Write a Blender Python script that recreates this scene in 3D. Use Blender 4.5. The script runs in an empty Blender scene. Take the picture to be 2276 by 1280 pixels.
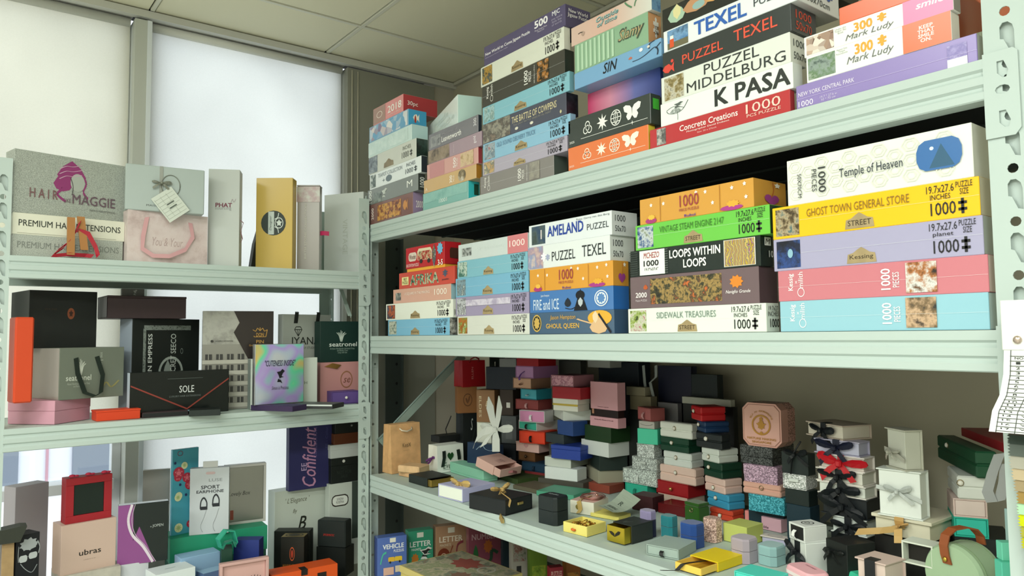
import bpy, bmesh, math, random
from mathutils import Vector, Matrix
from mathutils.geometry import tessellate_polygon
random.seed(7)
SC = bpy.context.scene
COL = SC.collection
# ------------------------------------------------------------------ camera
FPX, CXP, CYP, CAMZ = 1635.0, 1138.0, 640.0, 1.5
YAW, PIT, ROL = math.radians(52.383), math.radians(3.624), math.radians(-0.583)
FW = Vector((-math.sin(YAW)*math.cos(PIT), math.cos(YAW)*math.cos(PIT), math.sin(PIT)))
_r = Vector((math.cos(YAW), math.sin(YAW), 0)); _u = _r.cross(FW)
RT = math.cos(ROL)*_r + math.sin(ROL)*_u
UP = -math.sin(ROL)*_r + math.cos(ROL)*_u
cam = bpy.data.objects.new('camera', bpy.data.cameras.new('camera')); COL.objects.link(cam)
cam.data.sensor_fit = 'HORIZONTAL'; cam.data.sensor_width = 36.0; cam.data.lens = FPX/2276*36
cam.data.clip_start = 0.02; cam.data.clip_end = 200
cam.matrix_world = Matrix(((RT.x, UP.x, -FW.x, 0), (RT.y, UP.y, -FW.y, 0), (RT.z, UP.z, -FW.z, CAMZ), (0, 0, 0, 1)))
SC.camera = cam
# ------------------------------------------------------------------ world, lights, exposure
SC.view_settings.view_transform = 'Standard'; SC.view_settings.look = 'None'
SC.view_settings.gamma = 1.0; SC.view_settings.use_curve_mapping = False
SC.view_settings.exposure = 0.0
W = bpy.data.worlds.new('World'); SC.world = W; W.use_nodes = True
_bg = W.node_tree.nodes['Background']; _bg.inputs[0].default_value = (0.97, 1.0, 1.0, 1); _bg.inputs[1].default_value = 1.6
def area(name, loc, size, power, color, aim=None):
    l = bpy.data.lights.new(name, 'AREA'); l.shape = 'RECTANGLE'; l.size, l.size_y = size
    l.energy = power; l.color = color
    o = bpy.data.objects.new(name, l); COL.objects.link(o); o.location = loc
    if aim: o.rotation_euler = (Vector(aim)-Vector(loc)).to_track_quat('-Z', 'Y').to_euler()
    return o
LAMPC = (0.96, 1.0, 0.935)
LAMPS = [(0.55, -0.15), (-1.05, -0.35), (0.55, -1.75), (-1.05, -1.95)]
CEIL = 2.731
for k, (lx, ly) in enumerate(LAMPS):
    area('ceiling_panel_light', (lx, ly, CEIL-0.035), (0.56, 1.16), [33, 18, 74, 52][k], LAMPC)
# ------------------------------------------------------------------ pixel helpers (photo pixels -> points of the room)
def ray(x, y): return FW + RT*((x-CXP)/FPX) + UP*((CYP-y)/FPX)
def on_y(x, y, Y): d = ray(x, y); return d*(Y/d.y)
def on_x(x, y, X): d = ray(x, y); return d*(X/d.x)
def on_z(x, y, Z): d = ray(x, y); return d*((Z)/d.z)
def rel(P): return Vector((P.x, P.y, P.z+CAMZ))
# ------------------------------------------------------------------ materials
_mats = {}
def lin(h):
    h = h.lstrip('#'); out = []
    for i in (0, 2, 4):
        c = int(h[i:i+2], 16)/255
        out.append(c/12.92 if c <= 0.04045 else ((c+0.055)/1.055)**2.4)
    return out
def mat(key):
    """'#rrggbb' plus flags: g glossy, r rough, m metal, v velvet, s glitter, h hologram, p brushed paper;  'pic:#a,#b,#c;scale' a printed picture"""
    if key in _mats: return _mats[key]
    m = bpy.data.materials.new('m_'+key.replace('#', '').replace(':', '_')[:40]); m.use_nodes = True
    nt = m.node_tree; N = nt.nodes; b = N['Principled BSDF']; LK = nt.links.new
    def setc(c): b.inputs['Base Color'].default_value = (*c, 1)
    tc = None
    def coord():
        t = N.new('ShaderNodeTexCoord'); return t.outputs['Object']
    if key.startswith('pic:'):
        body, _, sc = key[4:].partition(';'); cols = [lin(c) for c in body.split(',')]
        kind = 'n'
        if sc and sc[-1].isalpha(): kind = sc[-1]; sc = sc[:-1]
        if kind == 'v':
            t = N.new('ShaderNodeTexVoronoi'); t.inputs['Scale'].default_value = float(sc or 80); fac = t.outputs['Color']
            sep = N.new('ShaderNodeSeparateColor'); LK(fac, sep.inputs[0]); fac = sep.outputs[0]
        elif kind == 'w':
            t = N.new('ShaderNodeTexWave'); t.inputs['Scale'].default_value = float(sc or 40); t.inputs['Distortion'].default_value = 12; t.inputs['Detail'].default_value = 3; fac = t.outputs['Fac']
        else:
            t = N.new('ShaderNodeTexNoise'); t.inputs['Scale'].default_value = float(sc or 60); t.inputs['Detail'].default_value = 6; t.inputs['Roughness'].default_value = 0.65; fac = t.outputs['Fac']
        LK(coord(), t.inputs['Vector'])
        r = N.new('ShaderNodeValToRGB'); e = r.color_ramp.elements
        n = len(cols); lo, hi = (0.34, 0.66) if kind == 'n' else (0.05, 0.9)
        e[0].position = lo; e[0].color = (*cols[0], 1); e[1].position = hi; e[1].color = (*cols[-1], 1)
        for i in range(1, n-1):
            q = e.new(lo+(hi-lo)*i/(n-1)); q.color = (*cols[i], 1)
        LK(fac, r.inputs[0]); LK(r.outputs[0], b.inputs['Base Color']); b.inputs['Roughness'].default_value = 0.35
    elif key.startswith('grad:'):                      # printed colour run across the face (along local X)
        cols = [lin(c) for c in key[5:].split(',')]
        g = N.new('ShaderNodeTexCoord'); s = N.new('ShaderNodeSeparateXYZ'); LK(g.outputs['Generated'], s.inputs[0])
        r = N.new('ShaderNodeValToRGB'); e = r.color_ramp.elements
        e[0].color = (*cols[0], 1); e[1].color = (*cols[-1], 1)
        for i in range(1, len(cols)-1): q = e.new(i/(len(cols)-1)); q.color = (*cols[i], 1)
        LK(s.outputs[0], r.inputs[0]); LK(r.outputs[0], b.inputs['Base Color']); b.inputs['Roughness'].default_value = 0.3
    else:
        hx, _, fl = key.partition(';'); setc(lin(hx)); b.inputs['Roughness'].default_value = 0.5
        b.inputs['Specular IOR Level'].default_value = 0.4
        if 'g' in fl: b.inputs['Roughness'].default_value = 0.22
        if 'r' in fl: b.inputs['Roughness'].default_value = 0.85; b.inputs['Specular IOR Level'].default_value = 0.2
        if 'm' in fl: b.inputs['Metallic'].default_value = 0.9; b.inputs['Roughness'].default_value = 0.3
        if 'v' in fl:
            b.inputs['Roughness'].default_value = 1; b.inputs['Specular IOR Level'].default_value = 0.1
            b.inputs['Sheen Weight'].default_value = 0.5; b.inputs['Sheen Roughness'].default_value = 0.4
        if 's' in fl:
            t = N.new('ShaderNodeTexVoronoi'); t.inputs['Scale'].default_value = 420; LK(coord(), t.inputs['Vector'])
            sep = N.new('ShaderNodeSeparateColor'); LK(t.outputs['Color'], sep.inputs[0])
            r = N.new('ShaderNodeValToRGB'); c = lin(hx)
            r.color_ramp.elements[0].color = (*[v*0.55 for v in c], 1); r.color_ramp.elements[1].color = (*[min(1, v*1.5+0.12) for v in c], 1)
            r.color_ramp.elements[0].position = 0.3; r.color_ramp.elements[1].position = 0.95
            LK(sep.outputs[0], r.inputs[0]); LK(r.outputs[0], b.inputs['Base Color']); b.inputs['Roughness'].default_value = 0.35
        if 'f' in fl:
            t = N.new('ShaderNodeTexNoise'); t.inputs['Scale'].default_value = 480; t.inputs['Detail'].default_value = 1; LK(coord(), t.inputs['Vector'])
            r = N.new('ShaderNodeValToRGB'); c = lin(hx)
            r.color_ramp.elements[0].color = (*[v*0.72 for v in c], 1); r.color_ramp.elements[1].color = (*[min(1, v*1.32) for v in c], 1)
            r.color_ramp.elements[0].position = 0.32; r.color_ramp.elements[1].position = 0.68
            LK(t.outputs[0], r.inputs[0]); LK(r.outputs[0], b.inputs['Base Color'])
        if 'h' in fl:
            t = N.new('ShaderNodeTexNoise'); t.inputs['Scale'].default_value = 9.0; t.inputs['Detail'].default_value = 1; LK(coord(), t.inputs['Vector'])
            r = N.new('ShaderNodeValToRGB'); e = r.color_ramp.elements
            cs = ['#c9cdd4', '#b9c4d8', '#b79fe0', '#6fe0b0', '#ffb450', '#c9cdd4']
            e[0].color = (*lin(cs[0]), 1); e[1].color = (*lin(cs[-1]), 1)
            e[0].position = .3; e[1].position = .75
            for i in range(1, 5): q = e.new(.3+.45*i/5); q.color = (*lin(cs[i]), 1)
            LK(t.outputs['Fac'], r.inputs[0]); LK(r.outputs[0], b.inputs['Base Color'])
            b.inputs['Metallic'].default_value = 0.35; b.inputs['Roughness'].default_value = 0.25
        if 'p' in fl:
            t = N.new('ShaderNodeTexNoise'); t.inputs['Scale'].default_value = 30; t.inputs['Detail'].default_value = 4; LK(coord(), t.inputs['Vector'])
            r = N.new('ShaderNodeValToRGB'); c = lin(hx)
            r.color_ramp.elements[0].color = (*[v*0.86 for v in c], 1); r.color_ramp.elements[1].color = (*[min(1, v*1.08) for v in c], 1)
            r.color_ramp.elements[0].position = 0.35; r.color_ramp.elements[1].position = 0.65
            LK(t.outputs['Fac'], r.inputs[0]); LK(r.outputs[0], b.inputs['Base Color'])
    _mats[key] = m
    return m
# ------------------------------------------------------------------ mesh builder
_glyph = {}
def text_mesh(s, bold, shear):
    k = (s, bold, shear)
    if k not in _glyph:
        c = bpy.data.curves.new('t', 'FONT'); c.body = s; c.shear = shear; c.resolution_u = 2; c.align_x = 'CENTER'; c.space_line = 0.85
        o = bpy.data.objects.new('t', c); me = bpy.data.meshes.new_from_object(o)
        vs = [v.co.copy() for v in me.vertices]; fs = [tuple(p.vertices) for p in me.polygons]
        bpy.data.objects.remove(o); bpy.data.curves.remove(c); bpy.data.meshes.remove(me)
        if vs:
            if bold:
                sh_ = max(bold, .012)*.9; n = len(vs); base = list(vs); bf = list(fs)
                for q, (dx, dy) in enumerate(((sh_, 0), (0, sh_*.7), (sh_, sh_*.7)), 1):
                    vs += [Vector((v.x+dx, v.y+dy, q)) for v in base]; fs += [tuple(i+q*n for i in f) for f in bf]
            x0 = min(v.x for v in vs); x1 = max(v.x for v in vs); y0 = min(v.y for v in vs); y1 = max(v.y for v in vs)
            vs = [((v.x-x0)/max(x1-x0, 1e-6), (v.y-y0)/max(y1-y0, 1e-6), v.z) for v in vs]
        _glyph[k] = (vs, fs)
    return _glyph[k]
class MB:
    def __init__(s): s.v = []; s.f = []; s.m = []; s.mats = []; s.sm = []
    def mi(s, key):
        if key not in s.mats: s.mats.append(key)
        return s.mats.index(key)
    def add(s, vs, fs, key, smooth=False):
        o = len(s.v); i = s.mi(key); s.v += [tuple(v) for v in vs]
        for f in fs: s.f.append(tuple(o+j for j in f)); s.m.append(i); s.sm.append(smooth)
    def box(s, x0, x1, y0, y1, z0, z1, key, c=0.0008, M=None):
        c = min(c, (x1-x0)*.25, (y1-y0)*.25, (z1-z0)*.25)
        vs = []; idx = {}
        for ix, X in enumerate((x0, x1)):
            for iy, Y in enumerate((y0, y1)):
                for iz, Z in enumerate((z0, z1)):
                    sx, sy, sz = (1 if ix == 0 else -1), (1 if iy == 0 else -1), (1 if iz == 0 else -1)
                    for a in range(3):
                        d = [c*sx, c*sy, c*sz]; d[a] = 0
                        idx[(ix, iy, iz, a)] = len(vs); vs.append(Vector((X+d[0], Y+d[1], Z+d[2])))
        I = lambda *k: idx[k]
        fs = []
        for a in range(3):
            for sgn in (0, 1):
                q = []
                for (p, r) in ((0, 0), (1, 0), (1, 1), (0, 1)):
                    k = [0, 0, 0]; k[a] = sgn; k[(a+1) % 3] = p; k[(a+2) % 3] = r; q.append(I(*k, a))
                fs.append(q if sgn else q[::-1])
        for a in range(3):
            b, d = (a+1) % 3, (a+2) % 3
            for p in (0, 1):
                for r in (0, 1):
                    k0 = [0]*3; k1 = [0]*3; k0[a] = 0; k1[a] = 1; k0[b] = k1[b] = p; k0[d] = k1[d] = r
                    q = [I(*k0, b), I(*k1, b), I(*k1, d), I(*k0, d)]
                    fs.append(q if (p == r) else q[::-1])
        for ix in (0, 1):
            for iy in (0, 1):
                for iz in (0, 1):
                    q = [I(ix, iy, iz, 0), I(ix, iy, iz, 1), I(ix, iy, iz, 2)]
                    fs.append(q if (ix+iy+iz) % 2 else q[::-1])
        if M: vs = [M @ v for v in vs]
        s.add(vs, fs, key)
    def prism(s, pts, z0, z1, key, M=None, smooth=False, taper=1.0):
        """closed 2D outline pts (ccw) extruded along z"""
        n = len(pts); vs = [Vector((p[0], p[1], z0)) for p in pts]+[Vector((p[0]*taper, p[1]*taper, z1)) for p in pts]
        fs = [(i, (i+1) % n, n+(i+1) % n, n+i) for i in range(n)]
        if M: vs = [M @ v for v in vs]
        s.add(vs, fs, key, smooth); s.add(vs, [tuple(range(n))[::-1], tuple(range(n, 2*n))], key)
    def plate(s, outer, holes, d0, d1, key, M):
        """flat plate with real holes; outline in XY, thickness along Z, placed by matrix M"""
        loops = [[Vector((x, y, 0)) for x, y in outer]]+[[Vector((x, y, 0)) for x, y in h] for h in holes]
        tri = tessellate_polygon(loops); flat = [p for l in loops for p in l]; n = len(flat)
        vs = [M @ Vector((p.x, p.y, d0)) for p in flat]+[M @ Vector((p.x, p.y, d1)) for p in flat]
        fs = []
        for t in tri:
            a, b, c = (flat[i] for i in t)
            t = t if (b-a).cross(c-a).z > 0 else t[::-1]
            fs.append(tuple(n+i for i in t)); fs.append(tuple(t[::-1]))
        o = 0
        for li, l in enumerate(loops):
            k = len(l); ar = sum(l[i].x*l[(i+1) % k].y-l[(i+1) % k].x*l[i].y for i in range(k))
            for i in range(k):
                q = (o+i, o+(i+1) % k, n+o+(i+1) % k, n+o+i)
                fs.append(q if (ar > 0) == (li == 0) else q[::-1])
            o += k
        s.add(vs, fs, key)
    def tube(s, pts, r, key, n=6, closed=False):
        pts = [Vector(p) for p in pts]; k = len(pts); vs = []
        for i, p in enumerate(pts):
            t = (pts[(i+1) % k]-pts[i-1]) if closed else (pts[min(i+1, k-1)]-pts[max(i-1, 0)])
            t.normalize(); a = t.cross(Vector((0, 0, 1)))
            if a.length < 0.05: a = t.cross(Vector((1, 0, 0)))
            a.normalize(); b = t.cross(a)
            for j in range(n):
                w = 2*math.pi*j/n; vs.append(p+(a*math.cos(w)+b*math.sin(w))*r)
        fs = []
        for i in range(k if closed else k-1):
            for j in range(n):
                fs.append((i*n+j, ((i+1) % k)*n+j, ((i+1) % k)*n+(j+1) % n, i*n+(j+1) % n))
        if not closed: fs += [tuple(range(n)), tuple(range((k-1)*n, k*n))[::-1]]
        s.add(vs, fs, key, True)
    def ribbon(s, pts, w, key, side, th=0.0006):
        """flat band through pts; side = across direction (vector or list of vectors); has thickness"""
        pts = [Vector(p) for p in pts]; k = len(pts); vs = []
        for i, p in enumerate(pts):
            sd = Vector(side[i] if isinstance(side, list) else side).normalized()
            ww = w[i] if isinstance(w, (list, tuple)) else w
            t = pts[min(i+1, k-1)]-pts[max(i-1, 0)]; n = t.cross(sd)
            n = n.normalized()*th if n.length > 1e-9 else Vector((0, 0, th))
            vs += [p-sd*ww/2-n, p+sd*ww/2-n, p+sd*ww/2+n, p-sd*ww/2+n]
        fs = []
        for i in range(k-1):
            for j in range(4): fs.append((i*4+j, i*4+(j+1) % 4, i*4+4+(j+1) % 4, i*4+4+j))
        fs += [(3, 2, 1, 0), tuple(range(4*k-4, 4*k))]
        s.add(vs, fs, key, False)
    def ball(s, c, r, key, n=8, sc=(1, 1, 1)):
        vs = []; fs = []; m = n//2
        for i in range(m+1):
            a = math.pi*i/m
            for j in range(n):
                w = 2*math.pi*j/n
                vs.append(Vector(c)+Vector((r*sc[0]*math.sin(a)*math.cos(w), r*sc[1]*math.sin(a)*math.sin(w), r*sc[2]*math.cos(a))))
        for i in range(m):
            for j in range(n): fs.append((i*n+j, (i+1)*n+j, (i+1)*n+(j+1) % n, i*n+(j+1) % n))
        s.add(vs, fs, key, True)
    def build(s, name, parent=None, loc=None, rz=0.0):
        me = bpy.data.meshes.new(name); me.from_pydata(s.v, [], s.f)
        for k in s.mats: me.materials.append(mat(k))
        me.polygons.foreach_set('material_index', s.m); me.polygons.foreach_set('use_smooth', s.sm); me.update()
        o = bpy.data.objects.new(name, me); COL.objects.link(o)
        if parent: o.parent = parent
        if loc is not None: o.location = loc; o.rotation_euler = (0, 0, rz)
        return o
# ------------------------------------------------------------------ tags
def tag(o, label, cat, group=None):
    o['label'] = label; o['category'] = cat
    if group: o['group'] = group
    return o
def struct(o): o['kind'] = 'structure'; return o
def empty(name, loc, rz=0.0):
    o = bpy.data.objects.new(name, None); COL.objects.link(o); o.location = loc; o.rotation_euler = (0, 0, rz); o.empty_display_size = 0.05
    return o
# ------------------------------------------------------------------ printed shapes (unit square outlines)
def circ(n=20, r=0.5, cx=0.5, cy=0.5, a0=0.0, a1=2*math.pi, ry=None):
    return [(cx+r*math.cos(a0+(a1-a0)*i/n), cy+(ry or r)*math.sin(a0+(a1-a0)*i/n)) for i in range(n)]
def petal(n, ri, ro, cx=.5, cy=.5, a=0.0):
    return [(cx+(ro if i % 2 == 0 else ri)*math.sin(a+math.pi*i/n), cy+(ro if i % 2 == 0 else ri)*math.cos(a+math.pi*i/n)) for i in range(2*n)][::-1]
def arcband(cx, cy, r, w, a0, a1, n=10):
    A = [math.radians(a0+(a1-a0)*i/n) for i in range(n+1)]
    return [(cx+(r+w/2)*math.cos(a), cy+(r+w/2)*math.sin(a)) for a in A]+[(cx+(r-w/2)*math.cos(a), cy+(r-w/2)*math.sin(a)) for a in A[::-1]]
def bar(x0, y0, x1, y1, w):
    dx, dy = x1-x0, y1-y0; l = math.hypot(dx, dy); nx, ny = -dy/l*w/2, dx/l*w/2
    return [(x0+nx, y0+ny), (x0-nx, y0-ny), (x1-nx, y1-ny), (x1+nx, y1+ny)]
def curve_band(pts, w):
    """band along a smoothed polyline (list of quads)"""
    out = []; P = [Vector((*p, 0)) for p in pts]; q = []
    for i in range(len(P)-1):
        p0, p1, p2, p3 = P[max(i-1, 0)], P[i], P[i+1], P[min(i+2, len(P)-1)]
        for k in range(5):
            t = k/5; q.append(0.5*((2*p1)+(p2-p0)*t+(2*p0-5*p1+4*p2-p3)*t*t+(3*p1-p0-3*p2+p3)*t**3))
    q.append(P[-1])
    for i in range(len(q)-1): out.append(bar(q[i].x, q[i].y, q[i+1].x, q[i+1].y, w))
    return out
def piece():
    return [[(.1, .3), (.38, .3), (.34, .14), (.5, .02), (.66, .14), (.62, .3), (.9, .3), (.9, .44), (.74, .42), (.7, .52), (.74, .6), (.9, .58), (.9, .78), (.62, .78), (.66, .9), (.5, 1), (.34, .9), (.38, .78), (.1, .78), (.1, .62), (.24, .62), (.28, .52), (.24, .44), (.1, .46)]]
SH = {
 'disc': [circ()], 'ring': [arcband(.5, .5, .45, .08, 0, 360, 28)], 'cut': [[(.43, 1), (.51, .88), (.43, .78), (.68, .45), (1, .45), (1, 1)]],
 'hex': [arcband(.5, .5, .47, .05, 0, 360, 6), arcband(.5, .5, .28, .04, 0, 360, 6)],
 'rect': [[(0, 0), (1, 0), (1, 1), (0, 1)]],
 'heart': [[(.5, 0), (.92, .42), (1, .7), (.88, .94), (.7, 1), (.56, .9), (.5, .76), (.44, .9), (.3, 1), (.12, .94), (0, .7), (.08, .42)]],
 'star': [petal(5, .2, .5)], 'spark': [petal(4, .12, .5)], 'flower': [petal(8, .2, .5)], 'blossom': [petal(5, .28, .5)],
 'globe': [arcband(.5, .5, .46, .06, 0, 360, 24), bar(.05, .5, .95, .5, .05), bar(.5, .04, .5, .96, .05), bar(.14, .25, .86, .25, .05), bar(.14, .75, .86, .75, .05),
           arcband(.12, .5, .56, .05, -52, 52), arcband(.88, .5, .56, .05, 128, 232)],
 'butterfly': [[(.5, .3), (.52, .72), (.62, .9), (.86, 1), (1, .92), (.94, .62), (.76, .5), (.84, .3), (.74, .06), (.62, .08)], [(.5, .3), (.38, .08), (.26, .06), (.16, .3), (.24, .5), (.06, .62), (0, .92), (.14, 1), (.38, .9), (.48, .72)]],
 'hazard': [arcband(.5, .68, .24, .07, -50, 230), arcband(.28, .32, .24, .07, 60, 350), arcband(.72, .32, .24, .07, -170, 120), arcband(.5, .46, .18, .06, 0, 360, 16)],
 'piece': piece(),
 'plus': [bar(0, .5, 1, .5, .3), bar(.5, 0, .5, 1, .3)],
 'jig': [bar(.5, 0, .5, 1, .34), bar(0, .72, 1, .72, .18), bar(0, .3, 1, .3, .18)],
 'plaque': [[(0, 0), (1, 0), (.96, .58), (.78, .66), (.6, .9), (.5, 1), (.4, .9), (.22, .66), (.04, .58)]],
 'crown': [curve_band([(.1, .15), (0, .8)], .05)[0], bar(.1, .15, .9, .15, .05), bar(.9, .15, 1, .8, .05), bar(0, .8, .2, .65, .05), bar(.2, .65, .32, .95, .05), bar(.32, .95, .5, .7, .05), bar(.5, .7, .5, 1, .05), bar(.5, .7, .68, .95, .05), bar(.68, .95, .8, .65, .05), bar(.8, .65, 1, .8, .05)],
 'gem': [bar(.2, 1, .8, 1, .08), bar(.2, 1, 0, .7, .08), bar(.8, 1, 1, .7, .08), bar(0, .7, .5, 0, .08), bar(1, .7, .5, 0, .08), bar(0, .7, 1, .7, .08), bar(.35, .7, .5, 0, .06), bar(.65, .7, .5, 0, .06)],
 'reed': [b for i, t in enumerate((-.42, -.28, -.15, -.04, .08, .2, .33, .45)) for b in curve_band([(.5+t*.15, 0), (.5+t*.5, .5), (.5+t, .95-abs(t)*.5-.06*(i % 3))], .045)],
 'leafpair': [[(.5, 0), (.2, .25), (0, .7), (.25, .75), (.45, .5)], [(.5, 0), (.55, .5), (.8, 1), (1, .95), (.9, .5)]],
 'leaf': [[(.5, 0), (.8, .3), (.85, .65), (.5, 1), (.15, .65), (.2, .3)]],
 'bus': [[(.02, .15), (.98, .1), (1, .7), (.9, .92), (.1, .95), (0, .75)]],
 'splat': [petal(9, .36, .5, a=.2)],
 'drop': [[(.5, 0), (.85, .12), (1, .4), (.8, .75), (.5, 1), (.2, .75), (0, .4), (.15, .12)]],
 'bird': [[(0, .8), (.45, .85), (.7, 1), (1, .85), (.75, .7), (.6, .5), (.9, .45), (.55, .4), (.15, .3), (.5, .25), (.7, 0), (.4, .1), (.05, .1), (.35, .35), (.2, .6)]],
 'fish': [[(0, .5), (.2, .8), (.55, .9), (.75, .65), (1, .95), (.95, .5), (1, .05), (.75, .35), (.5, .1), (.2, .2)]],
 'tri': [[(0, 0), (1, 0), (.5, 1)]],
 'scallop': [[(.06, .12), (.2, .0), (.8, .0), (.94, .12), (1, .35), (1, .65), (.94, .88), (.8, 1), (.2, 1), (.06, .88), (0, .65), (0, .35)]],
}
def face_frame(f, x0, x1, y0, y1, z0, z1):
    """origin, u axis, v axis, width, height, normal of a box face; u runs to the viewer's right"""
    if f == 'L': return Vector((x0, y0, z0)), Vector((1, 0, 0)), Vector((0, 0, 1)), x1-x0, z1-z0, Vector((0, -1, 0))
    if f == 'R': return Vector((x1, y0, z0)), Vector((0, 1, 0)), Vector((0, 0, 1)), y1-y0, z1-z0, Vector((1, 0, 0))
    if f == 'T': return Vector((x0, y0, z1)), Vector((1, 0, 0)), Vector((0, 1, 0)), x1-x0, y1-y0, Vector((0, 0, 1))
    if f == 'U': return Vector((x1, y0, z1)), Vector((0, 1, 0)), Vector((-1, 0, 0)), y1-y0, x1-x0, Vector((0, 0, 1))
def deco(mb, items, dims, lift=0.0005):
    for k, it in enumerate(items or ()):
        f, s, u0, v0, u1, v1, key = it[:7]; opt = it[7] if len(it) > 7 else {}
        o, eu, ev, w, h, n = face_frame(f, *dims)
        off = n*(lift+(0.00012*k if k < 12 else 0.00144+0.00003*(k-12)))
        rot = opt.get('rot', 0)
        if s.startswith('@'): polys = SH[s[1:]]
        elif s.startswith('~'): polys = None
        else: polys = None
        def put(a, b):
            if rot == 90: a, b = 1-b, a
            elif rot == -90: a, b = b, 1-a
            elif rot == 180: a, b = 1-a, 1-b
            return o+eu*((u0+(u1-u0)*a)*w)+ev*((v0+(v1-v0)*b)*h)+off
        if s.startswith('@'):
            for p in polys:
                vs = [Vector((x, y, 0)) for x, y in p]
                tri = tessellate_polygon([vs])
                fs = []
                for t in tri:
                    a, b, c = (vs[i] for i in t); fs.append(t if (b-a).cross(c-a).z > 0 else t[::-1])
                mb.add([put(*q) for q in p], fs, key)
        elif s.startswith('~'):                                  # a drawn stroke: ~w;x,y x,y ...
            wd, _, pp = s[1:].partition(';'); pts = [tuple(float(c) for c in q.split(',')) for q in pp.split()]
            for q in curve_band(pts, float(wd)): mb.add([put(*c) for c in q], [(0, 1, 2, 3)], key)
        else:
            vs, fs = text_mesh(s, opt.get('b', 0), opt.get('sh', 0))
            mb.add([put(q[0], q[1])+n*(q[2]*3e-5) for q in vs], fs, key)
# ------------------------------------------------------------------ box solving: pixels of the near upright edge -> place, turn and size
class St:
    def __init__(s, ref, z): s.ref = ref; s.z = z
DBG = []
def solve(C, L, R, ref, base=None, yaw=None):
    xC, yT = C[0], C[1]
    if isinstance(base, St): st = base; ref = ref or st.ref; zb = st.z
    else: st = None; zb = base
    if ref[0] == 'y': P = on_y(xC, yT, ref[1])
    elif ref[0] == 'x': P = on_x(xC, yT, ref[1])
    else:
        zz = ref[1] if len(ref) > 1 else zb
        Q = on_z(xC, C[2], zz); d = ray(xC, yT); P = d*(Q.to_2d().length/d.to_2d().length); zb = zz if zb is None else zb
    if zb is None:
        d = ray(xC, C[2]); zb = (d*(P.to_2d().length/d.to_2d().length)).z
    zt = P.z; c = P.to_2d()
    ys = []
    if yaw is None:
        if isinstance(L, tuple): q = on_z(L[0], L[1], zt).to_2d()-c; ys.append(math.atan2(-q.y, -q.x))
        if isinstance(R, tuple): q = on_z(R[0], R[1], zt).to_2d()-c; ys.append(math.atan2(-q.x, q.y))
        a = sum(ys)/len(ys) if ys else 0.0
    else: a = math.radians(yaw)
    u = Vector((-math.cos(a), -math.sin(a))); v = Vector((-math.sin(a), math.cos(a)))
    def ext(e, X, yy):
        if isinstance(X, tuple): X, yy = X[0], X[1]
        if X < 5: return X
        d = ray(X, yy).to_2d(); return -(c.x*d.y-c.y*d.x)/(e.x*d.y-e.y*d.x)
    ym = (yT+(C[2] if len(C) > 2 else yT+20))/2
    w = ext(u, L, ym); dp = ext(v, R, ym)
    if not (0.008 < w < 0.75): DBG.append(('W', C, round(w, 3))); w = min(max(abs(w), 0.02), 0.4)
    if not (0.008 < dp < 0.75): DBG.append(('D', C, round(dp, 3))); dp = min(max(abs(dp), 0.02), 0.3)
    h = zt-zb
    if not (0.004 < h < 0.6): DBG.append(('H', C, round(h, 3))); h = 0.03
    ctr = c+u*w/2+v*dp/2
    if st: st.z = zb+h
    return dict(loc=Vector((ctr.x, ctr.y, zb+CAMZ)), rz=a, w=w, d=dp, h=h, zb=zb, zt=zb+h)
# ================================================================== the room
XW, YW, X1, Y0 = -2.98, 1.945, 2.6, -3.2
WALLC = '#dedbd2;r'; MINT = '#b5c4bf'; FRAMEC = '#c3c6c4'
def sbox(name, x0, x1, y0, y1, z0, z1, key, c=0.0):
    mb = MB(); mb.box(x0, x1, y0, y1, z0, z1, key, c or 0.0005); return struct(mb.build(name))
sbox('floor', XW-0.15, X1+0.1, Y0-0.1, YW+0.1, -0.08, 0, 'pic:#b4b5ae,#bfc0b9,#c6c7c0;9')
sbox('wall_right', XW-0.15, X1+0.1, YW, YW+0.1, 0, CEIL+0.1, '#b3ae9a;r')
sbox('wall_back', XW-0.15, X1+0.1, Y0-0.1, Y0, 0, CEIL+0.1, WALLC)
sbox('wall_front', X1, X1+0.1, Y0, YW, 0, CEIL+0.1, WALLC)
# window wall: pieces round two tall openings
mb = MB()
mb.box(XW-0.15, XW, 1.827, YW, 0, CEIL, '#bdb8ac;r'); mb.box(XW-0.15, XW, Y0, 0.585, 0, 0.55, WALLC); mb.box(XW-0.15, XW, 0.585, 1.38, 0, 0.55, WALLC)
mb.box(XW-0.15, XW, Y0, -1.9, 0.55, CEIL, WALLC)
for a, b in ((-1.9, 0.525), (0.585, 1.38)): mb.box(XW-0.15, XW, a, b, 2.705, CEIL, '#c9c9c4')
struct(mb.build('wall_left'))
sbox('trim_1', XW-0.15, XW+0.012, 1.38, 1.8268, 0, CEIL-0.04, '#94958b;r')             # grey cladding of the column by the corner
mb = MB()
mb.box(XW-0.15, XW+0.02, 0.5255, 0.5845, 0, 2.69, '#c0c4be'); mb.box(XW+0.02, XW+0.024, 0.568, 0.584, 0, 2.69, '#dfe6ee')
struct(mb.build('trim_2'))                                                           # mullion between the windows
sbox('trim_3', XW, XW+0.028, Y0, YW, CEIL-0.032, CEIL-0.0055, '#c9cac4')              # bright edge strip under the ceiling
sbox('trim_4', XW+0.03, X1, YW-0.02, YW, CEIL-0.02, CEIL-0.0055, '#b9b8ac')
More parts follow.
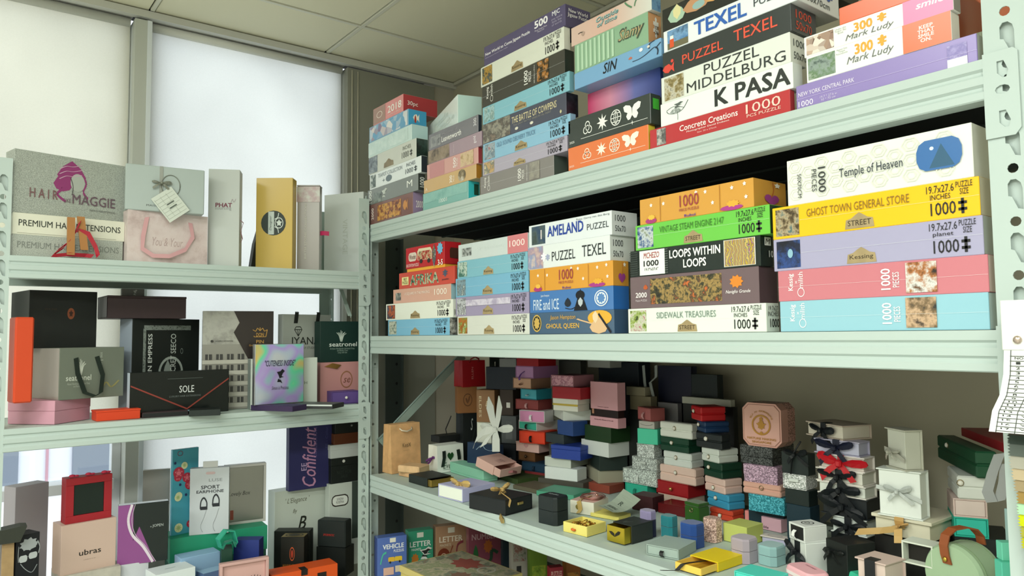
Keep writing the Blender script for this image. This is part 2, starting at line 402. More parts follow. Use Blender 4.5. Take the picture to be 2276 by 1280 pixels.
# ceiling: lay-in tiles with a thin shadow gap, and the bars between them
mb = MB(); mb.box(XW-0.15, X1+0.1, Y0-0.1, YW+0.1, CEIL+0.012, CEIL+0.1, '#20201c;r')
TS = 0.697; xs = [-2.62+TS*k for k in range(-1, 9)]; ys = [1.2785+TS*k for k in range(-7, 2)]
for i in range(len(xs)-1):
    for j in range(len(ys)-1):
        a, b, c, d = max(xs[i]+0.011, XW+0.001), min(xs[i+1]-0.011, X1), max(ys[j]+0.011, Y0), min(ys[j+1]-0.011, YW-0.001)
        if b-a > 0.02 and d-c > 0.02: mb.box(a, b, c, d, CEIL-0.001, CEIL+0.012, '#dedbc2;r', 0.002)
struct(mb.build('ceiling'))
n = 5
for x in xs:
    if XW+0.05 < x < X1: sbox('trim_%d' % n, x-0.007, x+0.007, Y0, YW, CEIL-0.0045, CEIL+0.006, '#d2d2c2'); n += 1
for y in ys:
    if Y0 < y < YW-0.03: sbox('trim_%d' % n, XW+0.03, X1, y-0.007, y+0.007, CEIL-0.005, CEIL+0.005, '#d2d2c2'); n += 1
for lx, ly in LAMPS:
    mb = MB(); mb.box(lx-0.3, lx+0.3, ly-0.6, ly+0.6, CEIL-0.03, CEIL-0.006, '#e8e8e4'); lp = empty('ceiling_lamp', (0, 0, 0))
    mb.build('housing', lp); tag(lp, 'flat white ceiling light panel set under the tiles %s' % ('near the shelves' if ly > -1 else 'behind the viewer'), 'lamp', 'ceiling light panels')
# windows: frame, glass, roller blind
def glass_mat():
    m = bpy.data.materials.new('window_glass'); m.use_nodes = True; nt = m.node_tree
    for q in list(nt.nodes): nt.nodes.remove(q)
    o = nt.nodes.new('ShaderNodeOutputMaterial'); mx = nt.nodes.new('ShaderNodeMixShader'); t = nt.nodes.new('ShaderNodeBsdfTransparent'); g = nt.nodes.new('ShaderNodeBsdfGlossy')
    t.inputs[0].default_value = (.94, .97, .98, 1); g.inputs['Roughness'].default_value = .02; mx.inputs[0].default_value = .05
    nt.links.new(t.outputs[0], mx.inputs[1]); nt.links.new(g.outputs[0], mx.inputs[2]); nt.links.new(mx.outputs[0], o.inputs[0]); return m
def cloth_mat(name, col, tr):
    m = bpy.data.materials.new(name); m.use_nodes = True; nt = m.node_tree
    for q in list(nt.nodes): nt.nodes.remove(q)
    o = nt.nodes.new('ShaderNodeOutputMaterial'); mx = nt.nodes.new('ShaderNodeMixShader'); d = nt.nodes.new('ShaderNodeBsdfDiffuse'); t = nt.nodes.new('ShaderNodeBsdfTranslucent')
    tc = nt.nodes.new('ShaderNodeTexCoord'); nz = nt.nodes.new('ShaderNodeTexNoise'); nz.inputs['Scale'].default_value = 220; nz.inputs['Detail'].default_value = 2
    nz2 = nt.nodes.new('ShaderNodeTexNoise'); nz2.inputs['Scale'].default_value = 2.2
    ad = nt.nodes.new('ShaderNodeMath'); ad.operation = 'MULTIPLY_ADD'; ad.inputs[1].default_value = .35
    r = nt.nodes.new('ShaderNodeValToRGB'); r.color_ramp.elements[0].position = .3; r.color_ramp.elements[1].position = .95
    r.color_ramp.elements[0].color = (*[c*.86 for c in col], 1); r.color_ramp.elements[1].color = (*col, 1)
    nt.links.new(tc.outputs['Object'], nz.inputs[0]); nt.links.new(tc.outputs['Object'], nz2.inputs[0]); nt.links.new(nz.outputs[0], ad.inputs[0]); nt.links.new(nz2.outputs[0], ad.inputs[2])
    nt.links.new(ad.outputs[0], r.inputs[0]); nt.links.new(r.outputs[0], t.inputs[0]); d.inputs[0].default_value = (*[c*.8 for c in col], 1)
    mx.inputs[0].default_value = tr; nt.links.new(d.outputs[0], mx.inputs[1]); nt.links.new(t.outputs[0], mx.inputs[2]); nt.links.new(mx.outputs[0], o.inputs[0]); return m
_mats['GLASS'] = glass_mat(); _mats['BLIND'] = cloth_mat('blind_cloth', (.97, .95, .86), .86); _mats['BLIND2'] = cloth_mat('blind_cloth_cool', (.99, .985, .955), .9)
_mats['FROST'] = cloth_mat('frosted_glass', (.97, .97, .98), .95)
def window(k, y0, y1, bars):
    w = empty('window_%d' % k, (0, 0, 0)); struct(w); fr = MB(); x0, x1 = XW-0.11, XW-0.06
    for a, b, c, d in ((y0, y0+.03, .55, 2.705), (y1-.03, y1, .55, 2.705), (y0+.03, y1-.03, .55, .59), (y0+.03, y1-.03, 2.67, 2.705)): fr.box(x0, x1, a, b, c, d, '#dfe3e8', .001)
    for z in bars: fr.box(x0, XW-.005, y0+.03, y1-.03, z-.035, z, '#e8eaee', .001)
    struct(fr.build('window_frame', w)); g = MB(); lo = max(bars) if bars else .59
    g.box(x0+.02, x0+.026, y0+.03, y1-.03, lo, 2.67, 'GLASS'); struct(g.build('window_glass', w))
    if bars: g = MB(); g.box(x0+.02, x0+.026, y0+.03, y1-.03, .59, lo-.035, 'FROST'); struct(g.build('window_lower_pane', w))
window(1, -1.9, 0.525, (1.0,)); window(2, 0.585, 1.38, ())
def blind(y0, y1, z0, key, label, chain):
    b = empty('roller_blind', (XW-0.03, (y0+y1)/2, 2.66)); dy = (y1-y0)/2
    m = MB(); m.box(-.0012, .0012, -dy, dy, z0-2.66, .01, key, .0002); m.build('fabric', b)
    m = MB(); m.tube([(0, -dy, .025), (0, dy, .025)], .018, '#d9dad4', 10); m.build('roller', b)
    m = MB(); m.box(-.008, .008, -dy, dy, z0-2.66-.022, z0-2.66, '#d6d6cf', .002); m.build('bottom_bar', b)
    for s in chain:
        m = MB(); m.tube([(.045, s-(y0+y1)/2, .02), (.045, s-(y0+y1)/2, -1.9), (.045, s-(y0+y1)/2+.02, -1.93), (.045, s-(y0+y1)/2+.028, -1.9), (.045, s-(y0+y1)/2+.028, .02)], .0028, '#d8d4c4', 5); m.build('chain', b)
    tag(b, label, 'blind')
blind(-1.88, 0.517, 1.16, 'BLIND', 'cream roller blind glowing with daylight over the big window', (0.548,))
blind(0.592, 1.368, 0.62, 'BLIND2', 'white roller blind glowing with daylight beside the dark column', (1.40,))
# building across the street
bld = empty('street_building', (-11.5, 1.0, -1))
m = MB(); m.box(-1, 0, -6, 9, 0, 9, '#e9edf6;r'); m.build('facade', bld)
for j in range(6):
    for z in (0.6, 1.9, 3.2):
        m = MB(); m.box(0, .04, -5.6+j*1.5, -4.7+j*1.5, z, z+.75, '#7d8796;g', .002); m.build('window', bld)
m = MB()
for z in (1.55, 2.75, 4.1): m.box(0, .03, -6, 9, z, z+.03, '#b98a9a', .001)
for j in range(9): m.box(0, .032, -5.9+j*1.5, -5.87+j*1.5, 0, 6, '#c79aa8', .001)
m.build('joint', bld)
tag(bld, 'pale blue-white building across the street with small dark windows', 'building')
# ================================================================== racks
def hook(cx, cz, s=1.0, fl=1): return [(cx+fl*a*s, cz+b*s) for a, b in ((-.008, .017), (-.004, .023), (.003, .023), (.009, .017), (.011, .008), (.011, -.023), (.004, -.021), (-.003, -.003), (-.008, -.001))][::fl]
def rhole(cx, cz, r=.0075, ry=None, n=10): return [(cx+r*math.cos(2*math.pi*i/n), cz+(ry or r)*math.sin(2*math.pi*i/n)) for i in range(n)]
def rack(name, loc, rz, Lr, Dr, Hs, shelves, label, rear_key, wl, wr, deck_key='#b6c6bd', beam_key=MINT):
    rk = empty(name, loc, rz); T = .0022
    def post(x0, x1, yf, side_x, side_in, key, zt, sub):
        """angle post: front flange x0..x1 in the plane yf, side flange of depth .05 at side_x"""
        mb = MB(); cx = (x0+x1)/2; holes = []; back = []
        z = .06
        while z < zt-.05:
            if sub: holes += [rhole(cx, z), hook(cx, z+.04)]; back.append(z+.04)
            z += .08
        M = Matrix(((1, 0, 0, 0), (0, 0, -1, yf), (0, 1, 0, 0), (0, 0, 0, 1)))
        mb.plate([(x0, 0), (x1, 0), (x1, zt), (x0, zt)], holes, 0, T, key, M)
        for z in back: mb.box(cx-.011, cx+.013, yf+.007, yf+.008, z-.026, z+.026, key, .0001)
        hs = []; z = .05
        while z < zt-.04:
            hs.append(rhole(.028, z, .005)); hs.append([(.022+a*.7, z+.04+b) for a, b in ((-.004, .018), (.004, .014), (.002, -.002), (.006, -.02), (-.001, -.016), (-.003, 0))][::-1]); z += .08
        M = Matrix(((0, 0, 1, side_x), (side_in, 0, 0, yf), (0, 1, 0, 0), (0, 0, 0, 1))) if side_in > 0 else Matrix(((0, 0, -1, side_x), (-1, 0, 0, yf), (0, 1, 0, 0), (0, 0, 0, 1)))
        mb.plate([(.002, 0), (.05, 0), (.05, zt), (.002, zt)], hs, -T/2, T/2, key, M)
        mb.build('post', rk)
    post(0, wl, 0, .0012, 1, beam_key, Hs[0], True); post(Lr-wr, Lr, 0, Lr-.0012, 1, beam_key, Hs[1], True)
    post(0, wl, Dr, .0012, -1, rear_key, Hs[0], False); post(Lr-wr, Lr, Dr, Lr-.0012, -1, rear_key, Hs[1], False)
    prof = [(.030, 0), (-.005, 0), (-.005, -.015), (-.001, -.019), (-.001, -.023), (-.005, -.027), (-.005, -.039), (-.001, -.043), (-.001, -.047), (-.005, -.051), (-.005, -.062), (-.003, -.064), (.030, -.064)]
    for z in shelves:
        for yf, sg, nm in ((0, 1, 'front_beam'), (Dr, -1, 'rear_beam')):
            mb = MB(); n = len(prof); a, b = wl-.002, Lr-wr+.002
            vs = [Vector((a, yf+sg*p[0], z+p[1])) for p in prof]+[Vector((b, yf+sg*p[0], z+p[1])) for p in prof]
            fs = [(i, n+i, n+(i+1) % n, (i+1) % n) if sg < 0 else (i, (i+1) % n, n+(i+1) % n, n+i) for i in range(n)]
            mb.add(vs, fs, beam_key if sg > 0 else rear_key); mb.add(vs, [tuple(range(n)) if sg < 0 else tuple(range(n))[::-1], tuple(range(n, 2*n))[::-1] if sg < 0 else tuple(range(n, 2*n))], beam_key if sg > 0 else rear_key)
            be = mb.build(nm, rk)
            if sg > 0:
                mb = MB()                                          # end connector on the wide post: plate with hooks
                o = [(Lr-wr-.001, z+.006), (Lr-wr+.040, z+.006), (Lr-wr+.046, z), (Lr-wr+.046, z-.116), (Lr-wr+.038, z-.126), (Lr-wr-.001, z-.126)][::-1]
                M = Matrix(((1, 0, 0, 0), (0, 0, -1, -.0035), (0, 1, 0, 0), (0, 0, 0, 1)))
                hx = [(-.006, .012), (.003, .012), (.009, -.004), (.006, -.014), (.001, -.014), (-.006, -.006)][::-1]
                hc = Lr-wr+.024
                mb.plate(o, [[(hc+p, z-.022+q) for p, q in hx], rhole(hc, z-.054, .010, .007), [(hc+p, z-.098+q) for p, q in hx]], 0, T, beam_key, M)
                mb.box(hc-.011, hc+.012, .0055, .0068, z-.04, z-.006, beam_key, .0001); mb.box(hc-.011, hc+.012, .0055, .0068, z-.118, z-.082, beam_key, .0001)
                mb.build('connector', be)
                mb = MB(); mb.box(.0032, .0056, .001, .044, z-.118, z+.004, beam_key, .001); mb.ball((.006, .034, z-.105), .0045, '#5d6a64', 8, (.5, 1, 1)); mb.build('connector', be)
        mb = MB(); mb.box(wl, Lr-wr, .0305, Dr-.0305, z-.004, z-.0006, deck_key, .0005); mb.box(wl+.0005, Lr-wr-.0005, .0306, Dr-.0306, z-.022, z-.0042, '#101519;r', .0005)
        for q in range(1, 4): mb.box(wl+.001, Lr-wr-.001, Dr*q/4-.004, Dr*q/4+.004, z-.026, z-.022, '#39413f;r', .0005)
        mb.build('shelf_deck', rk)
    return rk
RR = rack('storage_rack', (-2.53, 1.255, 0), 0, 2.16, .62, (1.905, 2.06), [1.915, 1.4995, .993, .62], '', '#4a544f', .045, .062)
tag(RR, 'mint green steel rack along the plain wall, stacked with puzzles and jewellery boxes', 'shelf')
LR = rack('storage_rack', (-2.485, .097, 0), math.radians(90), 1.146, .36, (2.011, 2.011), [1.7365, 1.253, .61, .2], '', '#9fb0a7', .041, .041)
tag(LR, 'mint green steel rack in front of the windows, holding gift boxes and bags', 'shelf')
def brace(rk, p, q, key, w=.03):
    """flat steel brace from p to q (world, relative to the camera height)"""
    p, q = rel(p), rel(q); d = (q-p); L = d.length; d.normalize(); s = Vector((1, 0, 0)); n = d.cross(s).normalized(); s = n.cross(d)
    Mx = Matrix(((d.x, n.x, s.x, p.x), (d.y, n.y, s.y, p.y), (d.z, n.z, s.z, p.z), (0, 0, 0, 1)))
    Mx = rk.matrix_basis.inverted() @ Mx
    mb = MB(); mb.box(0, L, -w/2, w/2, -.0015, .0015, key, .0005, Mx); mb.box(0, L, -w/2, -w/2+.002, -.012, .0015, key, .0005, Mx); mb.build('brace', rk)
RR.matrix_basis = Matrix.Translation(RR.location)
brace(RR, on_x(846, 985, -2.515), on_x(1030, 790, -2.515), '#8fa39a', .032)
brace(LR, on_y(757, 640, 1.22), on_y(778, 702, 1.22), '#aebfb6', .016)
mb = MB(); mb.box(0, .003, 0, .075, 0, 1.93, '#3b4440', .0005); mb.box(0, .03, .0725, .075, 0, 1.93, '#3b4440', .0005)  # rack post in shade: the shade is put into its dark colour
for k in range(22):
    mb.add([(.0034, .055+.006*math.cos(a), .1+.085*k+.007*math.sin(a)) for a in [2*math.pi*i/8 for i in range(8)]], [tuple(range(8))], '#0c0f0e')  # flat dark discs painted where the holes would look shaded
tag(mb.build('steel_upright', None, (-2.90, 1.53, 0)), 'perforated steel upright with shade put into its dark colour, by the grey column in the corner', 'post')
# ================================================================== box-like things
def dim(w, d, h): return (-w/2, w/2, -d/2, d/2, 0, h)
_fmap = {'F': 'L', 'T': 'T'}
def fdeco(mb, items, dims, fr, lift=0.0005):
    """deco whose faces are F front, S the other side seen, T top (in the front frame: front looks to -y)"""
    out = []
    for it in items or ():
        f = it[0]
        if f == 'S': f = 'R' if fr == 'L' else 'W'
        else: f = _fmap[f]
        out.append((f,)+tuple(it[1:]))
    deco(mb, out, dims, lift)
_ff0 = face_frame
def face_frame(f, x0, x1, y0, y1, z0, z1):
    if f == 'W': return Vector((x0, y1, z0)), Vector((0, -1, 0)), Vector((0, 0, 1)), y1-y0, z1-z0, Vector((-1, 0, 0))
    return _ff0(f, x0, x1, y0, y1, z0, z1)
def bow(mb, c, s, key, seed=0, tails=True, up=0.0, th=.0006, loops=True):
    """ribbon bow lying on a front face: c knot centre (local), s half width; loops are soft folded leaves, tails flat bands"""
    rnd = random.Random(seed); cx, cy, cz = c; Y = Vector((0, -1, 0))
    if loops:
        for sg in (-1, 1):
            tilt = rnd.uniform(.05, .4)*(1 if rnd.random() < .8 else -1)+up; L = s*rnd.uniform(.85, 1.05); H = s*rnd.uniform(.15, .24)
            prof = [(.0, .12), (.18, .5), (.45, .95), (.75, 1), (.93, .7), (1, 0)]
            top = []; mid = []; bot = []
            for x, h in prof:
                px = cx+sg*L*x; base = cz+tilt*L*x; dy = .002+.007*math.sin(math.pi*min(x, .95))
                top.append(Vector((px, cy-dy*.5, base+H*h))); mid.append(Vector((px, cy-dy-.0012, base+H*h*.3))); bot.append(Vector((px, cy-dy*.55, base-H*h*.8)))
            n = len(prof); vs = top+mid+bot+[Vector((q.x, cy-.0008, q.z)) for q in top]+[Vector((q.x, cy-.0008, q.z)) for q in bot]; fs = []
            for i in range(n-1):
                for A, B in ((0, n), (n, 2*n), (2*n, 4*n), (4*n, 3*n), (3*n, 0)):
                    f = (A+i, A+i+1, B+i+1, B+i); fs.append(f if sg < 0 else f[::-1])
            mb.add(vs, fs, key)
    if tails:
        for sg in (-1, 1):
            e = s*rnd.uniform(.45, .9); dz = min(s*rnd.uniform(.5, .85), cz+mb.__dict__.get('drop', .05)); w = s*.11; d = Vector((sg*e, 0, -dz)).normalized(); nx = Vector((d.z, 0, -d.x))
            q = [Vector((cx, cy-.004, cz)), Vector((cx+sg*e*.5, cy-.008, cz-dz*.42)), Vector((cx+sg*e, cy-.004, cz-dz))]
            vs = []
            for i, p in enumerate(q):
                ww = w*(.7 if i == 0 else 1)
                vs += [p-nx*ww, p+nx*ww, p+nx*ww-Y*.0012, p-nx*ww-Y*.0012]
            vs[8] += d*w*.7; vs[11] += d*w*.7
            fs = []
            for i in range(2):
                for j in range(4): fs.append((i*4+j, i*4+(j+1) % 4, i*4+4+(j+1) % 4, i*4+4+j))
            fs += [(3, 2, 1, 0), (8, 9, 10, 11)]
            mb.add(vs, fs, key)
    mb.box(cx-s*.11, cx+s*.11, cy-.014, cy, cz-s*.13, cz+s*.13, key, .003)
GROUPS = {}
def item(name, cat, label, kind, C, L, R, base, col, fr='L', ref=None, yaw=None, deco_=None, group=None, **k):
    s = solve(C, L, R, ref, base, yaw)
    w, d, h = s['w'], s['d'], s['h']; rz = s['rz']; loc = s['loc'].copy()
    if fr == 'R': w, d = d, w; rz += math.pi/2
    if k.get('dmax') and d > k['dmax']:                     # thinner than its visible side: keep the front where it is
        sh = (d-k['dmax'])/2; loc += Vector((math.sin(rz), -math.cos(rz), 0))*sh; d = k['dmax']
    o = KINDS[kind](name, w, d, h, col, fr, deco_, k, loc, rz)
    tag(o, label, cat, group)
    return o, s
def k_plain(name, w, d, h, col, fr, dc, k, loc, rz):
    mb = MB(); mb.box(*dim(w, d, h), col, k.get('c', .0009))
    sc = k.get('side')
    if sc:
        x0, x1, y0, y1, z0, z1 = dim(w, d, h); X = x1 if fr == 'L' else x0; e = .0003 if fr == 'L' else -.0003
        q = [(X+e, y0+.001, .001), (X+e, y1-.001, .001), (X+e, y1-.001, h-.001), (X+e, y0+.001, h-.001)]
        mb.add(q, [(0, 1, 2, 3) if fr == 'L' else (3, 2, 1, 0)], sc)
    tc = k.get('top')
    if tc: mb.add([(-w/2+.001, -d/2+.001, h+.0003), (w/2-.001, -d/2+.001, h+.0003), (w/2-.001, d/2-.001, h+.0003), (-w/2+.001, d/2-.001, h+.0003)], [(0, 1, 2, 3)], tc)
    fdeco(mb, dc, dim(w, d, h), fr)
    ex = k.get('extra')
    if not ex: return mb.build(name, None, loc, rz)
    root = empty(name, loc, rz); mb.build(k.get('body', 'body'), root); ex(root, w, d, h); return root
def k_lid(name, w, d, h, col, fr, dc, k, loc, rz):
    root = empty(name, loc, rz); s = h*k.get('seam', .5); ov = k.get('ov', .0012)
    a = MB(); a.box(-w/2+ov, w/2-ov, -d/2+ov, d/2-ov, 0, s-.0003 if ov < .0015 else h-.003, k.get('basec', col), .0008)
    b = MB(); b.box(-w/2, w/2, -d/2, d/2, s, h, col, k.get('c', .0012)); fdeco(b, dc, dim(w, d, h), fr)
    a.build('base', root); b.build('lid', root)
    ex = k.get('extra')
    if ex: ex(root, w, d, h)
    return root
def k_clasp(name, w, d, h, col, fr, dc, k, loc, rz):
    root = empty(name, loc, rz); s = h*k.get('seam', .5); c = k.get('c', .003)
    a = MB(); a.box(-w/2, w/2, -d/2, d/2, 0, s-.0006, col, c); a.box(-w/2+.003, w/2-.003, -d/2+.003, d/2-.003, s-.002, s+.002, col)
    b = MB(); b.box(-w/2, w/2, -d/2, d/2, s+.0006, h, k.get('lidcol', col), c); fdeco(b, dc, dim(w, d, h), fr)
    a.build('base', root); b.build('lid', root)
    m = MB(); m.ball((w*(k.get('bu', .5)-.5), -d/2-.002, h*k.get('bv', .62)), k.get('br', .0052), k.get('bcol', '#e9e6da;g'), 10, (1, .7, 1))
    m.tube([(w*(k.get('bu', .5)-.5)+.0056*math.cos(2*math.pi*i/12), -d/2-.0006, h*k.get('bv', .62)+.0056*math.sin(2*math.pi*i/12)) for i in range(12)], .0012, '#a99a78;m', 5, True)
    m.build('button', root); return root
def pull(root, kind, key, D, h, out, w, u=.5):
    m = MB(); y = -D/2-out; cx = w*(u-.5)
    if kind == 'loop':
        m.ribbon([(cx-.004, y-.0008, h*.5), (cx-.002, y-.010, h*.46), (cx+.002, y-.013, h*.40), (cx+.004, y-.008, h*.36), (cx+.002, y-.0008, h*.42)], .009, key, (1, 0, .25))
    elif kind == 'tab':
        m.ribbon([(cx, y-.0008, h*.62), (cx, y-.006, h*.5), (cx+.001, y-.008, h*.3), (cx+.002, y-.004, h*.12)], .009, key, (1, 0, 0))
    elif kind == 'long':
        m.ribbon([(cx, y-.0008, h*.55), (cx-.004, y-.012, h*.35), (cx-.006, y-.020, h*.05), (cx-.007, y-.016, -h*.15)], .009, key, (1, 0, .3))
    elif kind == 'knob':
        m.ball((cx, y-.006, h*.5), .0055, key, 10); m.tube([(cx, y, h*.5), (cx, y-.004, h*.5)], .002, key)
    elif kind == 'slot':
        m.tube([(cx-.012, y-.001, h*.52), (cx, y-.006, h*.5), (cx+.012, y-.001, h*.52)], .0022, key)
    elif kind == 'bar': m.box(cx-.012, cx+.012, y-.005, y, h*.5, h*.5+.008, key, .002)
    m.build('pull', root)
def k_drawer(name, w, d, h, col, fr, dc, k, loc, rz):
    root = empty(name, loc, rz); t = k.get('t', .0022); out = k.get('out', -.0012); dcol = k.get('drawer', col)
    sl = d-max(out, 0)                                      # sleeve length: an opened drawer is part of the measured depth
    yb0 = d/2-sl
    m = MB(); y0, y1 = d/2-sl, d/2
    m.box(-w/2, w/2, y0, y1, h-t, h, col, .0008); m.box(-w/2, w/2, y0, y1, 0, t, col, .0008)
    m.box(-w/2, -w/2+t, y0, y1, t, h-t, col, .0006); m.box(w/2-t, w/2, y0, y1, t, h-t, col, .0006); m.box(-w/2+t, w/2-t, y1-t, y1, t, h-t, col, .0006)
    fdeco(m, [q for q in dc or () if q[0] != 'F'], dim(w, d, h), fr)
    m.build('sleeve', root)
    m = MB(); g = .0006; X = w/2-t-g; ya = y0-out; yb = min(y1-t-.001, ya+sl*.97); zt = h-t-g; zb = t+g; tt = .002
    m.box(-X, X, ya, ya+tt, zb, zt, dcol, .0006); m.box(-X, X, yb-tt, yb, zb, zt, dcol, .0006)
    m.box(-X, -X+tt, ya+tt, yb-tt, zb, zt, dcol, .0005); m.box(X-tt, X, ya+tt, yb-tt, zb, zt, dcol, .0005)
    m.box(-X+tt, X-tt, ya+tt, yb-tt, zb, zb+tt, k.get('inside', dcol), .0004)
    fr_items = [q for q in dc or () if q[0] == 'F']
    fdeco(m, fr_items, (-w/2, w/2, ya, d/2, 0, h), fr)
    m.build('drawer', root)
    if k.get('pull'): pull(root, k['pull'], k.get('pcol', col), d, h, -(0) if out <= 0 else 0, w, k.get('pu', .5))
    ex = k.get('extra')
    if ex: ex(root, w, d, h)
    return root
def k_book(name, w, d, h, col, fr, dc, k, loc, rz):
    root = empty(name, loc, rz); t = .0028; o = .004
    m = MB(); m.box(-w/2, w/2, -d/2, d/2, 0, t, col, .0006); m.box(-w/2, w/2, -d/2, d/2, h-t, h, col, .0006); m.box(-w/2, w/2, d/2-t, d/2, t, h-t, col, .0006)
    fdeco(m, [q for q in dc or () if q[0] == 'T'], dim(w, d, h), fr); m.build('cover', root)
    m = MB(); m.box(-w/2+o, w/2-o, -d/2+o, d/2-t-.0002, t+.0002, h-t-.0002, k.get('tray', col), .0006)
    fdeco(m, [q for q in dc or () if q[0] != 'T'], (-w/2+o, w/2-o, -d/2+o, d/2-t, t, h-t), fr); m.build('tray', root)
    rb = k.get('ribbon')
    if rb:
        m = MB(); m.drop = k.get('drop', .02); x = w*(k.get('ru', .5)-.5); rw = k.get('rw', .016)
        m.ribbon([(x, -d/2+.02, h+.001), (x, -d/2-.001, h+.001), (x, -d/2-.0012, h*.5), (x, -d/2-.0012, 0.0015)], rw, rb, (1, 0, 0))
        bow(m, (x, -d/2-.003, h*k.get('rv', .5)), k.get('bs', w*.38), rb, k.get('seed', 1), up=k.get('up', 0))
        m.build('ribbon', root)
    ex = k.get('extra')
    if ex: ex(root, w, d, h)
    return root
def octo(w, d, c): return [(-w/2+c, -d/2), (w/2-c, -d/2), (w/2, -d/2+c), (w/2, d/2-c), (w/2-c, d/2), (-w/2+c, d/2), (-w/2, d/2-c), (-w/2, -d/2+c)]
def k_oct(name, w, d, h, col, fr, dc, k, loc, rz):
    root = empty(name, loc, rz); c = k.get('cut', .21)*min(w, d); s = h*k.get('seam', .5)
    a = MB(); a.prism(octo(w, d, c), 0, s-.0006, k.get('basec', col)); q = MB()
    q.prism(octo(w*1.0, d*1.0, c), s+.0006, h-.004, col); q.prism(octo(w, d, c), h-.004, h, col, taper=.93)
    if k.get('gap'): a.prism(octo(w*.86, d*.86, c), s-.004, s+k['gap'], k.get('inner', '#2a3030;g'))
    fdeco(q, dc, dim(w, d, h), fr); a.build('base', root); q.build('lid', root); return root
def k_bag(name, w, d, h, col, fr, dc, k, loc, rz):
    root = empty(name, loc, rz); tp = k.get('taper', .55)
    m = MB(); vs = []
    for z, f in ((0, 1), (h, tp)): vs += [(-w/2, -d/2*f, z), (w/2, -d/2*f, z), (w/2, d/2*f, z), (-w/2, d/2*f, z)]
    # gussets fold inward
    g = w*.03
    vs += [(-w/2, 0, 0), (w/2, 0, 0), (-w/2+g, 0, h), (w/2-g, 0, h)]
    m.add(vs, [(3, 2, 1, 0), (0, 1, 5, 4), (2, 3, 7, 6), (1, 9, 11, 5), (9, 2, 6, 11), (8, 0, 4, 10), (3, 8, 10, 7), (4, 5, 11, 6, 7, 10)], col)
    fdeco(m, dc, (-w/2, w/2, -d/2*(.5+tp/2)-.0004 if False else -d/2, d/2, 0, h), fr, .0005)
    m.build('body', root)
    hc = k.get('handle')
    if hc:
        ys = -d/2*tp; hl = k.get('hl', .05); hw = k.get('hw', .22); hr = k.get('hr', .0022); th = k.get('hoff', .06)
        for sg in k.get('hs', (1,)):
            pts = [(-w*hw, sg*ys*1.0-sg*.002, h*(1-th)), (-w*hw*.85, sg*ys-sg*.010, h*(1-th)+hl*.6), (0, sg*ys-sg*.012, h*(1-th)+hl), (w*hw*.85, sg*ys-sg*.010, h*(1-th)+hl*.6), (w*hw, sg*ys-sg*.002, h*(1-th))]
            m = MB()
            if k.get('hrib'): m.ribbon(pts, k['hrib'], hc, (1, 0, .2))
            else: m.tube(pts, hr, hc, 6)
            m.build('handle', root)
    ex = k.get('extra')
    if ex: ex(root, w, d, h)
    return root
def k_tray(name, w, d, h, col, fr, dc, k, loc, rz):
    """open tray, open to the top"""
    root = empty(name, loc, rz); t = k.get('t', .003); m = MB()
    m.box(-w/2, w/2, -d/2, d/2, 0, t, col); m.box(-w/2, w/2, -d/2, -d/2+t, t, h, col); m.box(-w/2, w/2, d/2-t, d/2, t, h, col)
    m.box(-w/2, -w/2+t, -d/2+t, d/2-t, t, h, col); m.box(w/2-t, w/2, -d/2+t, d/2-t, t, h, col)
    fdeco(m, dc, dim(w, d, h), fr); m.build('tray', root)
    ex = k.get('extra')
    if ex: ex(root, w, d, h)
    return root
def k_frame(name, w, d, h, col, fr, dc, k, loc, rz):
    """hollow sleeve standing with its opening to the front"""
    root = empty(name, loc, rz); t = k.get('t', .003); m = MB()
    m.box(-w/2, w/2, -d/2, d/2, 0, t, col); m.box(-w/2, w/2, -d/2, d/2, h-t, h, col)
    m.box(-w/2, -w/2+t, -d/2, d/2, t, h-t, col); m.box(w/2-t, w/2, -d/2, d/2, t, h-t, col); m.build('sleeve', root)
    m = MB(); r = k.get('recess', .003); m.box(-w/2+t+.0003, w/2-t-.0003, -d/2+r, d/2-.001, t+.0003, h-t-.0003, k.get('inside', col)); fdeco(m, dc, (-w/2, w/2, -d/2+r, d/2, 0, h), fr); m.build('drawer' if not k.get('back') else 'back', root)
    ex = k.get('extra')
    if ex: ex(root, w, d, h)
    return root
KINDS = dict(plain=k_plain, lid=k_lid, clasp=k_clasp, drawer=k_drawer, book=k_book, oct=k_oct, bag=k_bag, tray=k_tray, frame=k_frame)
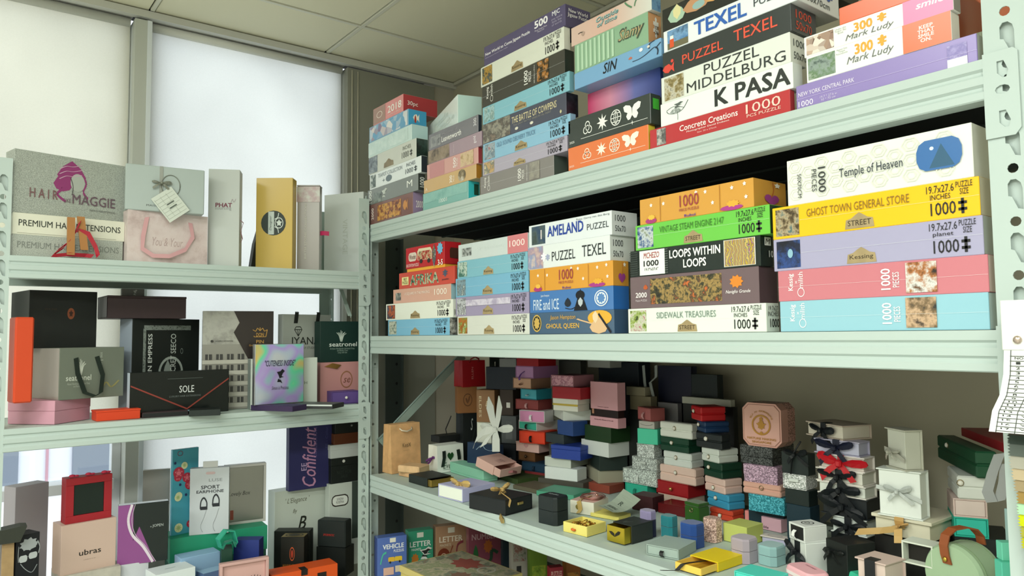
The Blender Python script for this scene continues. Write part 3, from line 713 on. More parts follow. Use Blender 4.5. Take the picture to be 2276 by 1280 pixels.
# ================================================================== puzzle box prints
BK = '#1d1d1f'
def kes(pic, title=None, tcol='#3a4a3c', sign='Kessing', txt=BK, tu=(.18, .64), mid='INCHES'):
    r = [('F', '@rect', .02, .08, .155, .92, pic), ('F', '@plaque', .40, .05, .545, .50, '#a4916a;p'), ('F', sign, .415, .13, .53, .29, '#3c301e', {'b': .01}),
         ('F', '1000', .80, .12, .905, .46, txt, {'b': .012}), ('F', '@jig', .915, .10, .95, .50, txt),
         ('F', '19.7x27.6', .785, .72, .90, .92, txt), ('F', mid, .80, .54, .885, .68, txt), ('F', 'PUZZLE\nSIZE', .908, .60, .975, .94, txt)]
    r.append(('F', '@rect', .16, .515, 1, .519, '#dfe4e2'))
    if title: r.append(('F', title, tu[0], .58, tu[1], .82, tcol))
    return r
def kes2(pic, col='#f2f0ea', num='1000', pu=(.70, .83)):
    return [('F', 'Kessig', .06, .34, .095, .88, col, {'rot': 90, 'b': .02}), ('F', 'x', .1, .56, .112, .64, col), ('F', 'milith', .118, .40, .145, .92, col, {'rot': 90}), ('F', '@ring', .112, .12, .152, .42, col),
            ('F', num, .545, .20, .59, .82, col, {'rot': 90, 'b': .03}), ('F', 'PIECES', .60, .26, .63, .70, col, {'rot': 90, 'b': .01}), ('F', 'SIZE 43.8cm x 63.5cm', .662, .1, .672, .9, col, {'rot': 90}), ('F', '@rect', pu[0], .08, pu[1], .94, pic), ('F', '@rect', 0, .47, 1, .474, '#e6eaea')]
def sym4(col):
    return [('F', '@hazard', .20, .30, .315, .80, col), ('F', '@flower', .375, .26, .515, .86, col), ('F', '@globe', .545, .28, .675, .84, col), ('F', '@butterfly', .70, .30, .90, .86, col),
            ('F', '@rect', .17, .20, .97, .214, col), ('F', '@spark', .775, .13, .825, .29, col), ('F', '2025', .02, .13, .085, .21, col)]
S1000 = [('S', '1000', .12, .58, .52, .84, '#33383a'), ('S', '50x70', .12, .16, .52, .40, '#33383a')]
# ================================================================== puzzle boxes on the two upper shelves of the plain-wall rack
Z1, Z2, Z3 = 1.9156-CAMZ, 1.5001-CAMZ, .9936-CAMZ
GT, GM = 'puzzle boxes stacked on the top shelf', 'puzzle boxes stacked on the middle shelf'
def pz(st, C, L, R, col, label, dc=None, grp=GT, **k): return item('puzzle_box', 'puzzle box', label, k.pop('kind', 'plain'), C, L, R, st, col, deco_=dc, group=grp, **k)
RF = ('y', 1.254)
# --- first stack (by the corner)
s = St(RF, Z1)
pz(s, (917.5, 426), 817, 940, '#7d5a55;g', 'brown-plum 2000 piece puzzle box, lowest of the stack next to the corner', [('F', '2000', .10, .22, .15, .8, '#e6dcd6', {'rot': 90, 'b': .02}), ('F', '@rect', .24, .1, .76, .86, 'pic:#2a1a18,#8a4a2a,#d8a24a,#402a28;45'), ('F', '@fish', .80, .2, .90, .8, '#c78a50'), ('S', '2000', .3, .3, 1.0, .62, '#efe6e6', {'b': .02})], side='#9a86a8;g')
pz(s, (929, 385), 817.5, 945, '#7d8380;g', 'dark grey puzzle box with a pale letter M and figures', [('F', '1000', .03, .1, .09, .92, '#e8ebe6', {'rot': 90, 'b': .03}), ('F', '@rect', .14, .05, .3, .7, 'pic:#2f3a36,#6f7a76,#9aa39c;50'), ('F', 'M', .8, .35, .9, .75, '#e8ebe6'), ('F', '@bird', .3, .2, .42, .8, '#c4cbc4'), ('S', '1000', .25, .2, .9, .8, '#dfe4e0', {'rot': 90, 'b': .03})], side='#39403e;g')
pz(s, (936, 345), 822, 950, '#dfe6e6;g', 'white puzzle box titled teapot collection with a round emblem', [('F', '@rect', .02, .08, .13, .92, 'pic:#20302c,#5a6a64,#c8cfca;60'), ('F', 'TEAPOT COLLECTION', .18, .6, .66, .84, '#77808a'), ('F', '@disc', .34, .14, .46, .56, '#6f7d84'), ('F', '@spark', .26, .2, .33, .46, '#6f7d84'), ('F', '1000', .72, .2, .86, .5, '#6a7278', {'b': .01}), ('F', '@jig', .88, .18, .93, .52, '#6a7278'), ('F', 'INCHES', .74, .62, .9, .84, '#6a7278')], side='#27303a;g')
pz(s, (925, 306), 820, 951, '#c9ccc2;g', 'cream-grey puzzle box with a small sign and dark picture end, third from its stack top', [('F', '@rect', .0, .04, .2, .96, 'pic:#3c4650,#6d7880,#9aa4a8;60'), ('F', '@plaque', .34, .08, .55, .52, '#8c7f66;p'), ('F', '1000', .72, .2, .86, .52, '#6d706c', {'b': .01}), ('F', '@jig', .88, .18, .93, .52, '#6d706c'), ('F', 'INCHES', .74, .62, .9, .82, '#82867e')], side='pic:#0f1a18,#26403a,#3a4c48;30')
pz(s, (915, 275), 819, 951, '#c5dad6;g', 'plain pale mint puzzle box with faint print under the blue cartoon one', [('F', '@rect', .04, .12, .92, .88, 'pic:#b9cfcb,#c5dad6,#d2e2de;30')], side='#b8d6da;g')
pz(s, (907.5, 241), 821, 948, '#7fa9c4;g', 'blue puzzle box with cartoon animals and a fish on its end', [('F', '@rect', .02, .06, .98, .94, 'pic:#5f9cc0,#d9dfe0,#7a6a8a,#e6ded6,#6aa0c4;38v'), ('S', '@fish', .25, .25, .6, .8, '#f2efe6'), ('S', '@drop', .32, .2, .44, .7, '#b04030')], side='#4aa5d6;g')
pz(s, (896, 208), 830, 972, '#d98a86;g', 'red calendar puzzle box printed 2018, topmost of the stack by the corner', [('F', '@rect', .0, .04, .42, .96, '#a8897e'), ('F', '2018', .50, .30, .95, .72, '#f4efe8', {'b': .03}), ('F', '@ring', .12, .3, .32, .7, '#e6dcd2'), ('F', 'calendar', .5, .14, .92, .22, '#f0d6d2'), ('S', '30pc', .12, .34, .42, .66, '#f6eeea', {'b': .02})], side='#b8444a;g')
# --- second stack
s = St(RF, Z1)
pz(s, (1040.5, 401), 940, 1066, '#7fb0aa;g', 'teal puzzle box numbered 1000, lowest of the second stack', [('F', '@rect', .02, .4, .98, .96, 'pic:#6fa39d,#8cbab2,#7fb0aa;18'), ('F', '1000', .38, .2, .52, .42, '#dcece6', {'b': .01}), ('F', '@jig', .53, .2, .56, .42, '#dcece6'), ('S', '@rect', .5, .25, .9, .85, '#1f4a38')], side='#3fc4cc;g')
pz(s, (1058, 364), 942, 1071, '#c9a878;g', 'tan 300 piece puzzle box with a round picture', [('F', '300', .52, .2, .57, .75, '#f4ece0', {'rot': 90, 'b': .03}), ('F', 'PIECES', .585, .25, .61, .7, '#f4ece0', {'rot': 90}), ('F', '@disc', .68, .08, .82, .94, 'pic:#4a4438,#8a7a5a,#d6cfc0;40'), ('F', 'A', .04, .15, .08, .4, '#f0e6d6')], side='#b07a2c;g')
pz(s, (1062.5, 326), 949, 1072, '#cf9f98;g', 'dusty pink 500 piece puzzle box', [('F', '@rect', .06, .05, .36, .95, '#c28a8c'), ('F', '500', .54, .2, .59, .85, '#f4eeea', {'rot': 90, 'b': .03}), ('F', 'PIECES', .6, .25, .625, .75, '#f4eeea', {'rot': 90}), ('F', '@rect', .68, .08, .92, .94, 'pic:#a88a60,#d0b894,#c09a84;40')], side='#a04048;g')
pz(s, (1070, 290), 952, 1073, '#a48f9a;g', 'mauve puzzle box with a bronze landscape print on one half', [('F', '@rect', .0, .04, .42, .96, 'pic:#54493f,#8a7a66,#9c8a78;36'), ('F', 'history edition', .5, .2, .512, .8, '#ddd0d6', {'rot': 90}), ('F', 'gold', .86, .3, .92, .8, '#e8dfe6', {'rot': 90, 'b': .02})])
pz(s, (1062.5, 254), 953, 1071, '#7b7a80;g', 'grey puzzle box lettered in white blackletter with a small photo', [('F', '@rect', .04, .12, .26, .8, 'pic:#5c5e62,#9a9b9c,#74777a;50'), ('F', 'Leavenworth', .28, .22, .68, .56, '#f2f0ee', {'b': .02}), ('F', 'Memories of', .3, .62, .6, .76, '#9b9aa0'), ('F', '300', .92, .4, .97, .86, '#e6e6ea', {'rot': 90})], side='#2a3440;g')
pz(s, (1017, 209.5), 949.5, 1071, '#dfeae5;g', 'white puzzle box set askew on top of the second stack', [('F', 'Puzzle\nAtlantische', .08, .3, .9, .82, '#c6d2cd')], side='#c4e2de;g', yaw=-17)
# --- third stack
s = St(RF, Z1)
pz(s, (1230.5, 344), 1067, 1260, '#837f7c;g', 'grey 1000 piece puzzle box, lowest of the third stack', kes2('pic:#77736e,#8f8b82,#a39f90;40', '#e9e7e2'), side='#4a5650;g')
pz(s, (1260, 300), 1072.5, .22, '#aaa4b4;g', 'lavender puzzle box with a fox-coloured picture under the pale blue one', kes('pic:#8a8e90,#c8a060,#6a7470,#d8c8a0;50'))
pz(s, (1267, 251), 1073, 1280, '#8ab8d2;g', 'light blue puzzle box titled delivery truck', kes('pic:#9a5a5a,#9fb0b8,#5a7080,#c4c8c4;50', 'OLD SOUND DELIVERY TRUCK', '#6a8ca8'))
pz(s, (1258, 204), 1073, 1285, '#4e5160;g', 'dark slate puzzle box about a battle with gilt capitals', [('F', '@rect', .0, .02, .36, .98, 'pic:#6a6a66,#9a9688,#504c48,#8a7a6a;34'), ('F', 'THE BATTLE OF COWPENS', .38, .48, .90, .8, '#d9cda4', {'b': .01}), ('F', 'THE GREAT BATTLE SERIES IN OIL PAINT', .40, .34, .84, .43, '#8f8c84'), ('F', '@disc', .42, .12, .46, .26, '#dcd8c8'), ('F', '@disc', .6, .12, .64, .26, '#dcd8c8'), ('F', '@leaf', .93, .12, .96, .3, '#c9c49a')], side='pic:#0c0d12,#23252e,#3a3a40;40')
pz(s, (1265, 157), 1072, 1276, '#86bccb;g', 'sky blue puzzle box with a gorge picture and wooden sign, fourth from its stack top', kes('pic:#4f8a92,#a9c8cc,#6f8f8c,#c2d4d0;50'))
pz(s, (1254.6, 108), 1071, 1276, '#46453f;g', 'black 1000 piece puzzle box with a small lamp picture', kes2('pic:#16150f,#3a3020,#b87a30,#9aa0a0;60', '#efeee8'), side='#303832;g')
pz(s, (1253, 58), 1068, 1267, '#dcdfd2;g', 'cream puzzle box with an evening lake picture just under the purple one', kes('pic:#2e2a24,#b8903a,#2a4a50,#6a5a4a;50'), side='#e6e8dc;g')
pz(s, (1256, 7.5), 1075, 1312, '#5a5374;g', 'purple puzzle box topping the third stack, titled new world to come', [('F', 'New World to Come Jigsaw Puzzle', .02, .44, .60, .64, '#f2f0f4', {'b': .03}), ('F', 'Metamorphosis Russian Future Puzzle', .02, .33, .32, .40, '#b8b2c8'), ('F', '500', .655, .55, .81, .9, '#f4f2f6', {'b': .06}), ('F', 'Piece Puzzle Pieza\nPiece 2+3', .66, .3, .8, .48, '#cfcad8'), ('F', 'MJC', .86, .66, .945, .92, '#efeef4', {'b': .03}), ('F', 'one more\nlittle line\nof words', .85, .24, .97, .58, '#a8a2bc'), ('S', 'New World\nJigsaw Puzzle', .08, .42, .9, .84, '#f2f0f4', {'b': .02})])
# --- fourth stack
s = St(RF, Z1)
pz(s, (1440, 276), 1262, 1456, '#e07a48;g', 'orange puzzle box with white hazard, flower, globe and butterfly signs', sym4('#f6ecdc'), side='#e8d23a;g')
pz(s, (1445, 206), 1262, 1468, '#3c4340;g', 'black puzzle box with white hazard, flower, globe and butterfly signs', sym4('#eef0ea')+[('S', '@rect', .2, .5, .8, .85, '#4cc040')], side='#3a443f;g')
pz(s, (1467, 148), 1305, .24, 'grad:#c8386c,#d890a8,#6a72b0,#283a7c', 'puzzle box fading from magenta to navy, set back under the sky blue one', None, ref=('y', 1.30))
pz(s, (1468.6, 83), 1275, .24, '#7ba9cf;g', 'sky blue puzzle box with a bare twig and brushed dark letters', [('F', 'SIN', .36, .26, .53, .86, '#15181c', {'sh': .3, 'b': .02}), ('F', '@drop', .655, .46, .70, .62, '#c0705a'), ('F', '~.05;0,.2 .25,.2 .5,.35 .75,.6 .85,.55 .9,.3 .88,0', .70, .14, 1, .9, '#2c3a4c'), ('F', '~.05;.82,.5 1,.8', .70, .14, 1, .9, '#2c3a4c'), ('F', '~.05;.6,.62 .62,.9 .8,1', .70, .1, 1, .98, '#2c3a4c'), ('F', '@disc', .775, .66, .815, .86, '#f2f4f4'), ('F', '@disc', .86, .7, .89, .84, '#e2d8cc')], ref=('y', 1.250))
pz(s, (1439.5, 25), 1275.6, 1469, '#8fb394;g', 'sage green puzzle box with vertical stripes and a curly signature', [('F', '@rect', .04+.062*i, .06, .04+.062*i+.03, .94, '#b4d4b6') for i in range(9)]+[('F', 'Slamy', .62, .3, .96, .82, '#4a5448', {'sh': .4, 'b': .03}), ('F', 'Slamy', .63, .36, .94, .76, '#b9a67a', {'sh': .4})]+[('S', '@piece', .3, .2, .8, .9, '#f4f1ea'), ('S', 'YOU\nCAN', .45, .35, .72, .62, '#3a3a3a', {'b': .03})], side='#e0a878;g')
pz(s, (1447, -25), 1268, 1468, 'grad:#d8bcae,#dcb4a4,#d9dbd2', 'pale pink to white puzzle box with graffiti letters, topmost of the fourth stack', [('F', 'Outside\nof time', .34, .34, .62, .86, '#28444a', {'sh': .3, 'b': .05}), ('F', 'Outside\nof time', .34, .36, .62, .88, '#8fc0c0', {'sh': .3, 'b': .005}), ('F', '@leaf', .13, .28, .2, .56, '#b49a8c'), ('F', '~.2;0,.5 .5,.65 1,.5', .1, .4, .16, .6, '#3a3430'), ('F', '~.2;0,1 .4,.5 1,0', .70, .55, .78, .95, '#5c8a64'), ('F', '~.2;1,1 .4,.5 .2,0', .80, .55, .86, .95, '#5c8a64')], side='pic:#2a5a9a,#7aa8d0,#3c6cb0;30')
# --- fifth stack
s = St(RF, Z1)
pz(s, (1755, 197.5), 1442, 1766, '#b83c40;g', 'red puzzle box about concrete creations, lowest of its stack', [('F', '@rect', .06, .08, .135, .92, 'pic:#2a2a2a,#6a6a68,#c0beb8;70'), ('F', 'Concrete Creations', .245, .48, .67, .78, '#f6efe8', {'b': .02}), ('F', 'Photographer David Dobson', .30, .32, .61, .42, '#f2e4de', {'b': .01}), ('F', 'Size: 20 x 27inch', .38, .18, .52, .25, '#e8c8c4'), ('F', '1000', .725, .42, .945, .86, '#f2cfc0'), ('F', 'PCS PUZZLE', .73, .24, .945, .38, '#f2cfc0')])
pz(s, (1761, 136.6), 1465.7, 1783, '#e8efea;g', 'white puzzle box with huge black capitals and a drawn flying whale', [('F', 'K PASA', .45, .16, .985, .88, '#2b302c', {'b': .05}), ('F', '~.03;0,.5 .1,.25 .35,.1 .6,.15 .8,.4 1,1', .055, .36, .24, .84, '#3c4442'), ('F', '~.03;0,.55 .25,.75 .5,.7 .8,.42', .055, .36, .24, .84, '#3c4442'), ('F', '@drop', .085, .40, .18, .66, 'pic:#dfe6e2,#7a827e,#c4ccc8;120'), ('F', '~.05;.5,0 .52,.4 .45,.9', .12, .1, .18, .5, '#4a524e'), ('F', '@bird', .12, .62, .2, .86, '#5a625e')])
pz(s, (1755, 70), 1467, 1790, '#dfe3db;g', 'white puzzle box about a Dutch town with thin spaced capitals and a beach photo', [('F', '@rect', .03, .06, .2, .92, 'pic:#3c3a30,#8a7a4a,#c8c4b0,#555048;50'), ('F', 'PUZZEL', .37, .56, .79, .92, '#2f3432'), ('F', 'MIDDELBURG', .225, .10, .97, .46, '#2f3432'), ('S', '1000', .2, .58, 1, .82, '#4a504e'), ('S', '50x70', .2, .16, 1, .4, '#4a504e')])
pz(s, (1756.6, 6), 1470, 1812, '#3a3f3e;g', 'black puzzle box with red capitals and a red island shape', [('F', 'PUZZEL', .175, .26, .51, .62, '#e0563e', {'b': .01}), ('F', 'TEXEL', .595, .36, .91, .78, '#e0563e', {'b': .01}), ('F', '@fish', .0, .06, .105, .52, '#d84a3c'), ('F', '@disc', .075, .48, .1, .62, '#d84a3c'), ('S', '1000', .18, .55, .8, .85, '#e0563e'), ('S', '50x70', .18, .14, .8, .45, '#e0563e')], side='#4a4d50;g')
pz(s, (1772, -56), 1471.6, 1862, '#e9eff0;g', 'white puzzle box with a red and white lighthouse photo and heavy blue capitals', [('F', '@rect', .035, .05, .21, .93, 'pic:#3a70a8,#7aa4cc,#3a5a7a;40'), ('F', '@rect', .035, .05, .21, .34, '#6e6a50'), ('F', '@rect', .055, .12, .09, .5, '#d8582e'), ('F', '@rect', .058, .5, .087, .66, '#e8ece8'), ('F', 'TEXEL', .26, .2, .66, .84, '#2f62b4', {'b': .05}), ('F', 'PUZZEL', .71, .42, .97, .74, '#3a4044'), ('S', '50x70cm', .2, .16, .75, .42, '#3a4044'), ('S', '@piece', .6, .5, .85, .95, '#4a68b0')])
pz(s, (1765, -112), 1468.6, .24, '#2e302c;g', 'dark puzzle box with a painted picture, highest of the fifth stack', [('F', '@drop', .05, .18, .2, .95, '#a8c4ac'), ('F', '@leaf', .08, .3, .18, .98, '#ddd6a0'), ('F', '@drop', .18, .3, .4, 1, '#c09068'), ('F', '@disc', .26, .36, .36, .7, '#93b4b0'), ('F', '@drop', .36, .4, .5, .98, '#d0a060'), ('F', 'puzzle', .6, .3, .7, .6, '#d8d4cc')])
# --- sixth stack (by the wide post)
s = St(RF, Z1)
pz(s, (2170, 73), 1765, 2190, '#9182bb;g', 'violet puzzle box about a city park, lowest of the stack against the wide post', [('F', 'NEW YORK CENTRAL PARK', .015, .50, .365, .68, '#e4ddf0', {'b': .005}), ('F', '1000', .015, .06, .11, .30, '#f2eef8'), ('F', '19.7 * 27.6 in\n50 * 70 cm', .155, .08, .26, .30, '#d6cce8'), ('F', '@rect', .86, .30, .955, .80, 'pic:#9a90c4,#7a6eac,#b8b0d8;60'), ('F', '@rect', .86, .0, .955, .30, '#e2e2ee'), ('F', '@rect', .0, .40, 1, .408, '#d9cdf0')], side='#a9b5b0;g')
pz(s, (2113, 23), 1788, 2131, '#eef2ec;g', 'white 300 piece puzzle box with an orange end saying keep that smile on', [('F', '@rect', .015, .08, .225, .92, 'pic:#3c5048,#8a9a92,#5a7a50,#b0b8b0;40'), ('F', '300', .37, .52, .5, .9, '#eba53a', {'b': .06}), ('F', '@piece', .525, .52, .6, .95, '#eba53a'), ('F', 'Mark Ludy', .31, .16, .64, .5, '#6a6e6c', {'sh': .3}), ('F', 'Heaven Kiss\nTemple\nPicturebooks', .235, .7, .32, .92, '#9aa09c'), ('F', '@rect', .70, .0, 1, 1, '#dc7048;g'), ('F', 'KEEP\nTHAT\nSMILE\nON.', .795, .22, .9, .80, '#f8f2ec', {'b': .04})], side='#d9d6cc;g')
pz(s, (2117, -32), 1782.5, 2133, '#eff1ea;g', 'white 300 piece puzzle box with a pink end, second from its stack top', [('F', '@rect', .02, .08, .225, .92, 'pic:#6a5040,#b89a84,#e0d8cc,#8a6a58;90v'), ('F', '300', .37, .45, .5, .86, '#eba53a', {'b': .06}), ('F', '@piece', .525, .5, .6, .92, '#eba53a'), ('F', 'Mark Ludy', .31, .08, .64, .42, '#6a6e6c', {'sh': .3}), ('F', 'Under the\nTinker Sky\nBook', .235, .6, .32, .88, '#9aa09c'), ('F', '@rect', .70, .0, 1, 1, '#dc7aa4;g'), ('F', 'smile', .78, .5, .95, .8, '#f8eef2', {'b': .04, 'sh': .2})], side='#8a8680;g')
pz(s, (2117, -75), 1861, .24, '#dc6a44;g', 'orange puzzle box set back on top of the pink-ended white one', None)
for C, L, R, c, lb in (((2140, -60, 100), 2040, 2168, '#dfe4d4', 'cream box end standing behind the 300 piece puzzles'), ((2172, -60, 70), 2120, 2196, '#b4beac', 'sage grey box edge standing deepest beside the wide post')):
    item('gift_box', 'box', lb, 'plain', C, L, R, Z1, c, ref=('y', 1.52 if c == '#dfe4d4' else 1.66), dmax=.2)
# --- middle shelf, first stack
s = St(RF, Z2)
bp = '#7cb6d4;g'
pz(s, (998.8, 705.6), 862.6, 1016, bp, 'blue puzzle box with a street picture, bottom of the first middle-shelf stack', kes('pic:#20302c,#7a8a80,#c8ccbc,#3c4a40;60'), GM, side='pic:#1a1a18,#8a8a84,#d8d8d0;50')
pz(s, (1006, 664.4), 858, 1016, '#e2e6da;g', 'white puzzle box with a red sunset picture, second up in the first middle-shelf stack', kes('pic:#1a1418,#c05a20,#3c2a30,#5a6a80;50')+[('S', '10', .3, .12, .9, .46, BK, {'b': .02})], GM)
pz(s, (1002, 630), 874, 1013, '#d3a491;g', 'salmon puzzle box with a tiny old photo and pale 1000', [('F', '@rect', .05, .2, .15, .74, 'pic:#1e2420,#6a6e68,#c4c0b4;90'), ('F', 'A SQUARE IN THE MAKING', .22, .5, .66, .72, '#efe2d6'), ('F', '1000', .74, .36, .94, .76, '#f2e6d8', {'b': .01})], GM, side='#9cc0c8;g')
pz(s, (1010, 590), 887, 1016, '#c74a3c;g', 'red first-letters puzzle box spelled out in leafy letters', [('F', '@rect', .06, .22, .19, .72, '#e6dc9a'), ('F', 'FIRST\nPUZZLE', .075, .28, .175, .66, '#3a3420', {'b': .04}), ('F', 'AFRIKA', .22, .14, .74, .78, 'pic:#2a4a34,#d0d4b0,#3a7a60,#1c2a24;70', {'b': .06}), ('F', '@piece', .80, .42, .9, .86, '#44556a'), ('F', 'puzzles', .8, .22, .91, .34, '#2c2c34', {'b': .03})], GM)
def bus_base(root, w, d, h):
    m = MB(); m.box(-w/2+.004, w/2-.0, -d/2+.002, d/2-.002, 0, .010, '#e8a83a;g'); m.build('tray', root)
s.z += 0.0
pz(s, (987.4, 535.6), 902, 1025, '#b8242c;g', 'bright red toy bus puzzle box on a yellow tray, topping the first middle-shelf stack', [('F', '@scallop', .08, .42, .3, .78, '#d8cabc'), ('F', 'Wooden', .1, .5, .28, .70, '#5a2420', {'b': .03}), ('F', '@bus', .32, .34, .70, .92, '#d8cfae'), ('F', '@bus', .335, .37, .685, .80, 'pic:#7a1e1c,#a83228,#c8b890,#4a1a18;60'), ('F', '@disc', .38, .28, .46, .46, '#2a2220'), ('F', '@disc', .58, .26, .66, .44, '#2a2220'), ('F', '@leaf', .69, .05, .82, .98, 'pic:#d8d8c0,#5a6a80,#4a4a30,#c8b080;60'), ('F', '@splat', .83, .5, .98, 1, '#6ab0d4'), ('F', '3-5', .85, .1, .97, .32, '#f2ece6', {'b': .04}), ('F', 'BUS STATION PUZZLE', .03, .2, .36, .32, '#f0dcd8'), ('S', '@bus', .3, .3, .95, .8, '#4a2a20')], GM, kind='lid', seam=.13, basec='#e8a83a;g', ov=.003)
# --- middle shelf, second stack
s = St(RF, Z2)
pz(s, (1176, 696), 1016.6, .24, '#d2d5cc;g', 'pale grey puzzle box with a garden picture, bottom of the second middle-shelf stack', kes('pic:#2a4a24,#b8682a,#6a8a3a,#d8d0b0;60'), GM)
pz(s, (1175, 648), 1013, .24, '#9d94b0;g', 'lavender puzzle box with a snowy band and white statue picture', kes('pic:#22242a,#c8ccd0,#5a5a60,#eef0f0;60')+[('F', '@rect', .16, .52, .78, .82, 'pic:#9d94b0,#d6d0de,#a89fb8;22')], GM)
pz(s, (1174, 600.7), 1012.6, .24, '#78b0cc;g', 'blue puzzle box with a windmill harbour picture', kes('pic:#2a3c4a,#8aa4b0,#5a6a6c,#c8d0cc;60'), GM)
pz(s, (1172, 558), 1016.6, .24, '#7fb6c6;g', 'blue puzzle box with a green portrait picture, second from its stack top', kes('pic:#1f4a42,#4a7a6c,#c4d4c8,#2c5c50;45'), GM)
pz(s, (1173.3, 516.5), 1018.5, .24, '#c9d3d2;g', 'pale grey puzzle box with a pink end panel numbered 1000', [('F', '@rect', .06, .26, .21, .74, 'pic:#2c3030,#8a908e,#c8cccc;90'), ('F', 'Spring in the city', .28, .42, .68, .7, '#d9e2e0'), ('F', '@rect', .735, .0, 1, 1, '#cf8084;g'), ('F', '1000', .76, .36, .96, .72, '#f4e6e0')], GM)
# --- middle shelf, third stack
s = St(RF, Z2)
pz(s, (1364.5, 687.5), 1176.7, 1396, '#49617a;g', 'slate blue comic puzzle box about a ghoul queen with a yellow moon', [('F', '@disc', .04, .1, .16, .92, '#1e2420'), ('F', '@ring', .04, .1, .16, .92, '#c8a858'), ('F', '@splat', .06, .2, .14, .82, '#c8a858'), ('F', 'GHOUL QUEEN', .22, .22, .62, .48, '#dcb04a', {'b': .03}), ('F', 'Jason Hempton', .27, .6, .58, .86, '#c8a050', {'sh': .2, 'b': .02}), ('F', '@disc', .72, .35, .98, 1.0, '#e0aa3a'), ('F', '@drop', .74, .0, .94, .7, '#d8b48a'), ('F', '@leaf', .76, .45, .85, .98, '#e4cca8'), ('F', '~.16;1,.2 .6,.5 .2,.8 0,1', .6, .36, .78, .66, '#d8b48a'), ('F', '~.14;0,1 .4,.6 1,.0', .84, .05, .97, .85, '#1c1c24')], GM, side='#3c5878;g')
pz(s, (1362.6, 634.4), 1177.3, 1398, '#4878b4;g', 'royal blue comic puzzle box about fire and ice with a dark wizard', [('F', 'FIRE and ICE', .05, .12, .38, .62, '#c8d8e8', {'b': .02}), ('F', 'Jason Hempton', .15, .7, .26, .84, '#d8e4ee'), ('F', '@tri', .56, .02, .72, .98, '#12151c'), ('F', '@disc', .585, .5, .69, .9, '#12151c'), ('F', '@leaf', .6, .18, .68, .6, '#b8c0c4'), ('F', '@drop', .45, .2, .53, .62, '#1c2430'), ('F', '~.1;0,.2 .5,0 1,.4', .46, .1, .6, .4, '#141820'), ('F', '@disc', .80, .16, .95, .86, '#dfe6ea'), ('F', '@ring', .81, .2, .94, .82, '#4878b4'), ('F', '@splat', .83, .28, .92, .74, '#5a86bc')], GM, side='#2a6cba;g')
flor = [('F', '@blossom', u, v, u+.03, v+.17, '#f4efe2') for u, v in ((.1, .62), (.22, .6), (.52, .78), (.6, .74), (.66, .3), (.82, .7), (.92, .76), (.93, .3))]+[('F', '@leaf', .05, .0, .18, .3, '#c0702a'), ('F', '@disc', .06, -.0, .17, .2, '#a83a78'), ('F', '@disc', .74, .0, .92, .18, '#a83a88'), ('F', '@splat', .78, .1, .9, .36, '#e0a83a'), ('F', '@splat', .08, .12, .16, .34, '#e8b848'), ('F', '1000', .39, .42, .56, .86, '#9c3a44', {'b': .0}), ('F', 'PIECE PUZZLE', .385, .26, .56, .36, '#9c3a44', {'b': .01}), ('F', 'Ruhui', .43, .03, .53, .13, '#5a3a90', {'b': .03}), ('F', '@rect', .205, .04, .209, .96, '#a86a1c'), ('F', '@rect', .735, .04, .739, .96, '#a86a1c'), ('S', '@heart', .3, .12, .75, .5, '#a04090'), ('S', '~.06;0,0 .3,.5 .2,1', .5, .4, .8, .95, '#b85a2a'), ('S', '@blossom', .6, .75, .8, .95, '#f4efe2')]
pz(s, (1361.8, 578), 1176.7, 1397, '#d99a3a;g', 'amber flowered puzzle box in the middle of the third stack, under two white ones', flor, GM)
pz(s, (1355, 522), 1173.3, 1410, '#dfe5e4;g', 'white puzzle box with a pastel portrait, under the sea lighthouse one', [('F', '@rect', .0, .02, .205, .98, 'pic:#c8b0a8,#a890a0,#8a98b8,#d8c0b0;30'), ('F', '@piece', .17, .26, .26, .7, '#eef2f2'), ('F', '@piece', .23, .3, .3, .6, '#a0a8c4'), ('F', 'PUZZEL', .32, .26, .61, .66, '#2c3234'), ('F', 'TEXEL', .69, .28, .96, .74, '#2c3234')]+S1000, GM)
pz(s, (1359, 467), 1175, 1416, '#dde3e6;g', 'white puzzle box with a sea lighthouse photo and heavy navy capitals', [('F', '@rect', .04, .08, .22, .92, 'pic:#2a4460,#4a5a60,#38443c;30'), ('F', '@rect', .16, .3, .175, .72, '#d8d0cc'), ('F', 'AMELAND', .25, .34, .69, .82, '#27449a', {'b': .05}), ('F', 'PUZZEL', .73, .34, .97, .6, '#3a4448'), ('F', 'Foto: Gerry van den Berg', .61, .82, .98, .92, '#6a7278')]+S1000, GM)
# --- middle shelf, fourth stack
s = St(RF, Z2)
pz(s, (1702, 673), 1395.6, 1731, '#dfe8dc;g', 'white puzzle box titled sidewalk treasures', kes('pic:#1c2a1c,#8aa040,#c8c8b8,#a04a50;60', 'SIDEWALK TREASURES', '#7a8a82', 'STREET', BK, (.24, .68))+[('S', '1000', .25, .16, .95, .46, BK, {'b': .02}), ('S', '19.7x27\nINCHES', .1, .55, .9, .9, BK)], GM)
pz(s, (1685.6, 591), 1400, 1727, '#6e5c60;g', 'plum-grey 2000 piece puzzle box with a long canal picture', [('F', '@rect', .18, .12, .745, .9, 'pic:#1a1c14,#3a3a24,#a88a50,#2a3428,#c86a30;40'), ('F', '2000', .05, .34, .15, .5, '#eee6e6', {'b': .04}), ('F', 'Pezzos PUZZLE', .05, .22, .15, .28, '#d8ccd0'), ('F', '@drop', .12, .58, .16, .74, '#b8582c'), ('F', '@splat', .80, .44, .90, .82, '#d8842c'), ('F', 'Naviglio Grande', .775, .28, .945, .40, '#efe8e8', {'sh': .2, 'b': .01})], GM, side='#4e3c42;g')
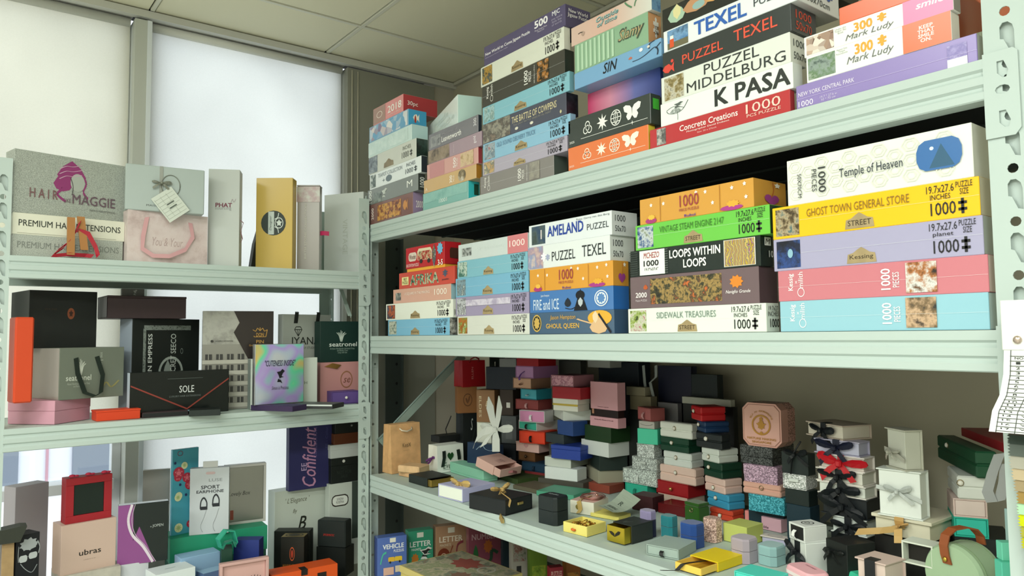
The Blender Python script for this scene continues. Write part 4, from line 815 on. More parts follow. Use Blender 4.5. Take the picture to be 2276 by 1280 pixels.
pz(s, (1689, 522), 1400, 1717, '#1f2a26;g', 'black puzzle box with a rainbow loops picture and a white panel', [('F', '@rect', .085, .04, .30, .96, '#e8eee8;g'), ('F', 'MCHEZO', .12, .66, .255, .88, '#9c2c34', {'sh': .2, 'b': .03}), ('F', '1000', .12, .36, .25, .58, '#1b1b1d', {'b': .05}), ('F', '19.7"x27.6"', .13, .2, .245, .3, '#2b2b2d', {'b': .02}), ('F', 'LOOPS WITHIN', .34, .56, .73, .86, '#eff2ec', {'b': .05}), ('F', 'LOOPS', .45, .18, .625, .48, '#eff2ec', {'b': .05}), ('F', '@rect', .755, .06, .97, .96, '#e4e4dc'), ('F', '@rect', .76, .075, .965, .945, 'pic:#b8a03a,#6a3a4a,#c88aa8,#8a9a4a,#4a4a50,#c8b060;34w'), ('S', '@rect', .3, .68, .8, .95, '#e6e8e2'), ('S', 'M', .35, .72, .75, .9, '#3a2a2c', {'sh': .2}), ('S', '10', .62, .3, .98, .52, '#e6e8e2', {'b': .04})]+[('F', '@rect', .0, .06+.085*i, .07, .06+.085*i+.03, '#3a443f') for i in range(11)]+[('F', '@rect', .305, .06+.085*i, .33, .06+.085*i+.03, '#5a645f') for i in range(11)], GM)
pz(s, (1709.7, 453.4), 1411, 1750, '#6cc24c;g', 'bright green puzzle box about a vintage steam engine', kes('pic:#16222c,#3a5a8a,#c8d0d0,#5a6a3a;50', 'VINTAGE STEAM ENGINE 2147', '#3f7a2c', 'STREET', BK, (.21, .70)), GM, side='#23402c;g')
pz(s, (1673.7, 394), 1420.6, 1746, '#d29a44;g', 'amber flowered puzzle box topping the fourth stack above the green one', flor, GM)
# --- middle shelf, fifth stack
s = St(RF, Z2)
pz(s, (2196.4, 649), 1732.5, 2223, '#92c2d0;g', 'aqua puzzle box with a bear picture, bottom of the fifth stack', kes2('pic:#2a2c2c,#7a6448,#c8a888,#4a3c30;34', '#f4f6f2', '1000', (.655, .79)), GM, side='#a8c4c4;g')
pz(s, (2194.8, 564.6), 1727.6, 2222, '#c87a84;g', 'rose pink puzzle box with a picture of a long-haired girl', kes2('pic:#2a2018,#a86a38,#d8d8d4,#6a4a30;34', '#f6f0ee', '1000', (.66, .795)), GM, side='#c9b4ac;g')
pz(s, (2183.4, 477.3), 1717, 2214, '#a6a3c0;g', 'lavender puzzle box with a blue planet picture in the fifth stack', kes('pic:#0c1020,#16203c,#2a4a8a,#101830;26', None, '#444', 'Kessing', BK, (.2, .6), 'planet')+[('F', '@disc', .085, .38, .115, .66, '#8ab4c8')], GM, side='#9aa6a0;g')
pz(s, (2175.3, 390.8), 1714, 2211, '#efbe22;g', 'golden yellow puzzle box about a ghost town general store', kes('pic:#1c1a12,#5a4a30,#b0a080,#4a6a6a;60', 'GHOST TOWN GENERAL STORE', '#8a6a1c', 'STREET', BK, (.20, .71)), GM, side='#b9b49a;g')
pz(s, (2159, 271.4), 1745.5, 2200, '#e2e5de;g', 'tall white puzzle box with honeycomb print and a blue temple plaque', [('F', '@hex', .01+.082*i_, .08+.30*j_+(.15 if i_ % 2 else 0), .10+.082*i_, .36+.30*j_+(.15 if i_ % 2 else 0), '#d6d8c8') for i_ in range(11) for j_ in range(3) if .36+.30*j_+(.15 if i_ % 2 else 0) < 1]+[('F', '1000', .2, .18, .245, .72, '#2a2e2e', {'rot': -90, 'b': .01}), ('F', 'PIECES', .16, .22, .19, .7, '#3a3e3e', {'rot': -90}), ('F', '50X70CM', .07, .14, .095, .66, '#3a3e3e', {'rot': -90}), ('F', 'Temple of Heaven', .325, .36, .67, .60, '#26303a'), ('F', '@scallop', .74, .24, .955, .82, '#3f6ea8;g'), ('F', '@tri', .80, .28, .92, .72, '#2f5a78'), ('F', '@disc', .805, .62, .825, .69, '#cfe0ec')], GM, side='#c9cec2;g')
# ================================================================== lower shelf of the plain-wall rack: jewellery, drawer and ribbon boxes
GS = 'small gift and jewellery boxes on the lower shelf'
def sb(base, kind, col, label, C, L, R, yaw=None, name='jewellery_box', cat='box', maxd=.13, ref=None, **k):
    dc = k.pop('dc', None); grp = k.pop('grp', GS)
    if not isinstance(R, tuple) and R > 5:                    # limit the depth read from a far edge
        s = solve(C, L, R, ref, base.z if isinstance(base, St) else base, yaw) if not isinstance(base, St) else solve(C, L, R, ref or base.ref, base.z, yaw)
        if s['d'] > maxd: R = maxd
    return item(name, cat, label, kind, C, L, R, base, col, ref=ref, yaw=yaw, deco_=dc, group=grp, **k)
Z = ('z', Z3)
# ---- tower of drawer boxes, first from the corner
s = St(('y', 1.66), Z3)
sb(s, 'plain', '#7c2a2c', 'dark red flat box at the foot of the first tower of drawer boxes', (1212, 1052), 1166, .10, 12)
sb(s, 'drawer', '#1d3a52', 'navy drawer box near the foot of the first tower', (1214, 1032), 1160, .10, 12, pull='tab', pcol='#14283a')
sb(s, 'drawer', '#5a3c22', 'brown drawer box with a pale edge in the first tower', (1189, 1006), 1152.5, 1221, 10, drawer='#684628', pull='knob', pcol='#33230f')
sb(s, 'lid', '#d8b4ac', 'blush box with a small heart in the first tower under the orange one', (1197.5, 985.6), 1146, 1222, 12, seam=.86, dc=[('F', '@heart', .36, .42, .54, .8, '#c59494')])
sb(s, 'drawer', '#e2401f', 'orange-red drawer box with a black pull in the first tower', (1210.6, 961), 1154, .09, 20, pull='tab', pcol='#15110f', pu=.46)
sb(s, 'drawer', '#d6dad6', 'white drawer box with a teal front in the first tower', (1192.5, 938), 1153, 1239, 2, drawer='#3db79c', pull='tab', pcol='#161616', pu=.46, maxd=.16)
sb(s, 'drawer', '#dfdcdc', 'white drawer box with a bright pink front in the first tower', (1210, 914), 1154, 1230, 20, drawer='#dc93bc', pull='tab', pcol='#f2f0f0', pu=.47)
sb(s, 'drawer', '#8c403e', 'maroon drawer box with a short ribbon in the first tower', (1195.7, 889.6), 1146, 1227, 10, pull='tab', pcol='#c89a98')
sb(s, 'drawer', '#2f93a6', 'turquoise blue drawer box with a pale pull in the first tower', (1192, 866), 1157, 1226, 4, drawer='#4fb0c0', pull='loop', pcol='#bfe0e6')
sb(s, 'drawer', '#a47f66', 'tan drawer box with a bow in the first tower', (1180, 841), 1140, 1224, 4, drawer='#d5a98d', pull='loop', pcol='#7a4a34', maxd=.15)
sb(s, 'drawer', '#a878a6', 'lilac drawer box with a violet ribbon, near the top of the first tower', (1185, 814), 1145.7, 1240.6, 4, drawer='#b88ab8', pull='long', pcol='#6a3f8e', maxd=.16)
sb(s, 'plain', '#98141c', 'dark red flat box topping the first tower just under the beam', (1196, 797), 1148, 1236, 4, maxd=.16)
# ---- second tower
s = St(('y', 1.64), Z3)
sb(s, 'plain', '#4c4a42', 'charcoal flat box with olive top under the second tower of white boxes', (1296, 1074), 1196, .15, 16)
sb(s, 'plain', '#dfe6e3', 'white box low in the second tower, above the charcoal flat one', (1282.7, 1044), 1210.7, 1304, 18)
sb(s, 'plain', '#c6cdc3', 'pale grey box low in the second tower under the blue lid', (1268.6, 1020.5), 1210.7, 1307, 14, side='#9aa090')
sb(s, 'lid', '#27429a', 'royal blue box in the middle of the second tower', (1290, 994), 1224, .10, 16, seam=.7)
sb(s, 'plain', '#2f3a3e', 'black box in the middle of the second tower between two blue ones', (1252.6, 967), 1213, 1295, 2)
sb(s, 'plain', '#2a4a86', 'navy blue box in the second tower under the white angular one', (1272.6, 938), 1239, 1306, -4)
sb(s, 'plain', '#d6dcd4', 'white box showing two sides in the second tower below the gold-banded one', (1252, 912), 1230, 1314, -30)
sb(s, 'lid', '#dadacd', 'white box with a gold band in the second tower', (1284, 888), 1228.5, 1311, 8, seam=.56, basec='#dadacd', dc=[('F', '@rect', .0, .42, 1, .58, '#b9a24a;m')])
sb(s, 'plain', '#a4202a', 'bright red box in the second tower under the pink patterned one', (1289.6, 862), 1227.6, 1313, 8)
sb(s, 'drawer', '#b07a86', 'pink patterned drawer box topping the second tower', (1274, 835), 1224.6, 1320, 6, drawer='pic:#c48a9a,#d8a4b0,#9a5a70,#e0b8c0;70', maxd=.16)
# ---- third tower
s = St(('y', 1.68), Z3)
sb(s, 'plain', '#8e4434', 'rust brown flat box at the foot of the third tower', (1354, 1080), 1284, 1388, 4)
sb(s, 'plain', '#a6a38e', 'taupe box under the black one in the third tower', (1330, 1046.5), 1304, 1389.6, -25)
sb(s, 'plain', '#26332f', 'greenish black box in the third tower under the wide white one', (1332, 1014), 1311.5, 1395, -28)
sb(s, 'plain', '#dde3df', 'wide white box carrying the dark green one in the third tower', (1352, 985), 1292, 1402, -4)
sb(s, 'plain', '#1e3c1c', 'dark moss green box under the standing pink one in the third tower', (1357, 951), 1299.5, 1401, -2)
def pinkdrawer(root, w, d, h):
    m = MB(); m.box(-w/2+.003, w/2-.003, -d/2+.004, d/2-.004, h*.10, h*.385, '#20100f'); m.box(-w/2+.003, -w/2+.012, -d/2+.003, -d/2+.0045, h*.27, h*.385, '#b8866a'); m.build('opening', root)
    m = MB(); m.box(-w/2-.002, w/2+.002, -d/2-.002, d/2-.001, 0, h*.22, '#d8a2aa', .001)
    deco(m, [('L', 'Sharing with affection on his soft', .16, .62, .86, .78, '#5a1a2a', {'b': .02})], (-w/2, w/2, -d/2-.002, d/2, 0, h*.22)); m.build('drawer', root)
    m = MB(); m.box(-w/2, w/2, -d/2, d/2, h*.385, h, '#d8a2aa', .001)
    deco(m, [('L', 'Romantic surprise', .28, .07, .68, .11, '#5a1a2a', {'b': .02})], (-w/2, w/2, -d/2, d/2, h*.385, h)); m.build('sleeve', root)
def k_stand(name, w, d, h, col, fr, dc, k, loc, rz):
    root = empty(name, loc, rz); k['extra'](root, w, d, h); return root
KINDS['stand'] = k_stand
sb(s, 'stand', '#d8a2aa', 'pink drawer box standing on end atop the third tower, drawer pulled down', (1371.4, 851), 1312, 1390, -2, extra=pinkdrawer, name='drawer_box')
# ---- glitter tower
s = St(('y', 1.715), Z3)
sb(s, 'drawer', '#2fae92', 'teal drawer box at the foot of the silver glitter tower', (1438.5, 1079.5), 1389.6, 1459, 4, pull='tab', pcol='#1a7a66', pu=.46)
sb(s, 'drawer', '#bcc6c0;s', 'widest silver glitter drawer box, lowest of the glitter ones', (1459, 1050.7), 1384.6, .10, 4, pull='tab', pcol='#d4dcd6', pu=.46)
sb(s, 'drawer', '#b4bdb8;s', 'middle silver glitter drawer box with a plain ribbon bar', (1460, 1020.5), 1405, .09, 4, pull='bar', pcol='#c4ccc6', pu=.45)
sb(s, 'lid', '#c2cbc6;s', 'small silver glitter box under the bright turquoise one', (1453.6, 988), 1414.6, 1472.6, 8, seam=.9)
sb(s, 'plain', '#4ccca6', 'bright turquoise box on the silver glitter tower', (1461, 955), 1416.7, .06, 14)
sb(s, 'plain', '#b8b4ac', 'small pale grey box with a dark squiggle between turquoise and rose boxes', (1454, 938), 1420, .05, 8, dc=[('F', '~.06;0,.7 .3,.45 .5,.4 .8,.5 1,.75', .1, .2, .9, .8, '#3a3430')])
sb(s, 'drawer', '#a35a58', 'dusty rose drawer box topping the silver glitter tower', (1445.4, 908), 1417.5, 1477.7, -18, drawer='#b4696a', pull='tab', pcol='#d0a0a0', pu=.5)
# ---- tower with round clasps
s = St(('y', 1.72), Z3)
sb(s, 'plain', '#cdb8a8', 'cream-edged tan box squeezed under the red knob drawer', (1527, 1108), 1463, .10, 0)
sb(s, 'drawer', '#a31c22', 'deep red drawer box with a pearl knob under the blush clasp box', (1529, 1078.4), 1459, 1570.6, 0, pull='knob', pcol='#d8b070;m', pu=.5)
sb(s, 'clasp', '#e6c8ba', 'blush clasp box above the red knob drawer', (1545, 1044), 1466, 1566.5, 0, bu=.46)
sb(s, 'clasp', '#dbe3dd', 'white clasp box between blush and dark green ones', (1536, 1010), 1474, 1564.6, 0, bu=.46)
sb(s, 'clasp', '#12402c', 'dark green clasp box under the topmost white clasp box', (1529.4, 976.7), 1467, 1558.7, 0, bu=.42)
sb(s, 'clasp', '#dfe3d8', 'white clasp box topping its tower in front of the navy bag', (1537, 943.5), 1466.3, 1551, 0, bu=.47)
# ---- tower turned cornerwise, red on top
s = St(('y', 1.68), Z3)
sb(s, 'clasp', '#cf4a30', 'orange-red clasp box at the foot of the tower with the blue one', (1627.8, 1137.5), 1577, 1655, 0, bu=.46, bv=.4)
sb(s, 'clasp', '#3f9cc2', 'sky blue clasp box turned cornerwise', (1618.4, 1102), 1571.5, 1656.8, -14, bu=.42)
sb(s, 'clasp', '#e4c4b8', 'blush clasp box turned cornerwise above the sky blue one', (1610, 1067), 1566, 1651, -14, bu=.45, bv=.3)
sb(s, 'clasp', '#0f3a28', 'dark green clasp box turned cornerwise under a white one', (1603.6, 1032), 1563.6, 1650.5, -14, bu=.3)
sb(s, 'clasp', '#d9e0d8', 'white clasp box turned cornerwise under the black pearl-clasp one', (1596, 1000), 1558.7, 1642, -14, bu=.42, bv=.35)
sb(s, 'clasp', '#23292a', 'black clasp box with a pearl under the navy one', (1602.6, 967), 1546, 1625, -6, bu=.42, br=.0062)
sb(s, 'clasp', '#17365c', 'navy clasp box under the red one near the dark bags', (1566.5, 937.7), 1549, 1622, -30, bu=.25)
sb(s, 'clasp', '#c01c22', 'bright red clasp box topping the cornerwise tower', (1557.7, 905), 1536, 1613.4, -30, bu=.3)
# ---- glitter tower with the octagon tin
s = St(('y', 1.67), Z3)
sb(s, 'plain', '#14303a', 'dark teal box hidden behind the salmon box, under the teal glitter one', (1742, 1140), 1664, .06, 6, ref=('y', 1.70))
sb(s, 'plain', '#2aa2b4;s', 'teal glitter box under the peach velvet one', (1743, 1109), 1664, .10, 6)
sb(s, 'clasp', '#dfae9c;v', 'peach velvet box between the lilac glitter and teal glitter ones', (1735, 1081), 1651, .10, 6, bcol='#dfae9c', br=.002)
sb(s, 'lid', '#b795ae;s', 'lilac glitter box under the black glitter one', (1727.5, 1039), 1652, 1742, 6, seam=.4)
sb(s, 'lid', '#17211f;s', 'black glitter box carrying the pink octagonal one', (1716, 995), 1644.5, 1765, 2, seam=.4, maxd=.16)
def octfront(root, w, d, h):
    M = Matrix(((1, 0, 0, 0), (0, 0, -1, d/2), (0, 1, 0, 0), (0, 0, 0, 1))); c = min(w, h)*.14
    pts = [(-w/2+c, 0), (w/2-c, 0), (w/2, c), (w/2, h-c), (w/2-c, h), (-w/2+c, h), (-w/2, h-c), (-w/2, c)]
    m = MB(); m.prism(pts, 0, d*.5, '#b98478;s', M); m.build('base', root)
    m = MB(); m.prism(pts, d*.5+.001, d, '#d6a294', M); q = [(x*.93, h/2+(z-h/2)*.93) for x, z in pts]
    m.prism(q, d, d+.0006, '#8a5a4a', M); q = [(x*.91, h/2+(z-h/2)*.91) for x, z in pts]; m.prism(q, d+.0002, d+.0010, '#dcaa9c', M)
    g = '#b5812c'; D = (-w/2, w/2, -d/2-.0012, d/2, 0, h)
    arc = [('L', c_, .5+.31*math.sin(a)-.022, .52+.30*math.cos(a)-.02, .5+.31*math.sin(a)+.022, .52+.30*math.cos(a)+.02, g, {'b': .03}) for c_, a in zip('BUY TO ADORNMENTS', [math.radians(-62+7.8*i) for i in range(17)]) if c_ != ' ']
    deco(m, arc+[('L', '@ring', .25, .26, .75, .74, g), ('L', '@splat', .42, .38, .58, .64, g), ('L', '@blossom', .36, .40, .64, .6, g), ('L', '@disc', .455, .6, .545, .68, g), ('L', '@disc', .46, .28, .54, .35, g), ('L', 'NATURE MAKING', .13, .16, .87, .21, g, {'b': .03}), ('L', 'SINGAPORE', .25, .08, .75, .13, g, {'b': .03})], D, .0004)
    m.build('lid', root)
sb(s, 'stand', '', 'pink octagonal box with a gilt round emblem, standing upright', (1735, 899), 1650, .07, 4, extra=octfront)
# ---- black boxes and the white glitter drawer beside the ribbon tower
s = St(('y', 1.60), Z3)
sb(s, 'plain', '#16303c', 'dark blue box low beside the ribbon tower, behind the pink cube', (1800, 1128), 1748, 1822, 0)
sb(s, 'plain', '#1a2624', 'black box under the white glitter drawer', (1797, 1092), 1745, 1818, -2)
sb(s, 'drawer', '#c9d2cb;s', 'white glitter drawer box with a ribbon tab, leaning out beside the red bow', (1791, 1057.5), 1740, .06, 6, pull='bar', pcol='#d6dcd6')
def blackbow(root, w, d, h):
    m = MB(); bow(m, (w*.1, -d/2-.004, h*.95), w*.5, '#101518', 3); m.tube([(-w*.1, -d/2-.006, .0), (0, -d/2-.008, h*.9), (w*.35, -d/2-.01, h*1.6)], .002, '#101518'); m.build('ribbon', root)
sb(s, 'plain', '#1d2826', 'black box with a thin black cord above the white glitter drawer', (1795, 1010), 1737, 1812, -2, extra=blackbow)
# ---- ribbon-tied book boxes
GR = 'book-shaped boxes tied with ribbon in a tower'
s = St(('y', 1.60), Z3)
rb = '#12171b'
def rbx(col, tray, label, C, L, R, yaw, ribbon, **k): return sb(s, 'book', col, label, C, L, R, yaw, name='ribbon_box', tray=tray, ribbon=ribbon, grp=GR, maxd=.15, **k)
rbx('#22282a', '#1b2124', 'black ribbon box at the foot of the ribbon tower', (1924, 1196), 1842, .12, 0, rb, bs=.042, drop=-.006)
rbx('#dfe6e0', '#d8e0da', 'white ribbon box with a black bow, lowest white one of the ribbon tower', (1926, 1158), 1846, .12, 2, rb, bs=.042, seed=4)
rbx('#1e2428', '#1b2124', 'black ribbon box with a big black bow under the white ones', (1928, 1113), 1824, .12, 0, rb, bs=.058, seed=5, rw=.018)
rbx('#e6e2da', '#dfe4da', 'white ribbon box with a hanging black ribbon, fourth from the top of its tower', (1924, 1084), 1816.6, 1950, 0, rb, bs=.05, seed=6)
rbx('#e8e4da', '#e2e2d6', 'white ribbon box with a black leaf-like bow under the red-bowed one', (1918, 1052), 1813, 1948, 0, rb, bs=.05, seed=7)
rbx('#efe9e2', '#e8dfd6', 'white ribbon box tied with a big red satin bow', (1921, 1019), 1820, 1945, 0, '#c2202a;g', bs=.062, seed=9, rw=.015)
rbx('#b9b6cc', '#bfc0d6', 'lavender ribbon box with a navy bow near the top of the ribbon tower', (1910, 984), 1809, 1934, 0, '#141a30', bs=.048, seed=11)
rbx('#c4b5a6', '#d6cfbf', 'beige ribbon box with a black bow, topmost of the ribbon tower', (1872, 947), 1791, 1938, -18, rb, bs=.042, seed=12, rw=.016)
# ---- white ribbon boxes on the cream box
s = St(('y', 1.52), Z3)
def goldbow(root, w, d, h):
    m = MB(); x = .0
    m.ribbon([(x, -d/2+.03, h+.001), (x, -d/2-.005, h+.001), (x, -d/2-.006, h*.86), (x, -d/2-.001, h*.5)], .018, '#b8935a;g', (1, 0, 0))
    bow(m, (x, -d/2-.004, h*.62), w*.16, '#c29a60;g', 2, False)
    m.ribbon([(x, -d/2-.010, h*.5), (x-.03, -d/2-.02, h*.3), (x-.075, -d/2-.03, h*.06)], .017, '#c9a66c;g', (.5, 0, .85)); m.ribbon([(x, -d/2-.010, h*.5), (x+.004, -d/2-.02, h*.2), (x+.006, -d/2-.025, -h*.1)], .016, '#c9a66c;g', (1, 0, .2)); m.build('ribbon', root)
zc = solve((2070, 1163, 1210), 1937, .14, ('y', 1.52), None, 0)['zb']
sb(Z3, 'plain', '#1d1c1a', 'dark box under the cream box with the gold bow', (2062, 1208), 1945, .12, 0, ref=('y', 1.53)); s.z = zc+.0
sb(s, 'lid', '#d7d2ba', 'cream box with an overhanging lid and a gold bow', (2070, 1163), 1937, .14, 0, seam=.82, ov=.006, extra=goldbow, maxd=.15)
def greybow(sd, u, v, key='#b9bfba;g'):
    def f(root, w, d, h):
        m = MB(); z = h*v; x = w*(u-.5)
        m.ribbon([(-w/2, -d/2-.001, z+.004), (x, -d/2-.002, z), (w/2, -d/2-.001, z-h*.16)], .008, key, (0, 0, 1)); bow(m, (x, -d/2-.003, z), w*.36, key, sd, True, .1); m.build('ribbon', root)
    return f
sb(s, 'book', '#dde3dc', 'white square box with a silver-grey bow, standing on the cream box', (2047, 1051), (1946, 1039), 2064, name='ribbon_box', tray='#dfe5de', extra=greybow(3, .5, .56), maxd=.06)
sb(s, 'book', '#b9b9a9', 'upright greige box with a silver bow on the white square box', (2009, 957), (1965, 944.5), (2050, 954), name='ribbon_box', tray='#c4c6b8', extra=greybow(8, .45, .42, '#aaa99c;g'), ref=('y', 1.51))
# ---- stack by the swatches
s = St(('y', 1.58), Z3)
def long_(base, C, L, R, col, label, kind='frame', **k): return item('gift_box', 'box', label, kind, C, L, R, base, col, fr='R', group=GS, **k)
sb(Z3, 'plain', '#1c2322', 'black box under the bright teal open-ended one', (2122, 1192, 1268), 2108, .10, -62, ref=('y', 1.58))
s.z = solve((2122, 1192, 1268), 2108, .10, ('y', 1.58), Z3, -62)['zt']
sb(s, 'frame', '#2cb39c', 'bright teal box showing its recessed end, under the blush one', (2120, 1148), .10, 2197, -62, fr='R', inside='#38c2ac', recess=.002, ref=('y', 1.58))
sb(s, 'frame', '#d9c2ba', 'blush box showing its recessed end between white and teal ones', (2118, 1107), .10, 2194, -62, fr='R', inside='#dccac2', recess=.002, ref=('y', 1.58))
sb(s, 'clasp', '#d8dcd4', 'white clasp box under the long dark green one', (2127, 1057), .12, 2194, -60, fr='R', bu=.1, bv=.7, ref=('y', 1.58))
sb(s, 'clasp', '#14482e', 'long dark green clasp box lying on the white one', (2168, 1003), .24, 2216, -52, fr='L', bu=.3, bv=.75, ref=('y', 1.58), maxd=.3)
sb(s, 'plain', '#962028', 'long dark red box lying on the dark green one', (2232, 985), .24, .07, -52, ref=('y', 1.60))
m = MB(); P = [rel(on_y(x, y, 1.50)) for x, y in ((2222, 1008), (2206, 1050), (2195, 1092), (2205, 1116), (2222, 1112), (2232, 1070), (2236, 1030))]
m.ribbon([p-P[0] for p in P], .020, '#9a9d9c;g', Vector((.9, -.1, .25))); o = m.build('ribbon', None, P[0]); tag(o, 'grey satin ribbon loop hanging from the dark green box', 'ribbon')
# ---- middle and back of the shelf: bags and boxes in the corner
item('gift_bag', 'bag', 'red paper bag with a handle, set on the brown square box', 'bag', (1028.5, 801.6, 861), 1009, 1079, None, '#a0121c', fr='R', ref=('y', 1.59), yaw=-8, handle='#7a0f16', hr=.003, hw=.2, hl=.02, taper=.9, group='gift bags', deco_=[('F', 'ELLEN', .38, .3, .46, .75, '#d88a86', {'rot': 90})])
s = St(('y', 1.59), Z3)
item('gift_bag', 'bag', 'black paper bag with a pale script letter, under the brown square box', 'bag', (1030, 919, 1000), 1013, 1062, s, '#161b1c', fr='R', yaw=-8, taper=.9, group='gift bags', handle='#101010', hs=(-1,), hl=.01, deco_=[('F', 'S', .5, .68, .66, .9, '#c4ccca', {'sh': .3}), ('F', '~.06;0,0 .5,.6 1,1', .5, .3, .8, .7, '#3a4442')])
sb(s, 'plain', '#8a5c34', 'brown square box with an embossed round emblem under the red bag', (1017, 860), .05, 1060, -22, dc=[('S', '@ring', .28, .25, .76, .75, '#5f3b1e'), ('S', '@leafpair', .4, .35, .64, .65, '#5f3b1e')], ref=('y', 1.575))
s = St(('y', 1.62), Z3)
sb(s, 'plain', '#dfe4d6', 'white box under the brown lettered one with the big pale bow', (1092, 938), 1060, .05, 30)
sb(s, 'plain', '#8a6440', 'brown upright box with gilt letters down its side', (1099, 867), 1059, 1112, 30, dc=[('F', 'ELDES', .14, .15, .28, .8, '#d9c9a4', {'rot': -90}), ('F', 'D', .5, .5, .75, .66, '#d9c9a4', {'sh': .3})], maxd=.06)
c0 = rel(on_y(1104, 955, 1.50)); root = empty('ribbon_bow', c0, math.radians(12)); key = '#c4c8c0;g'
m = MB(); bow(m, (0, 0, 0), .075, key, 21, False); m.build('loops', root)
m = MB(); m.ribbon([(0, -.004, .0), (-.012, -.006, .03), (-.030, .0, .075), (-.038, .002, .11)], [.016, .026, .034, .004], key, (1, 0, .3))
m.ribbon([(0, -.004, .0), (.012, -.006, .04), (.016, -.002, .08), (.010, .002, .115)], [.016, .022, .024, .004], key, (1, 0, -.2))
m.ribbon([(0, -.008, 0), (-.04, -.016, -.006), (-.075, -.02, -.03), (-.088, -.018, -.055)], [.02, .034, .04, .03], key, (.3, .2, 1)); m.ribbon([(0, -.008, 0), (-.02, -.02, -.025), (-.04, -.026, -.055)], [.018, .03, .03], key, (.9, .2, .5))
m.ribbon([(0, -.008, 0), (.012, -.018, -.03), (.014, -.02, -.07)], [.018, .034, .034], key, (1, 0, .1)); m.build('tails', root)
tag(root, 'big pale grey ribbon bow with long tails in front of the brown box', 'ribbon')
s = St(('y', 1.66), Z3)
sb(s, 'drawer', '#161c22', 'black two-drawer box with two silver knobs under the dark grey one', (1146, 986), 1112, .08, 25, pull='knob', pcol='#c8ccd0;m', pu=.7)
sb(s, 'plain', '#4c5254', 'dark grey box with faint printing next to the first tower', (1147, 925), 1114, .06, 25, dc=[('F', '@rect', .3, .15, .75, .6, '#5e6466'), ('F', 'LOVE', .35, .7, .7, .8, '#6e7476')])
sb(s, 'plain', '#33271f', 'dark brown box with a small white tag in the corner', (1140, 866), 1111, .06, 22, dc=[('F', '@rect', .5, .3, .78, .5, '#d4d2ca')])
sb(s, 'plain', '#101c2c', 'navy box in the deep corner above the dark brown one', (1146, 816), 1080, .06, 22)
sb(s, 'plain', '#77797a', 'grey flat box under the beam in the corner', (1147, 797), 1110, .06, 22)
def sbag(base, C, L, R, col, label, yaw, **k): return item('gift_bag', 'bag', label, 'bag', C, L, R, base, col, yaw=yaw, group='gift bags', **k)
item('gift_bag', 'bag', 'navy paper bag with pale squiggles behind the pink drawer box', 'bag', (1108, 990), 1038, .03, Z3, '#16304e', ref=('y', 1.575), yaw=14, taper=.8, group='gift bags', deco_=[('F', '~.05;0,.3 .3,1 .5,.5 .8,.4 1,.8', .3, .72, .9, .95, '#8aa0b4')])
item('gift_bag', 'bag', 'kraft paper bag with a cord handle in the corner of the lower shelf', 'bag', (871, 945, 1054), 850, 936, None, '#d9ab78;p', fr='R', ref=('z', Z3), yaw=5, taper=.7, handle='#d9cdb4', hw=.2, hl=-.012, hoff=.09, hr=.003, group='gift bags', deco_=[('F', 'KotiX', .36, .52, .64, .60, '#5e5138'), ('F', 'jewelry', .38, .44, .60, .46, '#a8875c')])
s = St(Z, Z3)
item('gift_box', 'box', 'small kraft box, lower of two beside the kraft bag', 'plain', (912, 1052, 1062), 886, .09, None, '#dcb184;p', ref=Z, yaw=8, group=GS)
item('gift_box', 'box', 'kraft box with rounded edges, upper of two beside the kraft bag', 'plain', (930.4, 1038), (883, 1035), (955.6, 1032), solve((912, 1052, 1062), 886, .09, Z, None, 8)['zt'], '#dfb98c;p', ref=('y', 1.345), group=GS, c=.004)
def heartbag(root, w, d, h):
    m = MB(); bow(m, (-w/2-.002, .0, h*.55), .035, '#64306e', 2); m.build('purple_bow', root)
    for u, e in ((-.27, -.06), (.27, .04)):
        m = MB(); m.ribbon([(w*u, -d/2-.001, h*.80), (w*(u+e*.3), -d/2-.006, h*.55), (w*(u+e), -d/2-.003, h*.22 if u < 0 else h*.42)], .014, '#15201a', (1, 0, .1)); m.build('handle', root)
item('gift_bag', 'bag', 'white paper bag with a green heart, black handles and a purple bow', 'bag', (973, 992, 1052), 951, 1031, None, '#e6ebe2', fr='R', ref=Z, yaw=0, taper=.85, group='gift bags',
     deco_=[('F', '@heart', .36, .42, .60, .72, '#1c4a22'), ('F', 'Eve', .2, .14, .5, .36, '#5a6a5c', {'sh': .4}), ('F', '@rect', .2, .1, .52, .115, '#8a948c')],
     extra=heartbag)
item('drawer_box', 'box', 'black flat box on the white heart bag with a standing ribbon', 'plain', (976, 970), .07, 1029, solve((973, 992, 1052), 951, 1031, Z, None, 0)['zt'], '#141717', fr='R', ref=('y', 1.50), yaw=0, dmax=.06, group=GS,
     extra=lambda root, w, d, h: (lambda m: (m.ribbon([(.0, 0, h), (-.006, 0, h+.02), (.01, 0, h+.05), (.02, 0, h+.07)], .012, '#141414', (.3, .9, 0)), m.build('ribbon', root)))(MB()))
